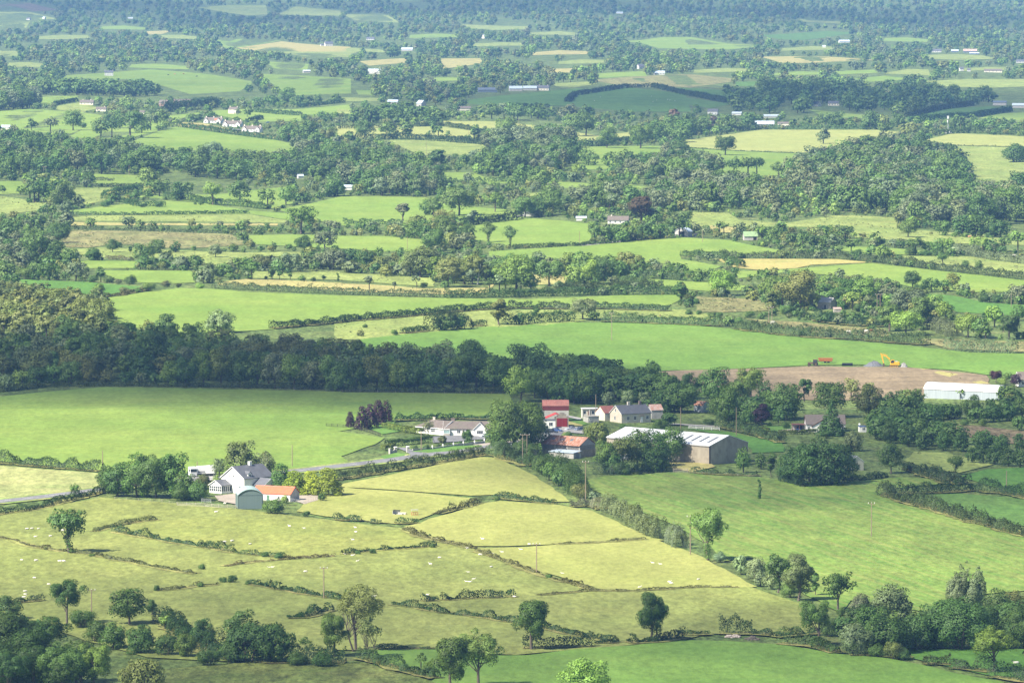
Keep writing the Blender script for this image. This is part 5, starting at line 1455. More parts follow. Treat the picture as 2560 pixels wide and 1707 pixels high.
def build_bungalow():
    b = Bld('bungalow', 'long white bungalow with brown tiled roof, gables and bay window beside the road', 'bungalow', G('S2', 845, 400), (-1, -1), 16.6, 8.4, -2)
    b.walls(W_WHITE, 2.65, 2.3, x0=-6.5); ro = b.roof(R_TILE, 2.65, 2.3, x0=-7.5, trim=P_WHITE, end=.3)
    # left wing, set at an angle, hipped at its far end
    a = R(-42); M = Matrix.Translation((-9.2, 3.4, 0)) @ Matrix.Rotation(a, 4, 'Z')
    def wing(mb, name, m, par=None):
        mb.v = [tuple(M @ Vector(p)) for p in mb.v]; return mb.build(name, m, par or b.root)
    wing(MB().prismx([(-4.2, -.6), (-4.2, 2.65), (0, 4.9), (4.2, 2.65), (4.2, -.6)], -4.0, 6.0).box(-8.0, -4.0, -4.2, 4.2, -.6, 2.6), 'wall', W_WHITE)
    t = MB()
    for sg in (-1, 1):
        t.prismx([(0, 4.98), (sg * 4.6, 2.5), (sg * 4.6, 2.66), (0, 5.16)], -4.0, 6.4)
    t.add([(-8.4, -4.6, 2.5), (-4, -4.6, 2.5), (-4, 4.6, 2.5), (-8.4, 4.6, 2.5), (-4, 0, 5.16), (-8.4, -4.6, 2.66), (-4, -4.6, 2.66), (-4, 4.6, 2.66), (-8.4, 4.6, 2.66)],
          [(3, 2, 1, 0), (0, 1, 6, 5), (3, 8, 7, 2), (0, 5, 8, 3), (5, 6, 4), (7, 8, 4), (8, 5, 4)])
    rw = wing(t, 'roof', R_TILE)
    bb = MB().prismx([(-4.65, 2.42), (0, 4.95), (4.65, 2.42), (4.65, 2.7), (0, 5.22), (-4.65, 2.7)], 6.4, 6.5)
    wing(bb, 'barge_board', P_WHITE, rw)
    wing(MB().box(-8.4, 6.4, -4.66, -4.6, 2.4, 2.62), 'gutter', P_WHITE, rw)
    for u, w in ((-6.0, 2.0), (.6, 2.2)):
        f = wing(MB().box(u - w / 2, u + w / 2, -4.27, -4.15, .95, 2.3), 'window', P_WHITE); p = MB()
        for k in range(3): p.box(u - w / 2 + .12 + k * (w - .2) / 3, u - w / 2 + (k + 1) * (w - .2) / 3, -4.3, -4.2, 1.05, 1.75); p.box(u - w / 2 + .12 + k * (w - .2) / 3, u - w / 2 + (k + 1) * (w - .2) / 3, -4.3, -4.2, 1.83, 2.2)
        wing(p, 'pane', GLASS, f)
    b.chimney(-11.5, 5.6, 3.6, 6.0, CHIM, .9, .7, ro); b.chimney(-4.3, .2, 4.4, 6.0, CHIMB, 1.3, .7, ro)
    # bay window on a low stone base, porch and second window
    MB().box(-7.6, -5.2, -5.2, -4.1, -.4, .9).build('bay_base', W_STONE, b.root); f = MB().box(-7.6, -5.2, -5.15, -4.1, .9, 1.0).box(-7.6, -7.48, -5.15, -5.0, 1, 2.3).box(-5.32, -5.2, -5.15, -5.0, 1, 2.3).box(-7.6, -5.2, -5.25, -4.1, 2.3, 2.5).build('bay_window', P_WHITE, b.root)
    MB().box(-7.5, -5.3, -5.08, -4.15, 1.0, 2.3).build('pane', GLASS_PALE, f)
    b.window('y-', -2.0, .9, 1.3, 1.35, mull=1)
    b.slab('porch_recess', DARKIN, 'y-', .9, 0, 2.4, 2.3, .03); b.slab('door', P_WHITE, 'y-', .3, 0, .9, 2.1, .09); b.slab('porch_post', W_STONE, 'y-', -.5, 0, .3, 2.3, .5)
    b.walls(W_WHITE, 2.7, 2.2, x0=3.6, x1=8.32, y0=-6.6, y1=-3.9, axis='y'); b.roof(R_TILE, 2.7, 2.25, x0=3.6, x1=8.32, y0=-6.6, y1=0, axis='y', trim=P_WHITE, end=.3)
    b.window('y-', 5.9, .9, 2.3, 1.35, mull=2, place=6.6)

def build_farm():
    b = Bld('arched_red_barn', 'tall red barn with rusted curved roof behind the garage with stepped parapet', 'barn', G('S3', 240, 480), (-1, -1), 9.9, 7.0, 2)
    b.walls(W_GREYWALL, 4.9, 2.4, shape='arch', upper=S_RED, split=4.4); b.roof(R_RED, 6.0, 1.9, shape='arch', end=.1)
    MB().box(-4.95, 4.95, -3.53, -3.47, 4.3, 6.0).box(4.93, 4.99, -3.5, 3.5, 4.3, 6.1).build('cladding', S_RED, b.root)
    b = Bld('garage', 'stone garage with stepped parapet, red double doors and bright red roof', 'garage', G('S3', 450, 575), (-1, -1), 4.9, 8.5, 2)
    b.walls(W_STONE, 3.3, 1.4, axis='y'); b.roof(R_BRIGHTRED, 3.3, 1.6, x0=-6.0, x1=1.6, axis='y', over=.1, end=-.4)
    pp = MB()
    for i, (x0, x1, z) in enumerate(((-2.45, -1.5, 4.1), (-1.5, -.9, 4.9), (-.9, .9, 5.5), (.9, 1.5, 4.9), (1.5, 2.45, 4.1))): pp.box(x0, x1, -4.4, -4.0, 3.2, z)
    pp.box(-2.45, 2.45, -4.33, -4.0, -.3, 3.2)
    p = pp.build('parapet', MOSSWALL, b.root)
    for x0, x1, z in ((-2.5, -1.45, 4.1), (-1.55, -.85, 4.9), (-.95, .95, 5.5), (.85, 1.55, 4.9), (1.45, 2.5, 4.1)): MB().box(x0, x1, -4.46, -3.94, z, z + .14).build('coping', W_STONE, p)
    for u in (-1.0, 1.0): b.slab('door', DOOR_RED, 'y-', u, 0, 1.94, 3.5, .2)
    b = Bld('white_annex', 'low white workshop with one window, joined to the left of the red-doored garage', 'outbuilding', G('S3', 447, 600), (1, -1), 5.0, 5.0, 2)
    b.walls(W_WHITE, 3.1, .1, shape='hip'); MB().box(-2.6, 2.6, -2.6, 2.6, 3.1, 3.28).build('roof', R_SLATE, b.root); b.window('y-', .8, 1.1, 1.5, 1.4)
    MB().prism([(-5.5, 2.4), (-2.5, 3.6), (-2.5, 3.75), (-5.5, 2.55)], -1.8, 3).build('lean_to_roof', R_WHITE, b.root)
    b = Bld('farmhouse', 'beige two-storey farmhouse with slate roof, two chimneys and white door', 'house', G('S3', 1530, 507), (-1, -1), 13.0, 8.6, 30)
    b.walls(W_BEIGE, 3.5, 2.9); ro = b.roof(R_SLATE, 3.5, 2.9, trim=P_WHITE, over=.25)
    b.chimney(-.9, 0, 6.0, 7.6, CHIM, 1.0, .7, ro); b.chimney(4.2, 0, 6.0, 7.7, CHIMB, 1.0, .7, ro)
    for u in (-3.6, -.6, 4.9): b.window('y-', u, 1.0, 1.15, 1.5)
    b.slab('door', P_WHITE, 'y-', 2.4, 0, 1.0, 2.4, .1); b.slab('porch_canopy', W_BROWN, 'y-', 2.4, 2.5, 1.8, .15, .6)
    b.window('x-', .6, 1.0, 1.0, 1.5); b.window('x-', .2, 4.0, .9, 1.3)
    b = Bld('annex', 'cream lean barn with red corrugated roof left of the beige farmhouse', 'outbuilding', G('S3', 1255, 470), (-1, -1), 5.5, 7.0, 30)
    b.walls(W_CREAM, 2.9, 2.4); b.roof(R_RED, 2.9, 2.4, over=.15)
    b = Bld('lean_to', 'pale corrugated shed roof behind the right end of the beige farmhouse', 'shed', G('S3', 2020, 440), (-1, -1), 4.6, 5.0, 20)
    b.walls(W_GREYWALL, 3.4, 1.9); b.roof(R_DULLRUST, 3.4, 1.9, over=.2)
    b = Bld('block_shed', 'grey concrete block shed below the white cabin', 'shed', G('S3', 985, 500), (-1, -1), 4.5, 4.5, 25)
    b.walls(W_GREYWALL, 2.3, .2, shape='hip'); MB().box(-2.4, 2.4, -2.4, 2.4, 2.3, 2.45).build('roof', W_STONE, b.root); b.window('y-', -1.2, .8, .7, .9, mull=0)
    b = Bld('cabin', 'white flat-roofed cabin with large windows behind the grey block shed', 'cabin', G('S3', 880, 425), (-1, -1), 6.0, 3.6, 4)
    b.walls(W_CREAM, 3.6, .1, shape='hip', base=.0); MB().box(-3.2, 3.2, -2.3, 1.9, 3.6, 3.8).build('roof', R_WHITE, b.root)
    ps = MB()
    for x in (-3.0, -.2, 2.8): MB().box(x, x + .18, -2.2, -2.0, 0, 3.6).build('porch_post', P_WHITE, b.root)
    b.window('y-', -1.9, 1.5, 1.1, 1.4, mull=0); b.window('y-', 1.3, 1.4, 1.4, 1.5, mull=0); b.slab('door', W_BROWN, 'y-', -.3, .4, 1.0, 2.4, .06)
    b = Bld('open_barn', 'open-sided barn with slatted walls and rusty orange roof near the yard', 'barn', G('S4', 525, 378), (-1, 1), 17.0, 9.0, 141)
    b.walls(MOSSWALL, 2.5, .1, shape='hip'); b.roof(R_RUST, 4.2, 2.5, over=.5, end=.3)
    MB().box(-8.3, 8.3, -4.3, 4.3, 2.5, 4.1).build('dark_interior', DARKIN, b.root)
    sl = MB()
    for i in range(43):
        x = -8.45 + i * .4
        if abs((i % 14) - 0) > .5: sl.box(x, x + .16, 4.38, 4.48, 2.5, 4.15); sl.box(x, x + .16, -4.48, -4.38, 2.5, 4.15)
        else: sl.box(x - .1, x + .5, 4.36, 4.5, 2.5, 4.15)
    for i in range(22):
        y = -4.4 + i * .4; sl.box(-8.48, -8.38, y, y + .16, 2.5, 4.15)
    sl.build('slats', W_GREYWALL, b.root)
    MB().prismx([(-4.4, 4.15), (4.4, 4.15), (0, 6.5)], -8.5, -8.4).prismx([(-4.4, 4.15), (4.4, 4.15), (0, 6.5)], 8.4, 8.5).build('gable_cladding', mat('grey_cladding', (.33, .34, .36), .7, .15, 1), b.root)
    for x in (-3.6, .6, 4.6):
        MB().prismx([(1.5, 6.05), (2.6, 5.44), (2.6, 5.49), (1.5, 6.10)], x, x + 1.3).build('skylight', SKYLIGHT, b.root)
    b = Bld('lean_to', 'low sheds with grey flat sheet roofs in front of the open-sided rusty barn', 'shed', G('S4', 462, 392), (-1, 1), 11.0, 4.2, 141)
    b.walls(W_GREYWALL, 1.9, .1, shape='hip'); MB().prismx([(-2.3, 2.5), (2.4, 1.95), (2.4, 2.07), (-2.3, 2.62)], -5.7, 5.7).build('roof', R_BLUEGREY, b.root)
    b.slab('door', mat('grey_metal_door', (.22, .23, .25), .6), 'x-', 0, 0, 2.0, 1.8, .06)
    b = Bld('stone_shed', 'small old stone shed with dark flat roof left of the rusty barn', 'shed', G('S4', 110, 360), (1, -1), 6.0, 4, -4)
    b.walls(MOSSWALL, 1.9, .1, shape='hip'); MB().box(-3.1, 3.1, -2.1, 2.1, 1.9, 2.05).build('roof', R_SLATE, b.root)
    b = Bld('grey_shed', 'large grey concrete shed with white low-pitched roof and skylights', 'shed', G('S4', 1845, 452), (-1, 1), 50.0, 19.5, 135)
    b.walls(W_CONC, 6.6, 3.0); ro = b.roof(R_WHITE, 6.6, 3.0, over=.3, end=.15)
    for x in (-22.5, -18.5, -14.5, -10.5, 2, 16.5):
        MB().prismx([(2.4, 9.05), (7.6, 7.48), (7.6, 7.56), (2.4, 9.13)], x, x + 1.1).build('skylight', SKYLIGHT, ro)
    MB().box(-25.1, -24.7, 9.65, 9.95, -.3, 6.5).build('downpipe', DARKIN, b.root)
    MB().box(-24.8, 24.8, 9.9, 10.05, 6.28, 6.45).build('gutter', W_GREYWALL, ro)
    b = Bld('white_house', 'white house with brown tiled roof partly hidden by a dark spruce', 'house', G('S5', 700, 905), (-1, -1), 14.6, 8.6, 2)
    b.walls(W_WHITE, 3.0, 3.0, y0=-3.3); ro = b.roof(R_TILE, 3.0, 3.0, y0=-3.3, trim=P_BROWN, end=.2); b.walls(W_WHITE, 2.3, 3.1, x0=1.0 - 6.0, x1=6.0, y0=-4.3, y1=0, axis='y'); b.roof(R_TILE, 2.3, 3.3, x0=-5.2, x1=6.2, y0=-4.3, y1=0, axis='y', trim=P_BROWN, end=.3)
    b.window('y-', 4.6, .9, 1.4, 1.3, place=4.3); b.chimney(2.6, .6, 5.4, 7.0, CHIM, .9, .7, ro); b.window('y-', -6.4, .9, .9, 1.2, place=3.3)
    MB().box(-12.5, -7.5, -1.2, 3.4, 2.5, 2.68).box(-12.4, -12.2, -1.1, -.9, -.3, 2.5).box(-9.8, -9.6, -1.1, -.9, -.3, 2.5).build('carport', P_BROWN, b.root)
    MB().box(-12.2, -7.5, 2.9, 3.1, -.3, 2.4).build('carport_wall', W_GREYWALL, b.root)
    b = Bld('cottage', 'small pale gabled cottage with dark roof peeping from behind the round dark clump', 'cottage', G('S5', 1562, 1478), (-1, -1), 11, 5.6, 118)
    b.walls(W_CREAM, 3.0, 2.0); b.roof(R_SLATE, 3.0, 2.0, trim=P_WHITE, over=.15, end=.1); b.window('x-', -.6, .9, .5, .7, mull=0)
    b = Bld('silver_barn', 'long silver barn with curved white roof at the edge of the brown field', 'barn', G('S6', 2110, 553), (1, -1), 34, 7.0, -33)
    b.walls(S_SILVER, 3.5, 2.4, shape='arch'); ro = b.roof(R_SILVER, 3.5, 2.4, shape='arch', end=.1)
    MB().box(-17, 17, -3.68, -3.5, 3.36, 3.52).build('gutter', W_GREYWALL, ro)
    for x in (-12.5, -5.5, 1.5, 8): MB().box(x, x + 1.0, -.35, .35, 5.85, 6.07).build('roof_vent', S_SILVER, ro)
    b = Bld('arched_hut', 'small corrugated hut with rusty red curved roof among the farm trees', 'shed', G('M3', 160, 1288), (-1, 1), 4.6, 4.0, 142)
    b.walls(S_SILVER, 2.7, 1.4, shape='arch'); b.roof(R_RUST, 2.7, 1.4, shape='arch', end=.1)
    b = Bld('white_house', 'white house with brown roof cut off by the right edge of the picture', 'house', G('M3', 2320, 1112), (-1, -1), 12, 8, 6)
    b.walls(W_WHITE, 2.9, 2.8); b.roof(R_TILE, 2.9, 2.8, trim=P_WHITE); b.window('y-', -4.4, .9, 1.2, 1.2); b.window('y-', -1, .9, 1.2, 1.2)
    b = Bld('garden_cabin', 'tiny white cabin with blue trim and satellite dish right of the brown-roofed white house', 'cabin', G('S5', 1500, 905), (-1, -1), 2.6, 2.4, 8)
    b.walls(W_WHITE, 2.1, .1, shape='hip'); MB().box(-1.45, 1.45, -1.35, 1.35, 2.1, 2.25).build('roof', mat('blue_trim', (.06, .1, .3), .5), b.root); b.window('y-', .3, .7, 1.2, 1.0)
    MB().tube([(-1.4, -1.2, 2.3), (-1.4, -1.3, 2.9)], [.04, .04], 5).tube([(-1.4, -1.35, 3.0), (-1.4, -1.42, 3.02)], [.4, .42], 12).build('satellite_dish', P_WHITE, b.root)
    b = Bld('ruined_cottage', 'old stone cottage with grey sheet roof among trees at right', 'cottage', G('M3', 1030, 582), (1, -1), 7.5, 6.5, -35)
    b.walls(W_STONE, 3.2, 2.2); b.roof(mat('grey_sheet', (.42, .41, .38), .7, .2, .6), 3.2, 2.2, over=.15, end=-.2); b.chimney(-3.2, 0, 4.8, 6.2, W_STONE, .9, .8); b.slab('doorway', DARKIN, 'y-', .5, 0, .9, 1.9, .03)
    b = Bld('rusty_shed', 'tiny stone outhouse with rusty lean-to roof by the old stone cottage', 'shed', G('M3', 1055, 605), (-1, -1), 3.6, 3, 8)
    b.walls(W_STONE, 1.7, .1, shape='hip'); MB().prismx([(-1.7, 1.7), (1.7, 2.3), (1.7, 2.4), (-1.7, 1.8)], -2, 2).build('roof', R_DULLRUST, b.root)
    b = Bld('arched_shed', 'grey arched shed with stone walls above the green field at right of centre', 'shed', G('M3', 55, 88), (-1, -1), 6, 9, 62)
    b.walls(W_GREYWALL, 3.0, 2.2, shape='arch'); b.roof(R_BLUEGREY, 3.0, 2.2, shape='arch'); b.slab('doorway', DARKIN, 'x-', 0, 0, 4, 3.2, .04)
    MB().box(3.5, 10, -5.5, -5.0, -.4, 1.6).build('yard_wall', W_STONE, b.root)
    b = Bld('mossy_shed', 'low shed with mossy green roof at the upper right of centre', 'shed', G('M3', 440, 112), (-1, -1), 8, 6, 8)
    b.walls(W_GREYWALL, 2.5, 2.6); b.roof(R_GREYGREEN, 2.5, 2.6); b.slab('doorway', DARKIN, 'y-', 2.5, 0, 2, 2.2, .04)

def build_far_houses():
    w4 = lambda L, z=.9, n=4, h=1.3: [('y-', -L / 2 + (i + .5) * L / n, z, 1.2, h) for i in range(n)]
    # three pairs of white terraced cottages
    for i, (x, y, lab) in enumerate(((1395, 842, 'white pair of gabled cottages with brown roof, uppermost of the three pairs'), (1525, 866, 'white pair of gabled cottages with brown roof, middle one of the three pairs'), (1655, 902, 'white pair of gabled cottages with brown roof, lowest of the three pairs'))):
        b = Bld('cottage_pair', lab, 'house', G('T1', x, y), (-1, -1), 18.5, 8, -16, 'row of white terraced cottages')
        b.walls(W_WHITE, 2.9, 2.9); ro = b.roof(R_TILE, 2.9, 2.9, trim=P_WHITE)
        for gx in (-6.6, 6.6):
            b.walls(W_WHITE, 2.6, 2.2, x0=gx - 2.4, x1=gx + 2.4, y0=-6.2, y1=-3.8, axis='y'); b.roof(R_TILE, 2.6, 2.3, x0=gx - 2.4, x1=gx + 2.4, y0=-6.2, y1=0, axis='y', trim=P_WHITE)
            b.window('y-', gx, .8, 1.6, 1.4, place=6.2)
        for gx in (-3, 0, 3): b.window('y-', gx, .8, 1.2, 1.3)
        for gx in (-8, 0, 8): b.chimney(gx, 0, 5.0, 7.0, CHIM, 1.1, .8, ro)
        if i == 0: MB().prismx([(-3.8, 3.2), (-1.2, 4.95), (-1.2, 5.08), (-3.8, 3.33)], 1.5, 5).build('orange_roof_patch', R_ORANGE, ro)
    H = [
     ('farmhouse', 'cream two-storey house with brown roof standing above the white terraced cottages', 'T1', 1560, 778, 11, 8, -28, 5.0, 2.6, W_CREAM, R_TILE, [('y-', -3.2, .9, 1.2, 1.4), ('y-', 0, .9, 1.2, 1.4), ('y-', 3.2, .9, 1.2, 1.4), ('y-', -3.2, 3.3, 1.2, 1.2), ('y-', 3.2, 3.3, 1.2, 1.2)], (-5, 5)),
     ('bungalow', 'pale bungalow with brown roof in front of dark trees at far left', 'T1', 545, 716, 17, 8, -6, 2.8, 2.8, W_CREAM, R_TILE, w4(17), (-5, 5)),
     ('bungalow', 'small cream bungalow below the pale bungalow at far left', 'T1', 655, 762, 12, 8, -8, 2.8, 2.2, W_CREAM, R_TILE, w4(12, n=3), (4,)),
     ('white_house', 'large white two-storey house with chimneys above the far left meadow', 'T1', 715, 520, 13.5, 8, 4, 5.4, 2.6, W_WHITE, R_SLATE, w4(13.5) + w4(13.5, 3.4, 4, 1.1), (-6, 6)),
     ('white_house', 'big white gabled house with dark roof alone on a hay field far up the slope', 'T1', 2225, 318, 16, 9, 18, 5.0, 4.2, W_WHITE, R_SLATE, w4(16), (-7,)),
     ('white_hut', 'small white building left of the big white gabled house on the hay field', 'T1', 2195, 316, 7, 6, 18, 2.6, 1.6, W_WHITE, R_SLATE, w4(7, n=2), ()),
     ('farm_shed', 'white-roofed cottage at the left edge beyond the dark trees', 'T1', 5, 888, 12, 8, -12, 2.8, 2.8, W_CREAM, R_BLUEGREY, w4(12, n=3), ()),
     ('white_house', 'tiny white house on the upper left hillside', 'T1', 180, 138, 9, 7, -20, 3, 2.5, W_WHITE, R_SLATE, [], ()), ('white_house', 'tiny white gabled house right beside the tiny upper left hillside house', 'T1', 290, 132, 6, 6, -30, 3, 2.5, W_WHITE, R_WHITE, [], ()),
     ('white_hut', 'white speck of a house under the dark hillside forest at left', 'T1', 875, 132, 12, 6, 0, 2.5, 1.5, W_WHITE, R_WHITE, [], ()),
     ('farm_shed', 'small blue-roofed shed between far hedges', 'T1', 2075, 500, 14, 8, 15, 3, 2, W_GREYWALL, R_BLUEGREY, [], ()),
     ('white_house', 'white bungalow with gable among far trees at upper centre left', 'T2', 180, 276, 17, 8, -10, 3, 3, W_WHITE, R_SLATE, w4(17), (5,)),
     ('farm_shed', 'long low shed with white roof in the far trees', 'T2', 420, 352, 27, 14, -4, 3.6, 4.5, W_GREYWALL, R_WHITE, [], ()),
     ('white_house', 'long white house half hidden by far trees, left of centre', 'T2', 192, 505, 20, 8, -8, 4.6, 2.6, W_WHITE, R_BLUEGREY, w4(20), (0,)),
     ('farm_shed', 'long dark shed with low roof at the head of the shaded far field', 'T2', 945, 632, 33, 16, 4, 3.6, 3.5, R_DARKBLUE, R_DARKBLUE, [], ()),
     ('farm_shed', 'blue white roofed shed between two trees of the far farm', 'T2', 1160, 625, 22, 14, 6, 4, 4, W_GREYWALL, R_BLUEGREY, [], ()), ('farm_shed', 'pale blue roofed shed beside the far stone farmhouse', 'T2', 1255, 620, 23, 12, 2, 3.6, 3.6, W_GREYWALL, R_BLUEGREY, [], ()),
     ('farmhouse', 'grey far farmhouse with two chimneys at the edge of the shaded field', 'T2', 1345, 620, 17, 8, -14, 3.4, 3.4, W_CREAM, R_SLATE, w4(17), (-6, 6)),
     ('farm_shed', 'gabled shed with pale slanting roof among far centre trees', 'T2', 590, 728, 12, 10, 130, 4, 4.5, W_GREYWALL, R_BLUEGREY, [], ()), ('farm_shed', 'pale grey roof showing between far centre trees', 'T2', 325, 712, 16, 9, -10, 3, 3, W_GREYWALL, R_BLUEGREY, [], ()),
     ('white_hut', 'cream cottage with pale roof under the far centre trees', 'T2', 810, 757, 15, 7, 8, 2.6, 2.2, W_CREAM, R_TILE, [], ()), ('white_house', 'white gable end in the far wood at upper centre', 'T2', 988, 265, 8, 7, 70, 5, 3, W_CREAM, R_BLUEGREY, [], ()),
     ('white_house', 'small white gabled house in the far trees right of centre', 'T2', 2045, 472, 10, 8, 30, 3.4, 4, W_WHITE, R_SLATE, w4(10, n=2), ()), ('white_house', 'white bungalow with grey blue roof beside the far brown field', 'T2', 2145, 513, 17, 8, 3, 3, 2.8, W_WHITE, R_BLUEGREY, w4(17), (-5, 5)),
     ('bungalow', 'bungalow with brown roof among trees above the green field at upper centre', 'T2', 1830, 1532, 14.5, 8, -8, 2.7, 2.6, W_WHITE, R_TILE, w4(14.5), (-5,)), ('farm_shed', 'white-roofed lean-to left of the brown-roofed far bungalow', 'T2', 1615, 1510, 9, 6, -4, 2.2, 1.2, W_WHITE, R_WHITE, [], ()),
     ('farm_shed', 'white shed roof glimpsed in the dark trees at left of centre', 'T1', 2040, 1222, 6, 5, 20, 2.4, 1.6, W_WHITE, R_WHITE, [], ()), ('farm_shed', 'pale shed at the left end of the dark upper centre trees', 'T2', 20, 1300, 10, 6, -5, 2.6, 2, W_WHITE, R_BLUEGREY, [], ()), ('white_hut', 'white cottage wall hidden among trees by the narrow lane', 'T2', 1270, 1480, 8, 6, 10, 2.6, 1.8, W_WHITE, R_SLATE, [], ()),
     ('white_house', 'white gabled house left of the far right sheds', 'T3', 1722, 360, 18, 8, -6, 3, 3.4, W_WHITE, R_SLATE, w4(18), ()), ('farm_shed', 'blue grey shed between white house and rusty roof at far right', 'T3', 1855, 360, 17, 10, -2, 3, 3, R_DARKBLUE, R_BLUEGREY, [], ()),
     ('farm_shed', 'long shed with rusty and white roof at far right', 'T3', 1938, 362, 32, 14, -2, 3.4, 4.5, R_DARKBLUE, R_DULLRUST, [], ()), ('farm_shed', 'blue roofed lean-to in front of the long rusty far shed', 'T3', 1980, 375, 22, 8, -2, 2.6, 2, R_DARKBLUE, R_BLUEGREY, [], ()),
     ('white_house', 'cluster of curved white roofs far up the right slope', 'T3', 1090, 295, 22, 10, 10, 3, 3, W_WHITE, R_WHITE, [], ()), ('white_hut', 'tiny cream hut left of the curved white roofs', 'T3', 975, 328, 6, 5, 0, 2.6, 2, W_CREAM, R_BLUEGREY, [], ()),
     ('farm_shed', 'dark blue shed with pale walls at the right edge, left of two', 'T3', 2140, 722, 21, 12, -8, 4, 2.4, W_GREYWALL, R_DARKBLUE, [], ()), ('farm_shed', 'long shed with grey blue roof at the right edge, right of two', 'T3', 2272, 740, 24, 12, -8, 3.6, 3, W_GREYWALL, R_BLUEGREY, [], ()),
     ('white_house', 'grey gabled house in the shaded far right trees, left of two', 'T3', 968, 728, 9, 8, 140, 3, 2.8, W_CREAM, R_SLATE, [('x-', 0, .9, 1.2, 1.2)], ()), ('white_house', 'grey gabled house in the shaded far right trees, right of two', 'T3', 1012, 724, 14, 8, -8, 3, 2.6, W_CREAM, R_SLATE, w4(14), ()),
     ('white_house', 'white house behind shaded trees left of the long roofed store', 'T3', 188, 786, 12, 8, -10, 4, 2.6, W_WHITE, R_SLATE, w4(12, n=3), ()), ('farm_shed', 'white roofs among the shaded trees above the yellow hay field', 'T3', 355, 790, 14, 8, -16, 2.6, 2, W_WHITE, R_BLUEGREY, [], ()), ('farm_shed', 'row of low white sheds in the shaded trees above the yellow hay field', 'T3', 575, 808, 24, 7, 3, 2.6, 1.8, W_WHITE, R_WHITE, [], ()),
     ('farm_shed', 'long store with pale blue roof behind the yellow hay field', 'T3', 510, 866, 27, 10, -4, 3, 4, W_GREYWALL, R_BLUEGREY, [], ()), ('cream_house', 'cream flat-fronted house at the right end of the long blue roofed store', 'T3', 668, 868, 14, 7, -4, 3.6, 1.5, W_CREAM, R_TILE, w4(14, n=3), ()),
     ('white_house', 'narrow white house beside a field at far right', 'T3', 1915, 488, 6, 6, 10, 4, 2.4, W_WHITE, R_SLATE, w4(6, n=2), ()), ('white_hut', 'small white hut right of the narrow white house at far right', 'T3', 1965, 490, 5, 5, 0, 2.6, 2, W_WHITE, R_SLATE, [], ()), ('bungalow', 'long low bungalow with dark roof in the far right trees', 'T3', 2080, 495, 28, 8, -4, 2.7, 2.4, W_CREAM, R_TILE, w4(28, n=5), ()),
     ('white_house', 'white bungalow cut by the right edge far up the slope', 'T3', 2300, 432, 18, 8, -4, 2.8, 2.6, W_WHITE, R_SLATE, w4(18), ()), ('white_hut', 'two small pale huts high on the far hillside', 'T2', 1890, 96, 16, 7, 0, 2.6, 2, W_WHITE, R_WHITE, [], ()),
     ('terrace', 'long brown-roofed terrace with chimneys behind the tall evergreen hedge', 'T1', 1190, 722, 24, 8, 8, 5, 2.6, W_BROWN, R_TILE, w4(24, 3.2, 6, 1.2), (-11, -4, 4, 11)), ('terrace', 'brown-roofed terrace block at the left end of the long terrace', 'T1', 1085, 728, 11, 8, -24, 5, 2.6, W_BROWN, R_TILE, w4(11, 3.2, 3, 1.2), (-4, 4)),
     ('farm_shed', 'small grey shed beside the large spreading tree at far left', 'T1', 945, 780, 9, 6, -12, 2.4, 2, W_CREAM, R_TILE, [], ()),
    ]
    for (nm, lab, c, x, y, L, W, yaw, ea, ri, wm, rm, wins, ch) in H:
        if wm is W_WHITE: wm = W_FAR  # far houses take a duller, toned-down white than near ones
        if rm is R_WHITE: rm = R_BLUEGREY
        k_ = .72 if nm == 'farm_shed' else .9; L *= k_; W *= k_; ea *= (k_ + 1) / 2; ri *= k_; wins = [(f_, u_ * k_, z_ * (k_ + 1) / 2, w_, h_ * k_) for f_, u_, z_, w_, h_ in wins]; ch = [c_ * k_ for c_ in ch]
        cat = 'shed' if nm == 'farm_shed' else 'terrace' if nm == 'terrace' else 'bungalow' if nm == 'bungalow' else 'hut' if nm == 'white_hut' else 'house'
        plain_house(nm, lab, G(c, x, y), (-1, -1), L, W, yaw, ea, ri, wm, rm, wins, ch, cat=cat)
    p = G('T3', 1832, 910); m = empty('telephone_mast', p); tag(m, 'slim telephone mast with white antennas beside the far hedge', 'mast')
    mb = MB()
    for a in range(3):
        t = a * 2.094; mb.tube([(.9 * math.cos(t), .9 * math.sin(t), 0), (.25 * math.cos(t), .25 * math.sin(t), 13)], [.1, .07], 5)
    for k in range(10):
        z = .6 + k * 1.25; r = .9 - .65 * z / 13
        for a in range(3):
            t, u = a * 2.094, (a + 1) * 2.094; mb.tube([(r * math.cos(t), r * math.sin(t), z), ((r - .05) * math.cos(u), (r - .05) * math.sin(u), z + 1.1)], [.05, .05], 4)
    mb.build('lattice', METAL, m)
    an = MB()
    for a in range(3):
        t = a * 2.094 + .5; x, y = .75 * math.cos(t), .75 * math.sin(t); an.box(x - .2, x + .2, y - .15, y + .15, 13.2, 16); an.tube([(0, 0, 14.4), (x, y, 14.4)], [.06, .06], 4)
    for z in (10.3, 11.6): an.tube([(-.5, -.7, z), (-.55, -.95, z)], [.5, .52], 10)
    an.tube([(0, 0, 12.8), (0, 0, 16.6)], [.12, .08], 6); an.build('antenna', P_WHITE, m)
    MB().bev(-3.2, -.8, -2.4, -.6, 0, 2.1, .08).bev(1.0, 3.4, -2.4, -.8, 0, 2.2, .08).build('equipment_cabinet', P_WHITE, m)

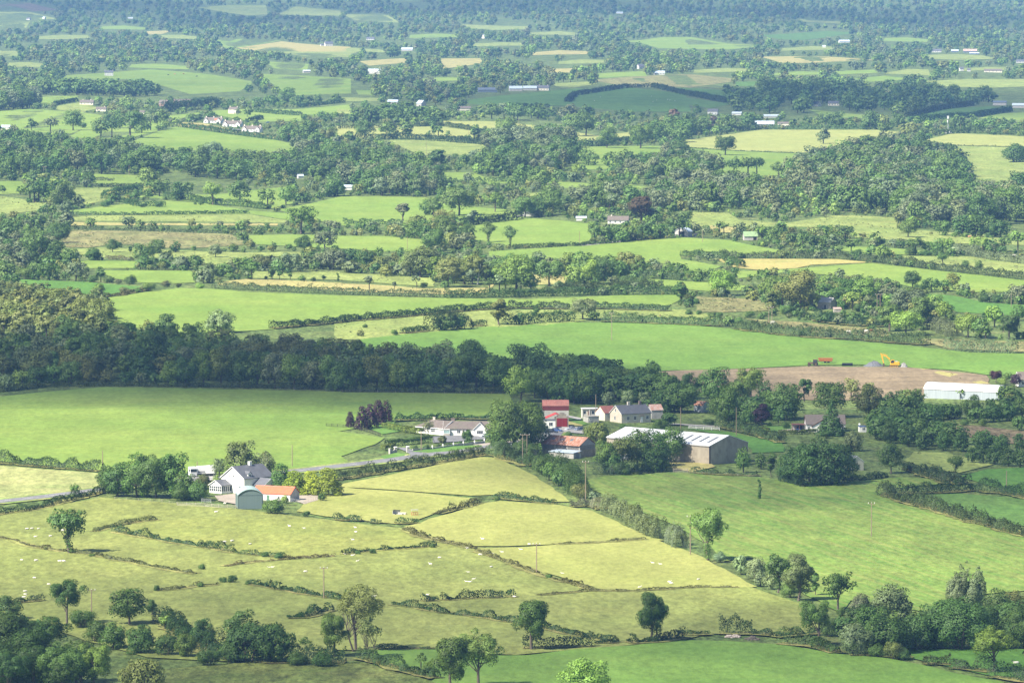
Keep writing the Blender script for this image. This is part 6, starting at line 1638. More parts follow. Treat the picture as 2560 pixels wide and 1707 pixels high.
# ------------------------------------------------------------------ vehicles and machines
TYRE = mat('tyre_rubber', (.02, .02, .02), .8, .2, 3); RIM = mat('wheel_rim', (.5, .5, .52), .35, .1, 3, .7); LAMP = mat('lamp_glass', (.7, .7, .68), .2, .05, 2, spec=.6); TAIL = mat('tail_lamp', (.4, .02, .02), .3, .05, 2)
def paint(n, c): 
    m = mat('car_paint_' + n, c, .3, .06, .6, .1, spec=.6); return m
def build_car(p, yaw, label, m, kind='hatch', group=None):
    """front of the car points to local -x"""
    r = empty('parked_car' if kind != 'van' else 'parked_van', p, R(yaw)); tag(r, label, 'car' if kind != 'van' else 'van', group)
    L = {'hatch': 4.1, 'suv': 4.6, 'saloon': 4.5, 'van': 4.8}[kind]; H = {'hatch': 1.5, 'suv': 1.75, 'saloon': 1.45, 'van': 1.95}[kind]; h = L / 2
    bl = .92 if kind != 'suv' else 1.05
    low = [(-h, .32), (-h, .62), (-h + .12, .76), (-h * .42, bl), (h - .1, bl), (h, .7), (h, .34), (h - .25, .24), (-h + .25, .24)]
    cab = {'hatch': [(-h * .42, bl), (-h * .08, H), (h * .72, H - .04), (h * .95, bl)], 'suv': [(-h * .42, bl), (-h * .12, H), (h * .85, H - .05), (h * .97, bl)], 'saloon': [(-h * .35, bl), (-h * .02, H), (h * .45, H - .03), (h * .78, bl)], 'van': [(-h * .62, bl), (-h * .3, H), (h * .95, H), (h * .98, bl)]}[kind]
    mb = MB().prism(low, -.86, .86)
    n = len(mb.v); ys = (-.84, -.66, .66, .84)
    roof = [(cab[1][0] + .02, cab[1][1]), (cab[2][0] - .02, cab[2][1])]
    mb.add([(cab[0][0], -.82, bl), (cab[3][0], -.82, bl), (roof[1][0], -.64, roof[1][1]), (roof[0][0], -.64, roof[0][1]), (cab[0][0], .82, bl), (cab[3][0], .82, bl), (roof[1][0], .64, roof[1][1]), (roof[0][0], .64, roof[0][1])],
           [(0, 1, 2, 3), (7, 6, 5, 4), (0, 3, 7, 4), (1, 5, 6, 2), (3, 2, 6, 7)])
    bd = mb.build('body', m, r)
    g = MB(); e = .012
    def lerp(a, b, t): return a + (b - a) * t
    def side(x0, x1, sg):
        pts = []
        for (t, xx) in ((.12, x0), (.12, x1), (.88, x1), (.88, x0)):
            z = lerp(bl, H, t); y = sg * (lerp(.82, .64, t) + e)
            xa = lerp(cab[0][0], roof[0][0], t) + .1; xb = lerp(cab[3][0], roof[1][0], t) - .1
            pts.append((lerp(xa, xb, xx), y, z))
        g.add(pts, [(0, 1, 2, 3)])
    for sg in (-1, 1): side(0, .47, sg); side(.53, 1, sg)
    for a, q, s_ in ((cab[0], roof[0], -1), (cab[3], roof[1], 1)):
        g.add([(lerp(a[0], q[0], t) + s_ * e, y, lerp(bl, H, t) + e) for t, y in ((.1, -.7), (.1, .7), (.88, .58), (.88, -.58))], [(0, 1, 2, 3)])
    g.build('windows', GLASS, r)
    for x in (-h * .62, h * .6):
        for sg in (-1, 1):
            w = MB().wheel(x, sg * .78, .33, .33, .22).build('wheel', TYRE, r); MB().wheel(x, sg * .8, .33, .2, .22, 10).build('rim', RIM, w)
    for sg in (-1, 1):
        MB().box(-h - .02, -h + .1, sg * .6 - .16, sg * .6 + .16, .58, .72).build('headlight', LAMP, r); MB().box(h - .06, h + .02, sg * .66 - .12, sg * .66 + .12, .68, .84).build('tail_light', TAIL, r)
    return r
def build_vehicles():
    g = 'cars parked in the farm yard'
    build_car(G('S3', 385, 672), 152, 'black estate car parked by the white workshop wall', paint('black', (.015, .016, .02)), 'suv', g)
    build_car(G('S3', 262, 703), 150, 'grey car half hidden by the large round tree in the yard', paint('grey', (.2, .21, .22)), 'saloon', g)
    build_car(G('S3', 470, 648), 150, 'blue car parked behind the black estate car', paint('blue', (.05, .1, .26)), 'hatch', g)
    build_car(G('S3', 700, 624), 28, 'silver car parked in the yard before the red garage doors', paint('silver', (.55, .57, .6)), 'saloon', g)
    build_car(G('S3', 842, 632), 40, 'grey blue car parked right of the silver car', paint('greyblue', (.16, .2, .27)), 'hatch', g)
    build_car(G('S2', 1488, 428), 30, 'silver car in front of the right bungalow gable', paint('silver', (.55, .57, .6)), 'hatch')
    build_car(G('S2', 1880, 590), 20, 'silver car glimpsed under the large round roadside tree', paint('silver', (.55, .57, .6)), 'hatch')
    build_car(G('S5', 590, 888), 80, 'dark blue van on the drive of the brown-roofed white house', paint('darkblue', (.03, .06, .22)), 'van')
    build_car(G('S3', 1155, 440), 10, 'dark teal van beside the cream annex of the beige farmhouse', paint('teal', (.02, .09, .12)), 'van')
    build_car(G('S4', 960, 405), 15, 'white van half hidden under the trees by the grey shed', paint('white', (.78, .78, .78)), 'van')
    build_car(G('T1', 1310, 830), 5, 'white car left of the terraced white cottages', paint('white', (.78, .78, .78)), 'hatch')
    build_car(G('T1', 1600, 890), 160, 'pale blue car, left of two before the middle pair of white cottages', paint('paleblue', (.3, .4, .52)), 'hatch', 'cars before the white cottages')
    build_car(G('T1', 1632, 893), 160, 'grey car, right of two before the middle pair of white cottages', paint('grey', (.2, .21, .22)), 'hatch', 'cars before the white cottages')
    build_car(G('T1', 1830, 842), 20, 'blue car at the right end of the white cottages', paint('blue', (.05, .1, .26)), 'hatch')
    # lorry and trailer behind the dark clump
    p = G('S1', 215, 352); r = empty('lorry_cab', p, R(112)); tag(r, 'white lorry cab parked behind the dark clump by the white farmhouse', 'lorry')
    wt = paint('white', (.78, .78, .78))
    MB().prism([(-2.4, .7), (-2.5, 1.9), (-2.2, 3.5), (-.3, 3.7), (-.3, .7)], -1.2, 1.2).build('cab', wt, r); MB().box(-.3, 3.2, -.5, .5, .7, 1.05).build('chassis', DARKIN, r); MB().box(-2.52, -2.3, -1.05, 1.05, 2.0, 3.0).box(-2.1, -1.0, -1.23, 1.23, 2.1, 2.9).build('windscreen', GLASS, r)
    for x in (-1.5, 1.6):
        for sg in (-1, 1): MB().wheel(x, sg * 1.0, .5, .5, .35).build('wheel', TYRE, r)
    p = G('S1', 405, 345); r = empty('box_trailer', p, R(12)); tag(r, 'white curved box trailer standing behind the trees left of the white farmhouse', 'trailer')
    MB().prism([(-3.6, 1.2), (-3.2, 2.6), (-2.6, 3.6), (3.0, 3.9), (3.6, 3.6), (3.6, 1.2)], -1.25, 1.25).build('box', wt, r); MB().box(-2.9, 3.4, -1.2, 1.2, .75, 1.2).build('chassis', DARKIN, r)
    MB().box(-2.6, -.2, -1.29, -1.25, 1.5, 2.1).build('side_panel', mat('grey_panel', (.3, .3, .3), .6), r)
    for x in (.8, 2.2):
        for sg in (-1, 1): MB().wheel(x, sg * 1.05, .45, .45, .3).build('wheel', TYRE, r)
    # excavator
    YEL = mat('machine_yellow', (.68, .36, .025), .45, .08, 1); p = G('S6', 1075, 228); r = empty('excavator', p, R(0)); tag(r, 'yellow tracked excavator with raised arm on the edge of the brown field', 'excavator')
    for sg in (-1, 1):
        mb = MB().prism([(-2.1, .35), (-1.8, .05), (1.8, .05), (2.1, .35), (2.1, .65), (1.8, .95), (-1.8, .95), (-2.1, .65)], sg * 1.1 - .3, sg * 1.1 + .3)
        tr = mb.build('track', mat('track_steel', (.07, .06, .05), .8), r); w = MB()
        for x in (-1.6, -.8, 0, .8, 1.6): w.wheel(x, sg * 1.1 - .32, .4, .3, .06, 10)
        w.build('track_roller', mat('dull_yellow', (.4, .25, .04), .6), tr)
    MB().box(-.9, .9, -.8, .8, .5, 1.1).bev(-1.5, 2.3, -1.3, 1.3, 1.1, 1.75, .1).bev(.2, 2.35, -1.25, 1.25, 1.75, 2.45, .15).build('body', YEL, r)
    MB().bev(1.7, 2.6, -1.2, 1.2, 1.15, 2.2, .2).build('counterweight', YEL, r); MB().box(.4, 1.6, -.6, .6, 2.45, 2.75).build('exhaust_cover', METAL, r)
    cb = MB().prism([(-1.35, 1.75), (-1.4, 2.5), (-1.0, 3.3), (.1, 3.35), (.15, 1.75)], -1.25, -.2).build('cab', YEL, r); MB().prism([(-1.3, 1.95), (-1.34, 2.5), (-.98, 3.12), (.0, 3.14), (.02, 1.95)], -1.28, -.17).add([(-1.43, -1.1, 1.95), (-1.43, -.35, 1.95), (-1.12, -.35, 3.1), (-1.12, -1.1, 3.1)], [(0, 1, 2, 3)]).build('cab_glass', GLASS, cb)
    bm_ = MB()
    P = [(-.9, 1.7), (-1.6, 3.6), (-3.4, 4.9), (-5.3, 5.55)]; T = [.28, .42, .36, .22]
    up = [(x - .15, z + t) for (x, z), t in zip(P, T)]; dn = [(x + .1, z - t) for (x, z), t in zip(P, T)]
    for i in range(3): bm_.prism([dn[i], dn[i + 1], up[i + 1], up[i]], .1, .5)
    bm_.tube([(-1.2, .3, 2.0), (-2.7, .3, 4.0)], [.1, .06], 6); bm_.tube([(-2.6, .3, 5.1), (-4.8, .3, 6.1)], [.1, .06], 6); bm_.build('boom', YEL, r)
    st = MB().prism([(-5.75, 6.15), (-5.2, 5.95), (-4.85, 5.3), (-4.15, 1.75), (-4.5, 1.65)], .15, .45); st.build('dipper_arm', YEL, r)
    MB().prism([(-4.6, 1.8), (-4.1, 1.75), (-3.75, 1.1), (-4.0, .35), (-4.9, .3), (-4.55, .9)], -.3, .9).build('bucket', mat('bucket_steel', (.09, .07, .05), .7), r)
    # tractor and trailer
    DK = mat('muddy_tractor', (.11, .075, .045), .7, .3, 1.5); ORG = mat('trailer_orange', (.34, .125, .04), .6, .15, 1.2)
    p = G('S6', 290, 216); r = empty('tractor', p, R(172)); tag(r, 'muddy tractor standing at the edge of the brown field', 'tractor')
    MB().bev(.2, 2.5, -.45, .45, .9, 1.7, .12).box(-1.6, .3, -.4, .4, .7, 1.2).build('bonnet', DK, r); MB().box(2.45, 2.52, -.38, .38, .9, 1.6).build('grille', DARKIN, r)
    c = MB().prism([(-1.5, 1.2), (-1.6, 2.6), (-1.3, 2.75), (.1, 2.75), (.3, 1.5), (.3, 1.2)], -.8, .8).build('cab', GLASS, r); MB().box(-1.7, .25, -.88, .88, 2.72, 2.85).box(-1.62, -1.5, -.86, -.76, 1.2, 2.72).box(.05, .17, -.86, -.76, 1.2, 2.72).box(-1.62, -1.5, .76, .86, 1.2, 2.72).box(.05, .17, .76, .86, 1.2, 2.72).build('cab_frame', DK, c)
    for sg in (-1, 1):
        for x, rr, w in ((-1.0, .88, .5), (1.9, .62, .4)):
            k = MB().wheel(x, sg * 1.0, rr, rr, w, 18).build('wheel', TYRE, r); MB().wheel(x, sg * 1.02, rr, rr * .55, w, 12).build('rim', DK, k)
    MB().tube([(1.4, .2, 1.7), (1.4, .2, 2.5)], [.06, .06], 6).build('exhaust_pipe', DARKIN, r)
    p = G('S6', 405, 190); r = empty('tipper_trailer', p, R(-5)); tag(r, 'orange tipper trailer behind the muddy tractor', 'trailer')
    tb = MB().prism([(-3.1, 2.3), (-2.7, 1.1), (3.0, 1.1), (3.2, 2.4)], -1.1, 1.1); tb.build('tub', ORG, r)
    rb = MB()
    for i in range(8): rb.box(-2.5 + i * .75, -2.38 + i * .75, -1.16, -1.1, 1.1, 2.2)
    rb.box(-3.12, 3.2, -1.17, 1.17, 2.26, 2.4).build('rib', ORG, r); MB().box(-4.4, 3.0, -.4, .4, .85, 1.1).build('chassis', DARKIN, r)
    for x in (-.1, 1.3):
        for sg in (-1, 1): MB().wheel(x, sg * .95, .5, .5, .4).build('wheel', TYRE, r)
    # wrapped bales in a row
    WRAP = mat('black_bale_wrap', (.012, .014, .02), .25, .2, 2, spec=.6)
    proto_b = None
    for i in range(5):
        q = G('S6', 583 + i * 19, 214); mb = MB().wheel(0, 0, .62, .66, 1.25, 16)
        if proto_b is None: proto_b = mb.mesh('silage_bale', WRAP)
        o = link('silage_bale', proto_b, None, q, R(90 - 4)); tag(o, 'black plastic wrapped bale in the short row on the brown field', 'bale', 'row of black wrapped bales')
    # gravel heaps
    for nm, lab, (x0, x1, yb), hh, c in (('gravel_heap', 'dark grey gravel heap left of the excavator', (780, 985, 216), 2.2, (.13, .135, .15)), ('gravel_heap', 'lighter grey gravel heap right behind the excavator', (1125, 1220, 226), 1.9, (.27, .26, .25))):
        a, b2 = G('S6', x0, yb), G('S6', x1, yb); cx = (a + b2) / 2; w = (b2 - a).length / 2; mb = MB(); rng = np.random.default_rng(4)
        for i in range(9):
            for k in range(28):
                t = i / 8; rr = w * t; zz = hh * (1 - t ** 1.25) * (1 + .12 * rng.normal()) if i < 8 else -.15
                an = 6.283 * k / 28; mb.v.append((rr * math.cos(an) * (1 + .06 * rng.normal()), rr * .8 * math.sin(an), zz))
        for i in range(8):
            for k in range(28): mb.f.append((i * 28 + k, i * 28 + (k + 1) % 28, (i + 1) * 28 + (k + 1) % 28, (i + 1) * 28 + k)); mb.mi.append(0)
        o = mb.build(nm, mat('gravel_%d' % (c[0] * 100), c, .95, .35, 2.5), None, loc=cx); tag(o, lab, 'gravel heap')
    # feed trailer and tractor frame in the sunny pasture
    p = G('B2', 415, 428); r = empty('feed_trailer', p, R(-14)); tag(r, 'grey livestock feed trailer standing in the sunny pasture', 'trailer')
    MB().box(-2.6, -.6, -.7, .9, .35, .45).prism([(-2.6, .35), (-2.6, 1.5), (-2.5, 1.55), (-2.5, .35)], -.7, .9).box(-2.6, -.6, .82, .9, .35, 1.5).build('shelter', METAL, r); MB().box(-2.5, -.3, -.6, .85, 1.5, 1.6).build('shelter_roof', DARKIN, r)
    MB().prism([(-.9, .95), (-.7, .3), (1.6, .3), (1.8, .95)], -.8, .1).build('trough', mat('pale_wood', (.5, .46, .4), .8, .15, 2), r)
    for x in (-1.6, .8):
        for sg in (-1, 1): MB().wheel(x, sg * .75, .3, .3, .2, 10).build('wheel', TYRE, r)
    p = G('B2', 507, 432); r = empty('ring_feeder', p, R(5)); tag(r, 'rusty open feeder frame beside the grey feed trailer', 'feeder'); fr = MB()
    for x in (-1, -.35, .35, 1):
        for y in (-.8, .8): fr.tube([(x, y, 0), (x, y, 1.1)], [.05, .05], 5)
    for z in (.35, 1.1):
        for y in (-.8, .8): fr.tube([(-1, y, z), (1, y, z)], [.05, .05], 5)
        for x in (-1, 1): fr.tube([(x, -.8, z), (x, .8, z)], [.05, .05], 5)
    fr.build('frame', mat('rusty_frame', (.4, .16, .07), .8, .3, 3), r); rf = MB()
    for x in (-1, 1): rf.tube([(x, .8, 1.1), (x, .8, 1.9)], [.04, .04], 5)
    rf.box(-1.15, 1.15, -.2, 1.0, 1.88, 1.94).build('rain_cover', METAL, r)
    # heap of stones and heap of brush by the bramble hedge
    for x, y, n, c, lab, nm in ((358, 1256, 46, (.42, .36, .31), 'heap of pale field stones beside the bramble hedge', 'stone_heap'), (490, 1272, 40, (.13, .11, .09), 'dark heap of brushwood right of the pale stone heap', 'brush_heap')):
        q = G('B3', x, y); mb = MB(); rng = np.random.default_rng(x)
        for i in range(n):
            an, rr = rng.uniform(0, 6.28), 1.9 * math.sqrt(rng.random()); s_ = rng.uniform(.18, .42); z = max(0, .9 - rr * .42) * rng.random()
            mb.bev(rr * math.cos(an) - s_, rr * math.cos(an) + s_, rr * math.sin(an) - s_ * .7, rr * math.sin(an) + s_ * .7, z - .1, z + s_ * .9, s_ * .35)
        o = mb.build(nm, mat(nm, c, .95, .3, 2), None, loc=q); tag(o, lab, 'heap')

# ------------------------------------------------------------------ poles, fences, walls
def pole(c, x, y, h, label, kind='single', group=None, yaw=0, arm=True):
    p = G(c, x, y); hm = h / CR[c][2] / mpp(p)
    if kind == 'h':
        r = empty('pole_frame', p, R(yaw)); tag(r, label, 'utility pole', group)
        for sg in (-1, 1): MB().tube([(sg * .75, 0, -.3), (sg * .75, 0, hm)], [.17, .12], 8).build('post', POLEWOOD, r)
        MB().box(-1.7, 1.7, -.08, .08, hm - .3, hm - .1).box(-.75, .75, -.05, .05, hm - 2.2, hm - 2.08).build('crossarm', POLEWOOD, r)
        ins = MB()
        for q in (-1.6, 0, 1.6): ins.tube([(q, 0, hm - .1), (q, 0, hm + .25)], [.07, .05], 6)
        ins.build('insulator', P_WHITE, r)
        if hm > 11.5: MB().box(-1.1, 1.1, -.5, .5, hm * .48, hm * .48 + .15).bev(-.5, .4, -.45, .35, hm * .48 + .15, hm * .48 + 1.2, .1).build('transformer', mat('transformer_grey', (.22, .21, .2), .6, .15, 1), r)
        return r
    r = empty('utility_pole', p, R(yaw)); tag(r, label, 'utility pole', group)
    MB().tube([(0, 0, -.3), (0, 0, hm * .5), (0, 0, hm)], [.16, .135, .11], 8).build('post', POLEWOOD, r)
    if arm:
        MB().box(-1.05, 1.05, -.06, .06, hm - .32, hm - .18).build('crossarm', POLEWOOD, r)
        ins = MB()
        for q in (-.95, 0, .95): ins.tube([(q, 0, hm - .18), (q, 0, hm + .2)], [.08, .06], 6)
        ins.build('insulator', P_WHITE, r)
    return r
def post_fence(name, path, label, m, rails, ph, gap, post=.07, thick=.05, cat='fence', solid=False):
    pts = [hit(*q) for q in parse(path)]; r = empty(name, pts[0]); tag(r, label, cat); o0 = pts[0]; plist, rl = [], MB()
    for a, b in zip(pts[:-1], pts[1:]):
        n = max(1, int((b - a).length / gap)); d = (b - a) / n
        for i in range(n + 1):
            q = a + d * i - o0; q.z = float(hgt(np.float64(a.x + d.x * i), np.float64(a.y + d.y * i))) - o0.z
            plist.append(tuple(q))
        for i in range(n):
            q0, q1 = a + d * i, a + d * (i + 1); z0, z1 = [float(hgt(np.float64(q.x), np.float64(q.y))) - o0.z for q in (q0, q1)]
            for z in rails: rl.tube([(q0.x - o0.x, q0.y - o0.y, z0 + z), (q1.x - o0.x, q1.y - o0.y, z1 + z)], [thick, thick], 4)
    pm = MB().bev(-post, post, -post, post, -.3, ph, .02).mesh('post', m); plist = sorted(set(plist), key=lambda q: q[1])
    for q in plist[:100]: link('post', pm, r, q)
    rl.build('rail', m, r)
    return r
def build_poles():
    pole('B3', 70, 700, 270, 'utility pole with crossarm left of the windswept ivy tree'); pole('B3', 1300, 577, 235, 'lone utility pole with crossarm in the middle of the streaky green field'); pole('B3', 2218, 250, 125, 'plain pole in the green field at the right edge', arm=False)
    pole('B2', 1335, 828, 210, 'utility pole with crossarm standing in the sunniest pasture'); pole('B2', 1668, 335, 275, 'tall cable pole on the slanting hedge with wires running right'); pole('B1', 2200, 998, 218, 'utility pole with crossarm in the lower left olive pasture')
    pole('B1', 622, 1090, 160, 'short utility pole among the bottom left trees'); pole('B1', 1985, 100, 150, 'pole on the verge of the road above the golden conifers', arm=False); pole('B1', 1340, 165, 105, 'pole between the white lorry and trailer', arm=False); pole('B1', 697, 130, 140, 'thin pole beside the dark clump at left', arm=False)
    pole('S2', 548, 640, 300, 'pole with slanting stay before the bungalow hedge', arm=False); pole('S2', 1600, 215, 190, 'pole behind the right end of the bungalow', arm=False); pole('S3', 1108, 430, 395, 'pole between the white cabin and cream annex', arm=False); pole('S3', 2225, 330, 320, 'pole right of the beige farmhouse', arm=False)
    pole('S2', 2070, 835, 455, 'twin pole frame with transformer in the hedge by the large round tree', 'h'); pole('M3', 385, 1450, 200, 'pole at the lane behind the grey shed', arm=False); pole('M3', 5, 1400, 150, 'pole at the right of the farm yard', arm=False)
    pole('M2', 1858, 798, 192, 'lone utility pole in the large green slope'); pole('M1', 925, 1028, 152, 'twin pole frame rising in front of the dark wood', 'h'); pole('M3', 618, 682, 115, 'twin pole frame in the cattle pasture', 'h'); pole('M3', 1358, 618, 140, 'twin pole frame right of the old stone cottage', 'h'); pole('T1', 305, 1225, 85, 'twin pole frame in the far left wood', 'h')
    pole('M3', 2212, 740, 130, 'pole among trees at the right edge of the slope', arm=False); pole('M3', 2265, 570, 100, 'pole by the far right green strip', arm=False); pole('M2', 1638, 135, 85, 'pole by the lane at upper centre', arm=False); pole('M3', 155, 125, 95, 'pole before the grey arched shed', arm=False); pole('M2', 460, 180, 95, 'thin pole in the green strip at left of centre', arm=False)
    pole('T1', 883, 1200, 70, 'pole in the far left trees', arm=False); pole('T2', 1222, 880, 70, 'pole standing in the far hay strip', arm=True); pole('T2', 118, 1100, 45, 'pole with crossarm in the far wood', arm=True); pole('T2', 590, 1060, 100, 'thin pole in the far green slope', arm=False); pole('T2', 880, 935, 60, 'thin pole at the end of the far hay strip', arm=False)
    for i, (x, y, h) in enumerate(((1745, 915, 75), (1918, 905, 55), (2238, 910, 60), (2300, 910, 55))): pole('T3', x, y, h, ('far pole left of the telephone mast', 'far pole right of the telephone mast', 'far pole left of two at the right edge', 'far pole right of two at the right edge')[i], arm=False)
    # wires of the cable pole
    a = G('B2', 1668, 335); b = G('B3', 1300, 577); ha, hb = 275 / 2.7174 / mpp(a), 235 / 2.7174 / mpp(b)
    mb = MB()
    for q in (-.9, 0, .9):
        pts = []
        for i in range(13):
            t = i / 12; p_ = a.lerp(b, t); pts.append((p_.x + q - a.x, p_.y - a.y, (1 - t) * (a.z + ha) + t * (b.z + hb) - a.z - 3.5 * 4 * t * (1 - t) * .35))
        mb.tube(pts, [.012] * 13, 4, cap=False)
    tag(mb.build('power_line', DARKIN, None, loc=a), 'three thin wires running from the cable pole over the streaky field', 'power line')
    post_fence('wooden_fence', 'S1 20,755 400,768 600,785 840,792', 'weathered wooden rail fence left of the arched green barn', WOOD, (.35, .75, 1.15), 1.35, 2.4, .07, .07)
    post_fence('black_fence', 'M2 -95,1385 60,1395 180,1420 275,1450', 'black post and rail fence before the purple trees', WOODDARK, (.4, .8, 1.15), 1.3, 2.0, .07, .06)
    post_fence('black_fence', 'M2 330,1350 380,1345', 'short black fence behind the purple trees', WOODDARK, (.4, .8, 1.15), 1.3, 2.0, .07, .06); post_fence('white_fence', 'M3 60,1400 160,1405 270,1410', 'white rail fence beside the lane behind the grey shed', P_WHITE, (.4, .8, 1.1), 1.15, 2.4, .07, .06)
    post_fence('metal_gate', 'S1 1610,700 1780,720', 'metal field gate right of the orange-roofed shed', METAL, (.3, .6, .9, 1.2), 1.25, 3.2, .06, .035, 'gate'); post_fence('metal_gate', 'S1 360,700 490,712', 'metal gate in the scrub left of the arched green barn', METAL, (.3, .6, .9, 1.2), 1.25, 3.2, .06, .035, 'gate')
    post_fence('wooden_gate', 'S4 1472,528 1620,532', 'wooden gate at the top of the streaky field below the grey shed', WOOD, (.3, .65, 1.0, 1.3), 1.4, 4.5, .08, .07, 'gate'); post_fence('wire_fence', 'S1 1800,735 1900,700 2000,650', 'thin post fence behind the clipped round tree', WOOD, (.5, 1.0), 1.1, 3, .05, .015)
    post_fence('wire_fence', 'M1 1900,1135 2340,1150 M2 500,1162 1140,1165', 'post and wire fence at the foot of the dark wood', WOOD, (.5, 1.0), 1.15, 6, .05, .015); post_fence('wire_fence', 'S4 1500,545 1900,560 2352,590', 'post and wire fence along the top of the streaky field', WOOD, (.5, 1.0), 1.15, 4, .05, .015); post_fence('wire_fence', 'B1 780,325 1100,345 1200,360', 'post and wire fence under the dark clump at left', WOOD, (.5, 1.0), 1.1, 4, .05, .015)
    # entrance walls and pillars by the bungalow
    for (x, y, lab) in ((350, 652, 'right entrance pillar of the bungalow drive'), (170, 660, 'left entrance pillar of the bungalow drive')):
        q = G('S2', x, y); r = empty('gate_pillar', q, R(20)); tag(r, lab, 'pillar'); MB().bev(-.45, .45, -.45, .45, -.2, 2.0, .05).build('shaft', W_GREYWALL, r); MB().bev(-.55, .55, -.55, .55, 2.0, 2.25, .1).build('cap', P_WHITE, r)
    a, b = G('S2', 85, 672), G('S2', 165, 662); d = b - a; r = empty('entrance_wall', a, math.atan2(d.y, d.x)); tag(r, 'curved white entrance wall left of the bungalow drive', 'wall'); L = d.length
    mb = MB()
    for i in range(8):
        z = 1.6 - .55 * math.sin(math.pi * (i + .5) / 8); mb.box(L * i / 8, L * (i + 1) / 8, -.15, .15, -.2, z)
    mb.build('wall_panel', W_GREYWALL, r); MB().bev(-.35, .35, -.35, .35, -.2, 2.0, .05).build('end_post', W_GREYWALL, r)
    pts = [G('S2', x, y) for x, y in ((420, 635), (710, 612), (865, 592), (1020, 570), (1165, 552), (1330, 538), (1475, 515))]; r = empty('garden_wall', pts[0]); tag(r, 'low garden wall with white pillars along the bungalow roadside', 'wall'); o0 = pts[0]
    w, pl = MB(), MB()
    for a, b in zip(pts[:-1], pts[1:]):
        a_, b_ = a - o0, b - o0; nrm = Vector((-(b_ - a_).y, (b_ - a_).x, 0)).normalized() * .12
        w.add([tuple(a_ - nrm + Vector((0, 0, -.3))), tuple(b_ - nrm + Vector((0, 0, -.3))), tuple(b_ + nrm + Vector((0, 0, -.3))), tuple(a_ + nrm + Vector((0, 0, -.3))), tuple(a_ - nrm + Vector((0, 0, .9))), tuple(b_ - nrm + Vector((0, 0, .9))), tuple(b_ + nrm + Vector((0, 0, .9))), tuple(a_ + nrm + Vector((0, 0, .9)))], [(0, 3, 2, 1), (4, 5, 6, 7), (0, 1, 5, 4), (1, 2, 6, 5), (2, 3, 7, 6), (3, 0, 4, 7)])
    w.build('wall_panel', W_GREYWALL, r)
    for q in pts[1:]:
        q = q - o0; MB().bev(q.x - .22, q.x + .22, q.y - .22, q.y + .22, q.z - .3, q.z + 1.6, .04).build('pillar', P_WHITE, r)

# clipped garden hedges: trimmed slabs of leaves
CLIPPED = [('S2 10,300 240,345 560,395', 2.3, 3.0, (.14, .19, .032), 'clipped golden green hedge left of the long white bungalow'), ('S2 40,560 350,540 700,500', 2.4, 2.6, (.085, .145, .03), 'clipped green hedge lining the bungalow drive'), ('S2 -20,620 60,630 130,600', 2.2, 2.4, (.14, .18, .032), 'short clipped hedge by the left entrance pillar'),
           ('S5 0,880 110,905', 1.6, 2.6, (.13, .16, .02), 'yellow clipped hedge left of the dark blue van'), ('S5 270,940 560,940 840,920', 1.7, 2.4, (.10, .135, .02), 'clipped yellow green hedge below the brown-roofed white house')]

# ------------------------------------------------------------------ sheep and cattle
FLEECE = mat('fleece', (.60, .57, .50), .95, .08, 4); FACE_D = mat('dark_face', (.05, .045, .04), .9, .2, 4); FACE_W = mat('pale_face', (.62, .57, .5), .9, .1, 4)
def loft(mb, rings, n=10, mi=0):
    """rings: (x, z, ry, rz) ellipses across y, joined into one skin"""
    base = len(mb.v)
    for x, z, ry, rz in rings:
        for k in range(n):
            t = 6.2832 * k / n; mb.v.append((x, ry * math.cos(t), z + rz * math.sin(t)))
    for i in range(len(rings) - 1):
        for k in range(n): mb.f.append((base + i * n + k, base + i * n + (k + 1) % n, base + (i + 1) * n + (k + 1) % n, base + (i + 1) * n + k)); mb.mi.append(mi if i < len(rings) - 4 else 1)
    mb.f.append(tuple(base + k for k in range(n - 1, -1, -1))); mb.mi.append(mi); e = base + (len(rings) - 1) * n
    mb.f.append(tuple(e + k for k in range(n))); mb.mi.append(1)
def animal_mesh(name, mats, pose='graze', s=1.0, slim=1.0):
    mb = MB(); z0 = .62 if pose != 'lie' else .32
    body = [(-.62, z0 + .05, .06, .08), (-.56, z0 + .03, .2 * slim, .2), (-.3, z0, .28 * slim, .28), (.05, z0 - .01, .29 * slim, .29), (.35, z0 + .02, .25 * slim, .26), (.52, z0 + .08, .17, .19)]
    if pose == 'graze': head = [(.66, z0 - .02, .12, .13), (.76, z0 - .22, .095, .11), (.84, z0 - .36, .09, .1), (.95, z0 - .5, .06, .06), (1.0, z0 - .55, .03, .03)]
    else: head = [(.62, z0 + .26, .12, .14), (.68, z0 + .4, .1, .11), (.78, z0 + .44, .09, .1), (.92, z0 + .38, .06, .07), (.98, z0 + .35, .03, .03)]
    loft(mb, body + head)
    hx, hz = head[1][0], head[1][1] + .06
    for sg in (-1, 1): mb.tube([(hx, sg * .07, hz), (hx - .04, sg * .2, hz - .02)], [.035, .02], 5, 1)
    mb.tube([(-.6, 0, z0 + .1), (-.68, 0, z0 - .15)], [.05, .03], 5)
    if pose != 'lie':
        for x in (-.42, .36):
            for sg in (-1, 1):
                b = -.04 if x < 0 else .02
                mb.tube([(x, sg * .14, z0 - .1), (x + b, sg * .15, z0 * .52), (x + (-.0 if x < 0 else .0), sg * .15, z0 * .25), (x + .02, sg * .15, 0)], [.1, .06, .035, .045], 6, 1)
    else:
        for x in (-.35, .4):
            for sg in (-1, 1): mb.tube([(x, sg * .2, .2), (x + .22, sg * .27, .05), (x + .05, sg * .28, .04)], [.09, .05, .04], 6, 1)
    mb.v = [(x * s, y * s, z * s) for x, y, z in mb.v]
    return mb.mesh(name, mats, True)
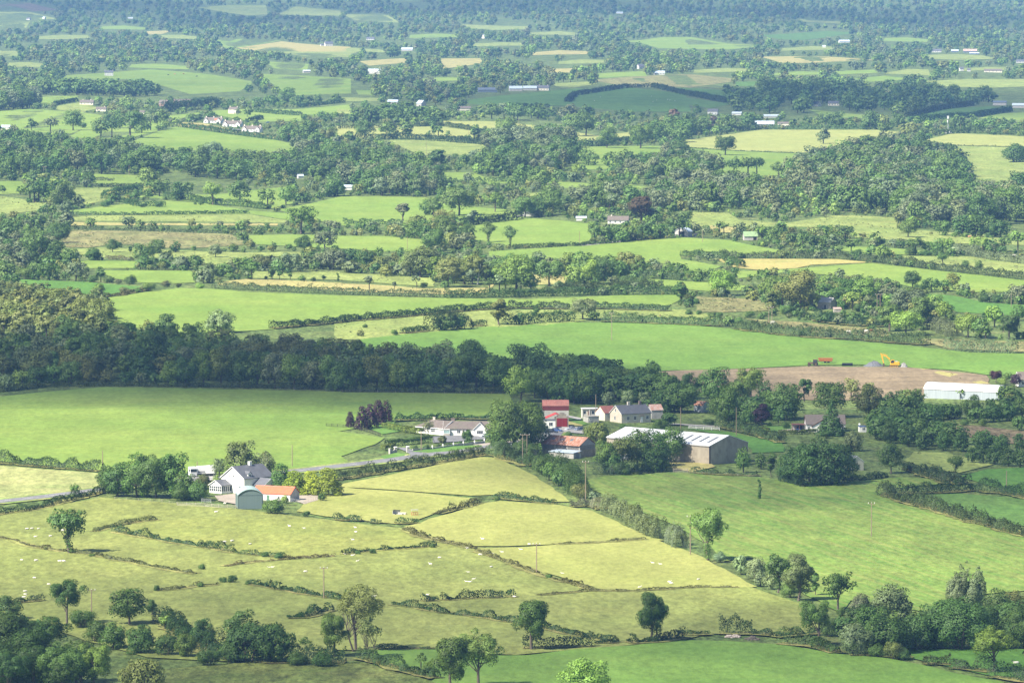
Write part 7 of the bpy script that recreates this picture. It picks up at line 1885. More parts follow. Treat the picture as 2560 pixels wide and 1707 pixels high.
SHEEP = [('B1 185,530 218,528 262,528 240,582 343,578 428,540', 'white sheep in the loose flock around the lone dark ivy tree', 'flock round the lone dark tree', ''),
 ('B1 148,740 245,745 405,750 432,750', 'white sheep in the upper part of the lowest left pasture', 'sheep of the lowest left pasture, upper', ''), ('B1 234,862 330,906 170,955 172,975 162,995 220,988', 'white sheep grazing near the bottom left windblown tree', 'sheep near the bottom left windblown tree', ''),
 ('B1 1967,512 2067,525', 'white sheep on the little path below the white farmhouse', 'pair below the farmhouse', ''), ('B1 1525,618 1577,612', 'white sheep, small pair in the pasture below the arched green barn', 'small pair below the barn', ''), ('B1 1700,632', 'black-legged white sheep alone above the scrubby hedge', None, ''), ('B1 1468,415', 'white sheep closest below the arched green barn', None, ''),
 ('S1 440,768', 'cream sheep lying along the wooden rail fence', None, 'l'), ('S1 685,722', 'white sheep behind the wooden rail fence by the arched barn', None, 'l'), ('B1 1830,788 1850,786', 'white sheep lying in the pasture under the clumpy low hedge', 'lying sheep under the clumpy hedge', 'l'), ('B1 2075,820', 'white sheep standing just left of the lower left utility pole', None, ''),
 ('B2 105,520 108,552 88,604', 'white sheep in the lit pasture corner at left of the rough brown bank', 'three sheep left of the brown bank', ''), ('B2 118,745', 'white sheep lying under the clumps at the left of the olive pasture', None, 'l'), ('B2 40,700 85,706', 'white sheep resting at the hedge clumps', 'resting pair at the hedge clumps', 'l'),
 ('B2 676,724', 'white sheep highest in the central olive pasture', None, ''), ('B2 615,770', 'white sheep left of centre in the central olive pasture', None, ''), ('B2 1028,788', 'white sheep beside the gappy bank in the central olive pasture', None, ''), ('B2 872,820', 'small white sheep lying mid-way in the central olive pasture', None, 'l'), ('B2 860,884 882,886 908,867', 'white sheep lying close together in the central olive pasture', 'three lying sheep, central olive pasture', 'l'),
 ('B2 595,978', 'white sheep above the left clump of the broken hedge row', None, ''), ('B2 1185,992', 'white sheep at the right end of the broken hedge row', None, ''), ('B2 232,990', 'white sheep seen through the thin-crowned tall tree', None, ''), ('B2 970,600', 'white sheep below the middle of the brightest pasture', None, ''), ('B2 655,592', 'white sheep at the rough bank in the sunny pastures', None, 'l'),
 ('B2 953,705', 'white sheep standing at the head of the gappy bank', None, ''), ('B2 1035,694 1102,684', 'white sheep lying below the dividing bank of the sunny pasture', 'two lying sheep below the bank', 'l'), ('B2 1230,667', 'white sheep lying left of the sunny pasture pole', None, 'l'), ('B2 865,662', 'white sheep at the corner where three banks meet', None, ''), ('B2 1285,634', 'white sheep among stones beside the sunny pasture pole', None, ''),
 ('B2 1512,828', 'white sheep alone below the sunny pasture pole', None, 'l'), ('B2 2125,758 2178,766', 'white sheep lying on the right of the sunny pasture', 'lying pair on the right of the sunny pasture', 'l'), ('B2 2238,890 2250,900', 'white sheep standing together above the slim twin-stemmed tree', 'standing pair above the twin-stemmed tree', ''), ('B2 2035,923', 'white sheep on the low bank under the sunny pasture', None, 'l'), ('B3 125,872', 'white sheep in the right tip of the sunny pasture', None, ''),
 ('T2 1780,668 1740,692 2140,700 2165,688 2240,684 2255,688 2290,692 2130,662', 'tiny white sheep scattered on the shaded green far field', 'far sheep on the shaded field', '')]
def build_animals():
    P = {k: animal_mesh('sheep', [FLEECE, f], pose) for k, f, pose in (('g', FACE_W, 'graze'), ('u', FACE_W, 'up'), ('d', FACE_D, 'graze'), ('l', FACE_W, 'lie'))}
    rnd = random.Random(5); n = 0
    for path, lab, grp, f in SHEEP:
        for q in parse(path):
            p = hit(*q); n += 1; k = 'l' if f == 'l' else rnd.choice('gguud')
            if 'black-legged' in lab: k = 'd'
            o = link('sheep', P[k], None, p, rnd.choice((0, math.pi)) + rnd.uniform(-.7, .7)); s = rnd.uniform(.72, .9); o.scale = (s, s, s); tag(o, lab, 'sheep', grp)
    CW = {'white': mat('cow_white', (.7, .66, .58), .9, .1, 2), 'brown': mat('cow_brown', (.2, .06, .025), .9, .25, 1.5), 'bw': mat('cow_black', (.03, .028, .026), .9, .3, 1.2), 'tan': mat('cow_tan', (.42, .24, .12), .9, .2, 1.5)}
    me = {k: animal_mesh('cow', [m, m], 'graze', 1.9, .85) for k, m in CW.items()}; mel = animal_mesh('cow', [CW['white'], CW['bw']], 'lie', 1.9, .9)
    for c, x, y, k, lab, yw in (('M3', 1273, 748, 'white', 'white cow in the pasture above the overgrown hedge', 170), ('M3', 1312, 743, 'brown', 'red brown cow right of the white cow in the pasture', 5), ('M3', 632, 688, 'white', 'white cow at the foot of the pasture pole frame', 10), ('M3', 1152, 752, 'white', 'white calf at the hedge left of the white cow', 0), ('M3', 1982, 98, 'tan', 'tan cow beyond the right-hand trees', 0),
                              ('M3', 2282, 228, 'white', 'white cow by the pale willow hedge at far right', 0), ('T1', 1150, 518, 'bw', 'black cow on the far left meadow, left of the brown one', 0), ('T1', 1255, 510, 'brown', 'brown cow on the far left meadow', 0), ('T1', 1345, 528, 'bw', 'dark cow on the far left meadow, rightmost', 180), ('T1', 1195, 512, 'tan', 'tan cow on the far left meadow between two dark ones', 0)):
        o = link('cow', me[k], None, G(c, x, y), R(yw)); tag(o, lab, 'cow')
    o = link('cow', mel, None, G('B3', 2282, 1440), R(200)); o.scale = (.7, .7, .7); tag(o, 'black and white calf lying under the spreading light tree', 'calf')
# ------------------------------------------------------------------ light, sky, haze, clouds
SUN_EL, SUN_AZ = R(46), math.atan2(-.82, -.57)      # azimuth measured from +y towards +x
SUNV = Vector((math.sin(SUN_AZ) * math.cos(SUN_EL), math.cos(SUN_AZ) * math.cos(SUN_EL), math.sin(SUN_EL)))
def lights():
    w = bpy.data.worlds.new('World'); scene.world = w; w.use_nodes = True; nt = w.node_tree
    sky = nt.nodes.new('ShaderNodeTexSky'); sky.sky_type = 'NISHITA'; sky.sun_disc = False; sky.sun_elevation = SUN_EL; sky.sun_rotation = SUN_AZ
    bg = nt.nodes['Background']; bg.inputs[1].default_value = 0.058; nt.links.new(sky.outputs[0], bg.inputs[0])
    l = bpy.data.lights.new('sun', 'SUN'); l.energy = 4.8; l.angle = R(.5); l.color = (1.0, .935, .81)
    o = bpy.data.objects.new('sun', l); COL.objects.link(o); o.rotation_euler = SUNV.to_track_quat('Z', 'Y').to_euler(); o.location = (0, 0, 900)

def haze():
    m = bpy.data.materials.new('haze_air'); nt, ns, ln = nodes(m)
    out = new(ns, 'ShaderNodeOutputMaterial'); v = new(ns, 'ShaderNodeVolumePrincipled'); ln.new(v.outputs[0], out.inputs['Volume'])
    v.inputs['Color'].default_value = (.25, .51, 1.0, 1); v.inputs['Density'].default_value = HAZE; v.inputs['Anisotropy'].default_value = 0.0
    o = MB().box(-2600, 2600, -60, 19300, -13, 250).build('haze', m); tag(o, kind='stuff'); o.visible_shadow = True
HAZE = 3.7e-5

CLOUDS = [  # (place the shade falls on, half width across, half depth, density)
 ('B1', 500, 1560, 75, 90, .013), ('B1', 1500, 1480, 90, 60, .018), ('B2', 300, 1560, 80, 70, .009), ('B1', 200, 1050, 60, 100, .010), ('B1', 900, 1080, 70, 100, .010), ('B2', 500, 1020, 60, 110, .009), ('B2', 1500, 1150, 70, 90, .010),
 ('B2', 1500, 1500, 90, 80, .003), ('B3', 500, 1330, 90, 90, .003), ('B3', 1500, 1330, 110, 80, .009), ('B3', 2100, 1250, 90, 110, .016), ('B3', 1900, 350, 110, 150, .009), ('B3', 900, 130, 120, 130, .012),
 ('M1', 300, 1000, 130, 190, .012), ('M1', 1300, 1000, 150, 180, .012), ('M1', 2200, 1050, 150, 170, .012), ('M2', 900, 1080, 140, 160, .012), ('M2', 1500, 1180, 110, 130, .009), ('M3', 700, 1350, 140, 140, .011), ('M3', 1800, 1420, 150, 140, .012),
 ('M1', 900, 1300, 170, 180, .006), ('M1', 2000, 1300, 150, 160, .005), ('M3', 1100, 560, 140, 200, .005), ('M2', 2100, 850, 160, 160, .005), ('M3', 900, 880, 160, 120, .005),
 ('T2', 1900, 680, 240, 420, .016), ('T2', 1100, 640, 200, 380, .013), ('T3', 500, 690, 240, 420, .016), ('T3', 1300, 690, 240, 380, .016), ('T3', 2000, 700, 230, 400, .014), ('T1', 1900, 590, 170, 350, .010), ('T1', 500, 520, 200, 300, .007),
 ('T1', 900, 70, 330, 420, .016), ('T1', 300, 30, 330, 380, .012), ('T2', 300, 50, 380, 420, .013), ('T2', 1100, 30, 420, 420, .014), ('T2', 2000, 60, 420, 420, .014), ('T3', 800, 100, 400, 420, .014), ('T3', 1700, 130, 420, 420, .014), ('T3', 2200, 180, 300, 380, .011), ('T1', 1700, 150, 230, 300, .008),
 ('T1', 1200, 1120, 210, 330, .006), ('T1', 300, 1100, 200, 330, .006), ('T2', 900, 1080, 230, 330, .006), ('T3', 1500, 1200, 200, 330, .005),
]
def clouds():
    me = bpy.data.meshes.new('cloud'); bm = bmesh.new(); bmesh.ops.create_icosphere(bm, subdivisions=4, radius=1.0)
    rng = np.random.default_rng(3); fr = rng.normal(size=(9, 3)) * 2.0; ph = rng.uniform(0, 6.28, 9)
    for v in bm.verts:
        d = np.array(v.co); v.co *= 1 + .10 * float(np.sum(np.sin(fr @ d + ph))) / 2.0
    bm.to_mesh(me); bm.free(); me.polygons.foreach_set('use_smooth', [True] * len(me.polygons))
    mats = {}
    for i, (c, x, y, rx, ry, den) in enumerate(CLOUDS):
        p = G(c, x, y); alt = 620 + 40 * (i % 5); q = p + SUNV * (alt / SUNV.z)
        if den not in mats:
            m = bpy.data.materials.new('cloud_vapour'); nt, ns, ln = nodes(m)
            out = new(ns, 'ShaderNodeOutputMaterial'); v = new(ns, 'ShaderNodeVolumePrincipled'); ln.new(v.outputs[0], out.inputs['Volume'])
            v.inputs['Color'].default_value = (.97, .97, .97, 1); v.inputs['Density'].default_value = den * (.42 if c == 'B3' and y < 500 else .11 if c[0] == 'M' else .7 if (c[0] == 'T' and y < 200) else .2); mats[den] = m
        o = link('cloud', me.copy(), None, q, i * 1.3); o.data.materials.append(mats[den])
        o.rotation_euler = (0, 0, 0); far = c[0] == 'T'; o.scale = (rx * (1.15 if far else 1), ry * (1.9 if far else 1), 45); tag(o, kind='structure')

# ------------------------------------------------------------------ terrain, fields, roads
def terrain():
    ys = [-40.0, 300, 700, 1000]
    while ys[-1] < 19000: ys.append(ys[-1] + max(9.0, ys[-1] / 170.0))
    xs = sorted(set([-2500, -1900] + list(np.arange(-1500, 1501, 18.0)) + [1900, 2500]))
    X, Y = np.meshgrid(xs, ys); Z = hgt(X, Y); nx, ny = len(xs), len(ys)
    me = bpy.data.meshes.new('ground'); V = np.stack([X, Y, Z], -1).reshape(-1, 3)
    F = [(j * nx + i, j * nx + i + 1, (j + 1) * nx + i + 1, (j + 1) * nx + i) for j in range(ny - 1) for i in range(nx - 1)]
    me.from_pydata(V.tolist(), [], F); me.polygons.foreach_set('use_smooth', [True] * len(F)); me.materials.append(gm('base'))
    tag(link('ground', me), kind='structure')

FPOLY = []
def densify(pts, step):
    out = []
    for a, b in zip(pts, pts[1:] + pts[:1]):
        n = max(1, int((b - a).length / step))
        for i in range(n): out.append(a + (b - a) * (i / n))
    return out
def drape(name, wpts, m, off, jitter=0.0):
    c = sum((Vector((p.x, p.y)) for p in wpts), Vector((0, 0))) / len(wpts)
    pts = [Vector((p.x, p.y)) for p in wpts]; d = c.y; step = max(6.0, d / 160.0)
    bd = densify(pts, step)
    if jitter:
        rnd = random.Random(len(bd)); bd = [p + Vector((rnd.uniform(-1, 1), rnd.uniform(-1, 1) * 2)) * jitter for p in bd]
    n = len(bd); loc = [p - c for p in bd]
    x0, x1 = min(p.x for p in loc), max(p.x for p in loc); y0, y1 = min(p.y for p in loc), max(p.y for p in loc)
    sx, sy = max(9.0, d / 130.0), max(9.0, d / 110.0); gx, gy = np.meshgrid(np.arange(x0 + sx / 2, x1, sx), np.arange(y0 + sy / 2, y1, sy))
    gp = [Vector((a, b)) for a, b in zip(gx.ravel(), gy.ravel())]
    r = delaunay_2d_cdt(loc + gp, [], [list(range(n))], 1, 1e-4)
    vs, fs = r[0], r[2]
    P = np.array([(v.x + c.x, v.y + c.y) for v in vs]); Z = hgt(P[:, 0], P[:, 1]) + off
    me = bpy.data.meshes.new(name); me.from_pydata([(float(a), float(b), float(z)) for (a, b), z in zip(P, Z)], [], [tuple(f) for f in fs])
    me.polygons.foreach_set('use_smooth', [True] * len(fs)); me.materials.append(m)
    bm = bmesh.new(); bm.from_mesh(me)
    for f in bm.faces:
        if f.normal.z < 0: f.normal_flip()
    bm.to_mesh(me); bm.free()
    return link(name, me)
def fields():
    for i, (nm, k, path) in enumerate(FIELDS):
        px = parse(path); FPOLY.append((nm, np.array(px)))
        w = [hit(*q) for q in px]
        o = drape(nm, w, gm(k), .03 + .002 * i, .6 if nm in ('field', 'pasture') else .15); tag(o, kind='structure')
    # road with edge verges and centre dashes
    pts = [hit(*q) for q in parse(ROAD)]
    def ribbon(name, path, half, m, off, shift=0.0):
        P = [Vector((p.x, p.y)) for p in path]; fine = []
        for a, b in zip(P[:-1], P[1:]):
            n = max(1, int((b - a).length / 5)); fine += [a + (b - a) * (i / n) for i in range(n)]
        fine.append(P[-1])
        for _ in range(3): fine = [fine[0]] + [(fine[i - 1] + 2 * fine[i] + fine[i + 1]) / 4 for i in range(1, len(fine) - 1)] + [fine[-1]]
        vs, fs = [], []
        for i, p in enumerate(fine):
            d = (fine[min(i + 1, len(fine) - 1)] - fine[max(i - 1, 0)]).normalized(); nn = Vector((-d.y, d.x))
            for k in (-1, -.5, 0, .5, 1):
                q = p + nn * (shift + half * k); vs.append((q.x, q.y, float(hgt(np.float64(q.x), np.float64(q.y))) + off))
        for i in range(len(fine) - 1):
            for k in range(4): fs.append((i * 5 + k + 1, i * 5 + k, i * 5 + 5 + k, i * 5 + 6 + k))
        me = bpy.data.meshes.new(name); me.from_pydata(vs, [], fs); me.materials.append(m); tag(link(name, me), kind='structure'); return fine
    ribbon('grass_verge', pts, 7.0, gm('verge'), .30)
    fine = ribbon('road', pts, 3.9, gm('tarmac'), .33)
    ribbon('grass_verge', [G('T2', 1190, 1482), G('T2', 1260, 1478), G('T2', 1290, 1470)], 3, gm('yard'), .31)
    ribbon('lane', [G('M2', 2350, 85), G('M2', 2200, 88), G('M2', 1930, 122), G('M2', 1760, 140), G('M2', 1640, 152)], 2.6, gm('yard'), .34)
    ribbon('lane', [G('M3', -60, 1370), G('M3', 60, 1382), G('M3', 200, 1384), G('M3', 330, 1388), G('M3', 400, 1420)], 2.2, gm('yard'), .35)
    mb = MB(); i = 0; L = 0.0; acc = 0.0
    for a, b in zip(fine[:-1], fine[1:]):
        acc += (b - a).length
        if (acc % 9.0) < 4.0:
            d = (b - a).normalized(); nn = Vector((-d.y, d.x)) * .12
            vs = [a - nn, b - nn, b + nn, a + nn]; mb.add([(q.x, q.y, float(hgt(np.float64(q.x), np.float64(q.y))) + .345) for q in vs], [(0, 1, 2, 3)])
    tag(mb.build('road_marking', mat('road_paint', (.75, .75, .72), .7, .1, 1)), kind='structure')

# ------------------------------------------------------------------ hedges
def hedge_mesh(name, pts, h, w, seed, gappy=0.0, boxy=False):
    rng = np.random.default_rng(seed); o0 = pts[0]; d0 = pts[len(pts) // 2].y
    P = np.array([(p.x, p.y) for p in pts]); seg = np.linalg.norm(np.diff(P, axis=0), axis=1); cum = np.concatenate([[0], np.cumsum(seg)]); Lt = cum[-1]
    s = max(.34, 2.6 / (FPX / d0)); area = Lt * (2.1 * h + w); n = int(min(26000, area / (s * s) * (1.55 if not boxy else 2.2)))
    u = rng.uniform(0, Lt, n)
    low = None
    if gappy > 0:
        m = int(Lt / 3.2) + 3; g = np.interp(u, np.arange(m) * 3.2 + rng.uniform(-1, 1, m), rng.random(m)); low = np.where(g > gappy * 1.6 + .1, 1.0, .55)
    def n1(step):
        m = int(Lt / step) + 3; return np.interp(u, np.arange(m) * step + rng.uniform(-.3, .3, m) * step, rng.normal(size=m))
    lump = 1 + (0 if boxy else 1) * (1 if d0 < 2300 else .5) * (.26 * n1(1.9) + .2 * n1(4.5) + .15 * n1(14))
    lump = np.clip(lump, .3, 1.9)
    if low is not None: lump = lump * low
    x = np.interp(u, cum, P[:, 0]); y = np.interp(u, cum, P[:, 1])
    k = np.clip(np.searchsorted(cum, u) - 1, 0, len(seg) - 1); dr = (P[k + 1] - P[k]) / seg[k][:, None]; nn = np.stack([-dr[:, 1], dr[:, 0]], 1)
    a = rng.uniform(-.15, math.pi + .15, n); ca, sa = np.cos(a), np.sin(a)
    if boxy: ca = np.sign(ca) * np.abs(ca) ** .35; sa = np.sign(sa) * np.abs(sa) ** .35
    else: ca = np.sign(ca) * np.abs(ca) ** .7; sa = np.sign(sa) * np.abs(sa) ** .75
    wob = .15 * n1(7.0) * w * (0 if boxy else 1); rr = rng.uniform(.86, 1.1 if not boxy else 1.02, n)
    off = ca * w * .5 * lump ** .6 * rr + wob
    z = hgt(x, y) + np.maximum(.02, sa * h * lump * rr)
    c = np.stack([x + nn[:, 0] * off - o0.x, y + nn[:, 1] * off - o0.y, z - o0.z], 1)
    al = (.35 if d0 < 2300 else .2) * n1(1.6)
    sh = unit(np.stack([nn[:, 0] * np.cos(a) + dr[:, 0] * al, nn[:, 1] * np.cos(a) + dr[:, 1] * al, np.sin(a) * .9 + .1], 1))
    ng = unit(sh + rng.normal(size=(n, 3)) * (.55 if not boxy else .3)); ng = np.where(np.sum(ng * sh, 1, keepdims=True) < .15, sh, ng)
    v = leaf_quads(c, ng, s * rng.uniform(.7, 1.4, n), rng); sn = np.repeat(unit(sh + ng * .5), 4, 0)
    o = link(name, leaf_mesh(name, v, sn, M_LEAF), None, o0); return o
def bank(pts, half, seed, i):
    """strip of long dry grass along the foot of a hedge, uneven in width"""
    rnd = random.Random(seed); P = [Vector((p.x, p.y)) for p in pts]; fine = []
    for a, b in zip(P[:-1], P[1:]):
        n = max(1, int((b - a).length / 3.0)); fine += [a + (b - a) * (k / n) for k in range(n)]
    fine.append(P[-1]); vs, fs = [], []; wl, wr = half, half
    for k, p in enumerate(fine):
        d = (fine[min(k + 1, len(fine) - 1)] - fine[max(k - 1, 0)]).normalized(); nn = Vector((-d.y, d.x))
        wl += (half * rnd.uniform(.3, 1.7) - wl) * .6; wr += (half * rnd.uniform(.3, 1.7) - wr) * .6
        for s_ in (-wl, 0, wr):
            q = p + nn * s_; vs.append((q.x, q.y, float(hgt(np.float64(q.x), np.float64(q.y))) + .36 + .003 * i))
    for k in range(len(fine) - 1):
        for j in range(2): fs.append((k * 3 + j + 1, k * 3 + j, k * 3 + 3 + j, k * 3 + 4 + j))
    me = bpy.data.meshes.new('grass_verge'); me.from_pydata(vs, [], fs); me.materials.append(gm('bank')); tag(link('grass_verge', me), kind='structure')
def hedges():
    for i, (path, h, w, t, g, lab) in enumerate(HEDGES):
        pts = [hit(*q) for q in parse(path)]; h *= 1.05; nm = 'scrub' if t == 'b' or 'undergrowth' in lab else 'hedge'
        if pts[len(pts) // 2].y < 2900 and h < 4.5 and 'undergrowth' not in lab: bank(pts, w * .5 + 1.0, i, i)
        o = hedge_mesh(nm, pts, h, w, 100 + i, g); rnd = random.Random(i); k = rnd.uniform(.88, 1.12)
        o.color = tuple(c * k * (1 + .12 * rnd.uniform(-1, 1)) for c in TINT[t]) + (1,); tag(o, lab, nm)
    for i, (path, h, w, t, lab) in enumerate(CLIPPED):
        o = hedge_mesh('clipped_hedge', [hit(*q) for q in parse(path)], h, w, 500 + i, 0, True); o.color = t + (1,); tag(o, lab, 'hedge')

# ------------------------------------------------------------------ trees
LOOK = {'D': 'dark green', 'M': 'mid green', 'L': 'light green', 'O': 'olive green', 'B': 'brownish green', 'G': 'grey green', 'S': 'silvery', 'P': 'purple', 'Y': 'golden', 'R': 'rust red'}
SHAPE = {'mound': ('bushy', 'tree'), 'round': ('round-crowned', 'tree'), 'oval': ('upright', 'tree'), 'ash': ('open-crowned', 'tree'), 'sparse': ('thin', 'tree'), 'ivy': ('ivy-clad', 'tree'), 'willow': ('spreading', 'willow'), 'bush': ('low', 'bush'), 'slim': ('slender', 'tree'),
         'poplar': ('bent', 'poplar'), 'spruce': ('pointed', 'spruce'), 'gold': ('golden', 'conifer'), 'birch': ('slight', 'birch'), 'pine': ('bare-stemmed', 'pine'), 'snag': ('stunted', 'tree')}
OBJN = {'willow': 'willow_tree', 'bush': 'bush', 'poplar': 'poplar_tree', 'spruce': 'spruce_tree', 'gold': 'conifer_tree', 'birch': 'birch_tree', 'pine': 'pine_tree'}
NVAR = {'mound': 5, 'round': 5, 'willow': 4, 'ash': 4, 'oval': 3, 'bush': 3, 'ivy': 3, 'birch': 3, 'slim': 3}
def pip(poly, x, y):
    c = np.zeros(len(x), bool); j = len(poly) - 1
    for i in range(len(poly)):
        xi, yi, xj, yj = poly[i][0], poly[i][1], poly[j][0], poly[j][1]
        m = (yi > y) != (yj > y)
        if m.any(): c ^= m & (x < (xj - xi) * (y - yi) / (yj - yi + 1e-12) + xi)
        j = i
    return c
def project(x, y, z):
    dz = z - HC; f = y * CP - dz * SP; u = y * SP + dz * CP
    return 1280 + FPX * x / f, 853.5 - FPX * u / f
def place_of(px, py):
    for ph, g, x0, y0, x1, y1 in PLACES:
        if x0 <= px <= x1 and y0 <= py <= y1: return ph
    return 'on the far plain'
RB = random.Random(17)
def collect_trees():
    T = []
    for line in TREES.strip().splitlines():
        if line.startswith('#'): continue
        d, _, lab = line.partition('|'); c, rest = d.split(' ', 1); a = rest.split(',')
        px, py = NP(c, float(a[0]), float(a[1])); hp = float(a[2]) / CR[c][2]; p = hit(px, py)
        tc = a[4].strip()
        if 850 < py < 1000 and px < 1275 and not lab and tc in 'DG' and RB.random() < .72: tc = RB.choice('MGOML')
        T.append(dict(px=px, py=py, hp=hp, p=p, H=hp / mpp(p), st=a[3].strip(), t=tc, w=(float(a[5]) if len(a) > 5 else 1.0) * (1.22 if c[0] in 'MT' and py < 850 else 1.0), lab=lab.strip(), hand=True))
    r5 = random.Random(9)
    for t in list(T):      # brambles and low growth at the feet of hedgerow trees
        if not t['lab'] and 420 < t['py'] < 860 and t['st'] in ('round', 'ash', 'ivy', 'oval') and r5.random() < .75:
            for k in range(r5.choice((1, 2, 2, 3))):
                H = r5.uniform(1.8, 4.0); x = t['p'].x + r5.uniform(-.75, .75) * t['H']; y = t['p'].y + r5.uniform(-12, 12); z = float(hgt(np.float64(x), np.float64(y))); px, py = project(x, y, z)
                T.append(dict(px=px, py=py, hp=H * FPX / y, p=Vector((x, y, z)), H=H, st='willow', t=r5.choice('DMMO'), w=r5.uniform(.9, 1.6), lab='', hand=False))
    rng = np.random.default_rng(21)
    def fill(path, sx, sy, lo, hi, styles, tints, far, ks=(0, .3)):
        pp = np.array(parse(path)); W = [hit(min(max(a, -90), 2650), max(b, -4)) for a, b in pp]; wp = np.array([(q.x, q.y) for q in W])
        x0, y0 = wp.min(0); x1, y1 = wp.max(0); gy = [y0]; out = []
        while gy[-1] < y1: gy.append(gy[-1] + (sy * (gy[-1] / 5000.0) ** 1.2 if far else sy))
        for r, yy in enumerate(gy):
            sxx = sx
            gx = np.arange(x0 + (r % 2) * sxx / 2, x1, sxx); out.append(np.stack([gx + rng.normal(size=len(gx)) * sxx * .33, np.full(len(gx), yy) + rng.normal(size=len(gx)) * sy * .5], 1))
        q = np.concatenate(out); q = q[pip(wp, q[:, 0], q[:, 1])]
        if not len(q): return
        if far:   # clearings and denser clumps
            cl = np.sin(q[:, 0] / 90.0 + 1.3) * np.sin(q[:, 1] / 510.0) + .6 * np.sin(q[:, 0] / 37.0 + q[:, 1] / 250.0); q = q[cl > -1.15]
        z = hgt(q[:, 0], q[:, 1]); px, py = project(q[:, 0], q[:, 1], z)
        H = (lo + (hi - lo) * rng.random(len(q)) ** (1.0 if ks[-1] != .45 else 1.7)) * np.where(rng.random(len(q)) < .2, .7, 1.0)
        hp = H * FPX / q[:, 1]; keep = (px > -120) & (px < 2680) & (py - hp < 1790)
        for nm, poly in FPOLY:
            for k in ks: keep &= ~pip(poly, px, py - hp * k)
        for bx, by, br, sc in FOOT:
            bpx, bpy = project(bx, by, float(hgt(np.float64(bx), np.float64(by)))); keep &= ~((np.abs(px - bpx) < (br + .25 * H) * sc) & (py > bpy - 4) & (py - hp < bpy - (2.2 * sc if by > 3500 else 0)))
            keep &= ~(np.hypot(q[:, 0] - bx, q[:, 1] - by) < br + 3)
        st, tt = styles.split(), tints.split()
        for i in np.nonzero(keep)[0]:
            T.append(dict(px=px[i], py=py[i], hp=hp[i], p=Vector((q[i, 0], q[i, 1], z[i])), H=H[i], st=st[rng.integers(len(st))], t=tt[rng.integers(len(tt))], w=rng.uniform(1.05, 1.4), lab='', hand=False))
    for w in WOODS: fill(w[0], w[1] * .8, w[2] * .75, *w[3:], False, (0, .35, .75) if w[0][0] == 'T' else (0, .3))
    for i, w in enumerate(FAR_WOODS): fill(w[0], w[1] * .8, w[2] * .55, *w[3:], True, (0, .4, .8) if i < 3 else (0, .45))
    return T
def trees():
    T = collect_trees(); bushes = [t for t in T if t['st'] == 'bush']; tr = [t for t in T if t['st'] != 'bush']
    tr.sort(key=lambda t: -(t['hp'] * (1.35 if t['hand'] else 1.0) + (1000 if t['lab'] else 0)))
    for t in tr:
        if t['st'] == 'round' and not t['lab'] and (t['t'] in 'DM' or not t['hand']) and (t['hand'] and t['t'] == 'D' or hash(round(t['px'] * 7)) % 2): t['st'] = 'mound'
    solo, rest = tr[:300], tr[300:]; bushes.sort(key=lambda t: -t['hp'] - (1000 if t['lab'] else 0)); solo += bushes[:260]; rest += bushes[260:]
    rnd = random.Random(3); seen = {}
    for i, t in enumerate(solo):
        st = t['st']; k = rnd.randrange(NVAR.get(st, 2)); cr, tk = proto(st, k, 0 if t['hp'] > 120 else 1)
        r = empty(OBJN.get(st, 'tree'), t['p'], rnd.uniform(0, 6.28)); H = t['H']; r.scale = (H * t['w'], H * t['w'], H)
        if st == 'poplar': r.rotation_euler = (0, 0, .2 + .3 * k)
        c = link('crown', cr, r); j = rnd.uniform(.8, 1.25); tv = [q * 1.14 for q in TT[t['t']]]; c.color = (tv[0] * j * rnd.uniform(.88, 1.08), tv[1] * j, tv[2] * j * rnd.uniform(.85, 1.15), 1)
        link('trunk', tk, r)
        look, noun = SHAPE[st]; nm = noun if st == 'bush' else 'tree'
        if t['lab']: tag(r, t['lab'], nm)
        else:
            ph = place_of(t['px'], t['py']); lab = ' '.join(dict.fromkeys((LOOK[t['t']] + ' ' + look).split())) + ' ' + noun + ' ' + ph; tag(r, lab, nm, (LOOK[t['t']] + ' ' + look + ' ' + noun + ' plants ' + ph).replace('plants', 'group'))
    V, N, C = [], [], []
    rng = np.random.default_rng(8)
    for t in rest:
        lod = 2 if t['hp'] > 40 else 3; v, n = proto(t['st'], rng.integers(NVAR.get(t['st'], 2)), lod); a = rng.uniform(0, 6.28); ca, sa = math.cos(a), math.sin(a); H, w = t['H'], t['w']
        q = np.stack([(v[:, 0] * ca - v[:, 1] * sa) * H * w, (v[:, 0] * sa + v[:, 1] * ca) * H * w, v[:, 2] * H], 1) + np.array(t['p'])
        m = np.stack([n[:, 0] * ca - n[:, 1] * sa, n[:, 0] * sa + n[:, 1] * ca, n[:, 2]], 1); V.append(q); N.append(m)
        j = rng.uniform(.82, 1.2); col = np.array(TT[t['t']]) * 1.12 * j * np.array([rng.uniform(.86, 1.06), 1, rng.uniform(.88, 1.15)]); C.append(np.tile(col, (len(v), 1)))
        r0 = .03 * H; p = np.array(t['p']); ax = np.array([[-1, 0], [1, 0], [1, 0], [-1, 0]]) * r0; ay = ax[:, ::-1]
        for xy, nn in ((ax, (0, -1, .2)), (ay, (-1, 0, .2))):
            V.append(np.concatenate([xy, np.array([[-.1], [-.1], [.5 * H], [.5 * H]])], 1) + p); N.append(np.tile(nn, (4, 1)).astype(float)); C.append(np.tile((.09, .075, .06), (4, 1)))
    if V:
        o = link('woodland', leaf_mesh('woodland', np.concatenate(V), unit(np.concatenate(N)), M_LEAF_ATTR, np.concatenate(C))); tag(o, 'distant woodland and hedgerow trees covering the plain and the hillside', 'woodland', kind='stuff')
    print('trees', len(T), 'single', len(solo), 'mass', len(rest), 'quads', sum(len(v) for v in V) // 4)

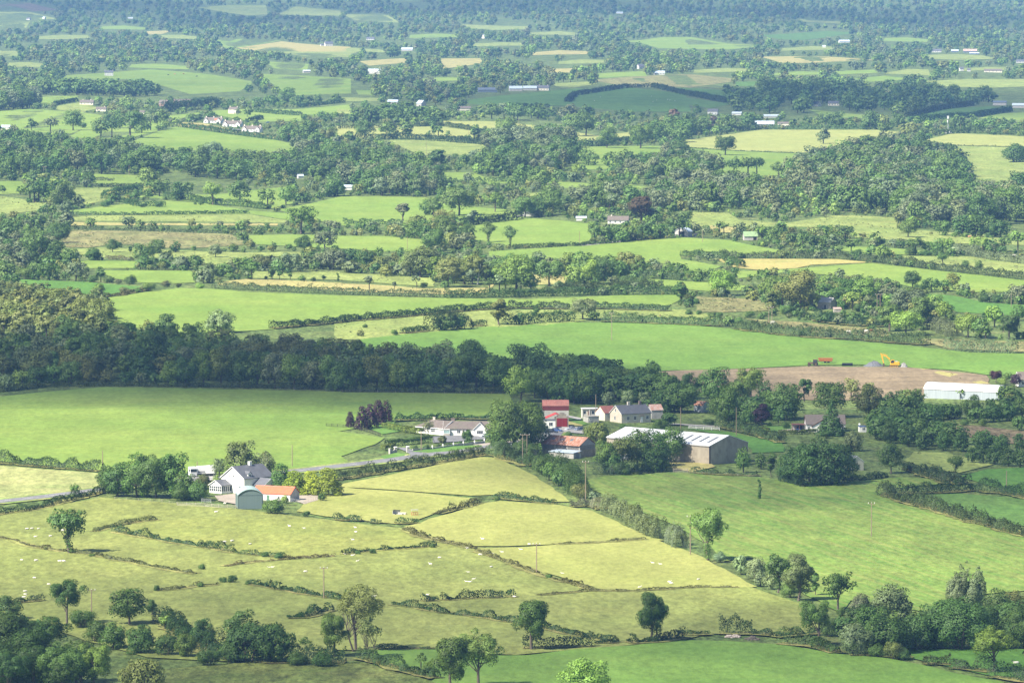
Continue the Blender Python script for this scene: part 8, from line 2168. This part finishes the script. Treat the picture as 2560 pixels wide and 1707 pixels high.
def tufts():
    """rushes and tussocks of the rough ground: one stuff object"""
    rng = np.random.default_rng(31); V, N, C = [], [], []
    for nm, k, path in FIELDS:
        if k not in ('rough', 'heath', 'mead', 'yg', 'straw'): continue
        pp = np.array(parse(path)); W = np.array([tuple(hit(*q))[:2] for q in pp]); x0, y0 = W.min(0); x1, y1 = W.max(0)
        if y0 > 4200: continue
        n = int(min(2600, (x1 - x0) * (y1 - y0) / (26 if k in ('rough', 'heath') else 90))); q = np.stack([rng.uniform(x0, x1, n), rng.uniform(y0, y1, n)], 1); q = q[pip(W, q[:, 0], q[:, 1])]
        cl = np.sin(q[:, 0] / 9.0) * np.sin(q[:, 1] / 31.0) + .5 * np.sin(q[:, 0] / 23 + q[:, 1] / 60); q = q[cl > .1]
        if not len(q): continue
        h = rng.uniform(.25, .75, len(q)); m = 7; c = np.repeat(np.concatenate([q, hgt(q[:, 0], q[:, 1])[:, None] + .3], 1), m, 0); hh = np.repeat(h, m)
        d = unit(rng.normal(size=(len(c), 3))); d[:, 2] = np.abs(d[:, 2]); c += d * hh[:, None] * np.array([.9, .9, 1.0]); sh = unit(d + np.array([0, 0, .5]))
        V.append(leaf_quads(c, sh, hh * rng.uniform(.7, 1.2, len(c)), rng)); N.append(np.repeat(sh, 4, 0)); pal = np.array([(.11, .14, .045), (.2, .19, .08), (.08, .11, .04)]); C.append(np.repeat(np.repeat(pal[rng.integers(3, size=len(q))], m, 0), 4, 0))
    o = link('undergrowth', leaf_mesh('undergrowth', np.concatenate(V), np.concatenate(N), M_LEAF_ATTR, np.concatenate(C))); tag(o, 'rushes and tussocks scattered over the rough ground', 'rushes', kind='stuff')

# ------------------------------------------------------------------ assemble
def camera():
    c = bpy.data.cameras.new('camera'); o = bpy.data.objects.new('camera', c); COL.objects.link(o); o.location = (0, 0, HC); o.rotation_euler = (math.pi / 2 - PITCH, 0, 0)
    c.sensor_width = 36; c.lens = FPX * 36 / 2560; c.clip_start = 1; c.clip_end = 30000; scene.camera = o
def settings():
    scene.render.engine = 'CYCLES'; cy = scene.cycles; cy.use_denoising = True; cy.denoiser = 'OPENIMAGEDENOISE'
    try: cy.denoising_prefilter = 'ACCURATE'; cy.denoising_input_passes = 'RGB_ALBEDO_NORMAL'
    except Exception: pass
    cy.max_bounces = 6; cy.diffuse_bounces = 2; cy.glossy_bounces = 2; cy.transmission_bounces = 2; cy.volume_bounces = 0; cy.transparent_max_bounces = 24; cy.use_adaptive_sampling = False
    vs = scene.view_settings; vs.view_transform = 'Standard'; vs.look = 'None'; vs.gamma = 1; vs.exposure = EXPO; vs.use_curve_mapping = False
EXPO = 1.36
import time
_t = time.time()
def step(f):
    global _t
    f(); print('%-18s %.1fs' % (f.__name__, time.time() - _t)); _t = time.time()
for f in (camera, settings, lights, haze, clouds, terrain, fields, build_white_house, build_round_barn, build_orange_shed, build_bungalow, build_farm, build_far_houses, build_vehicles, build_poles, build_animals, hedges, trees, tufts): step(f)
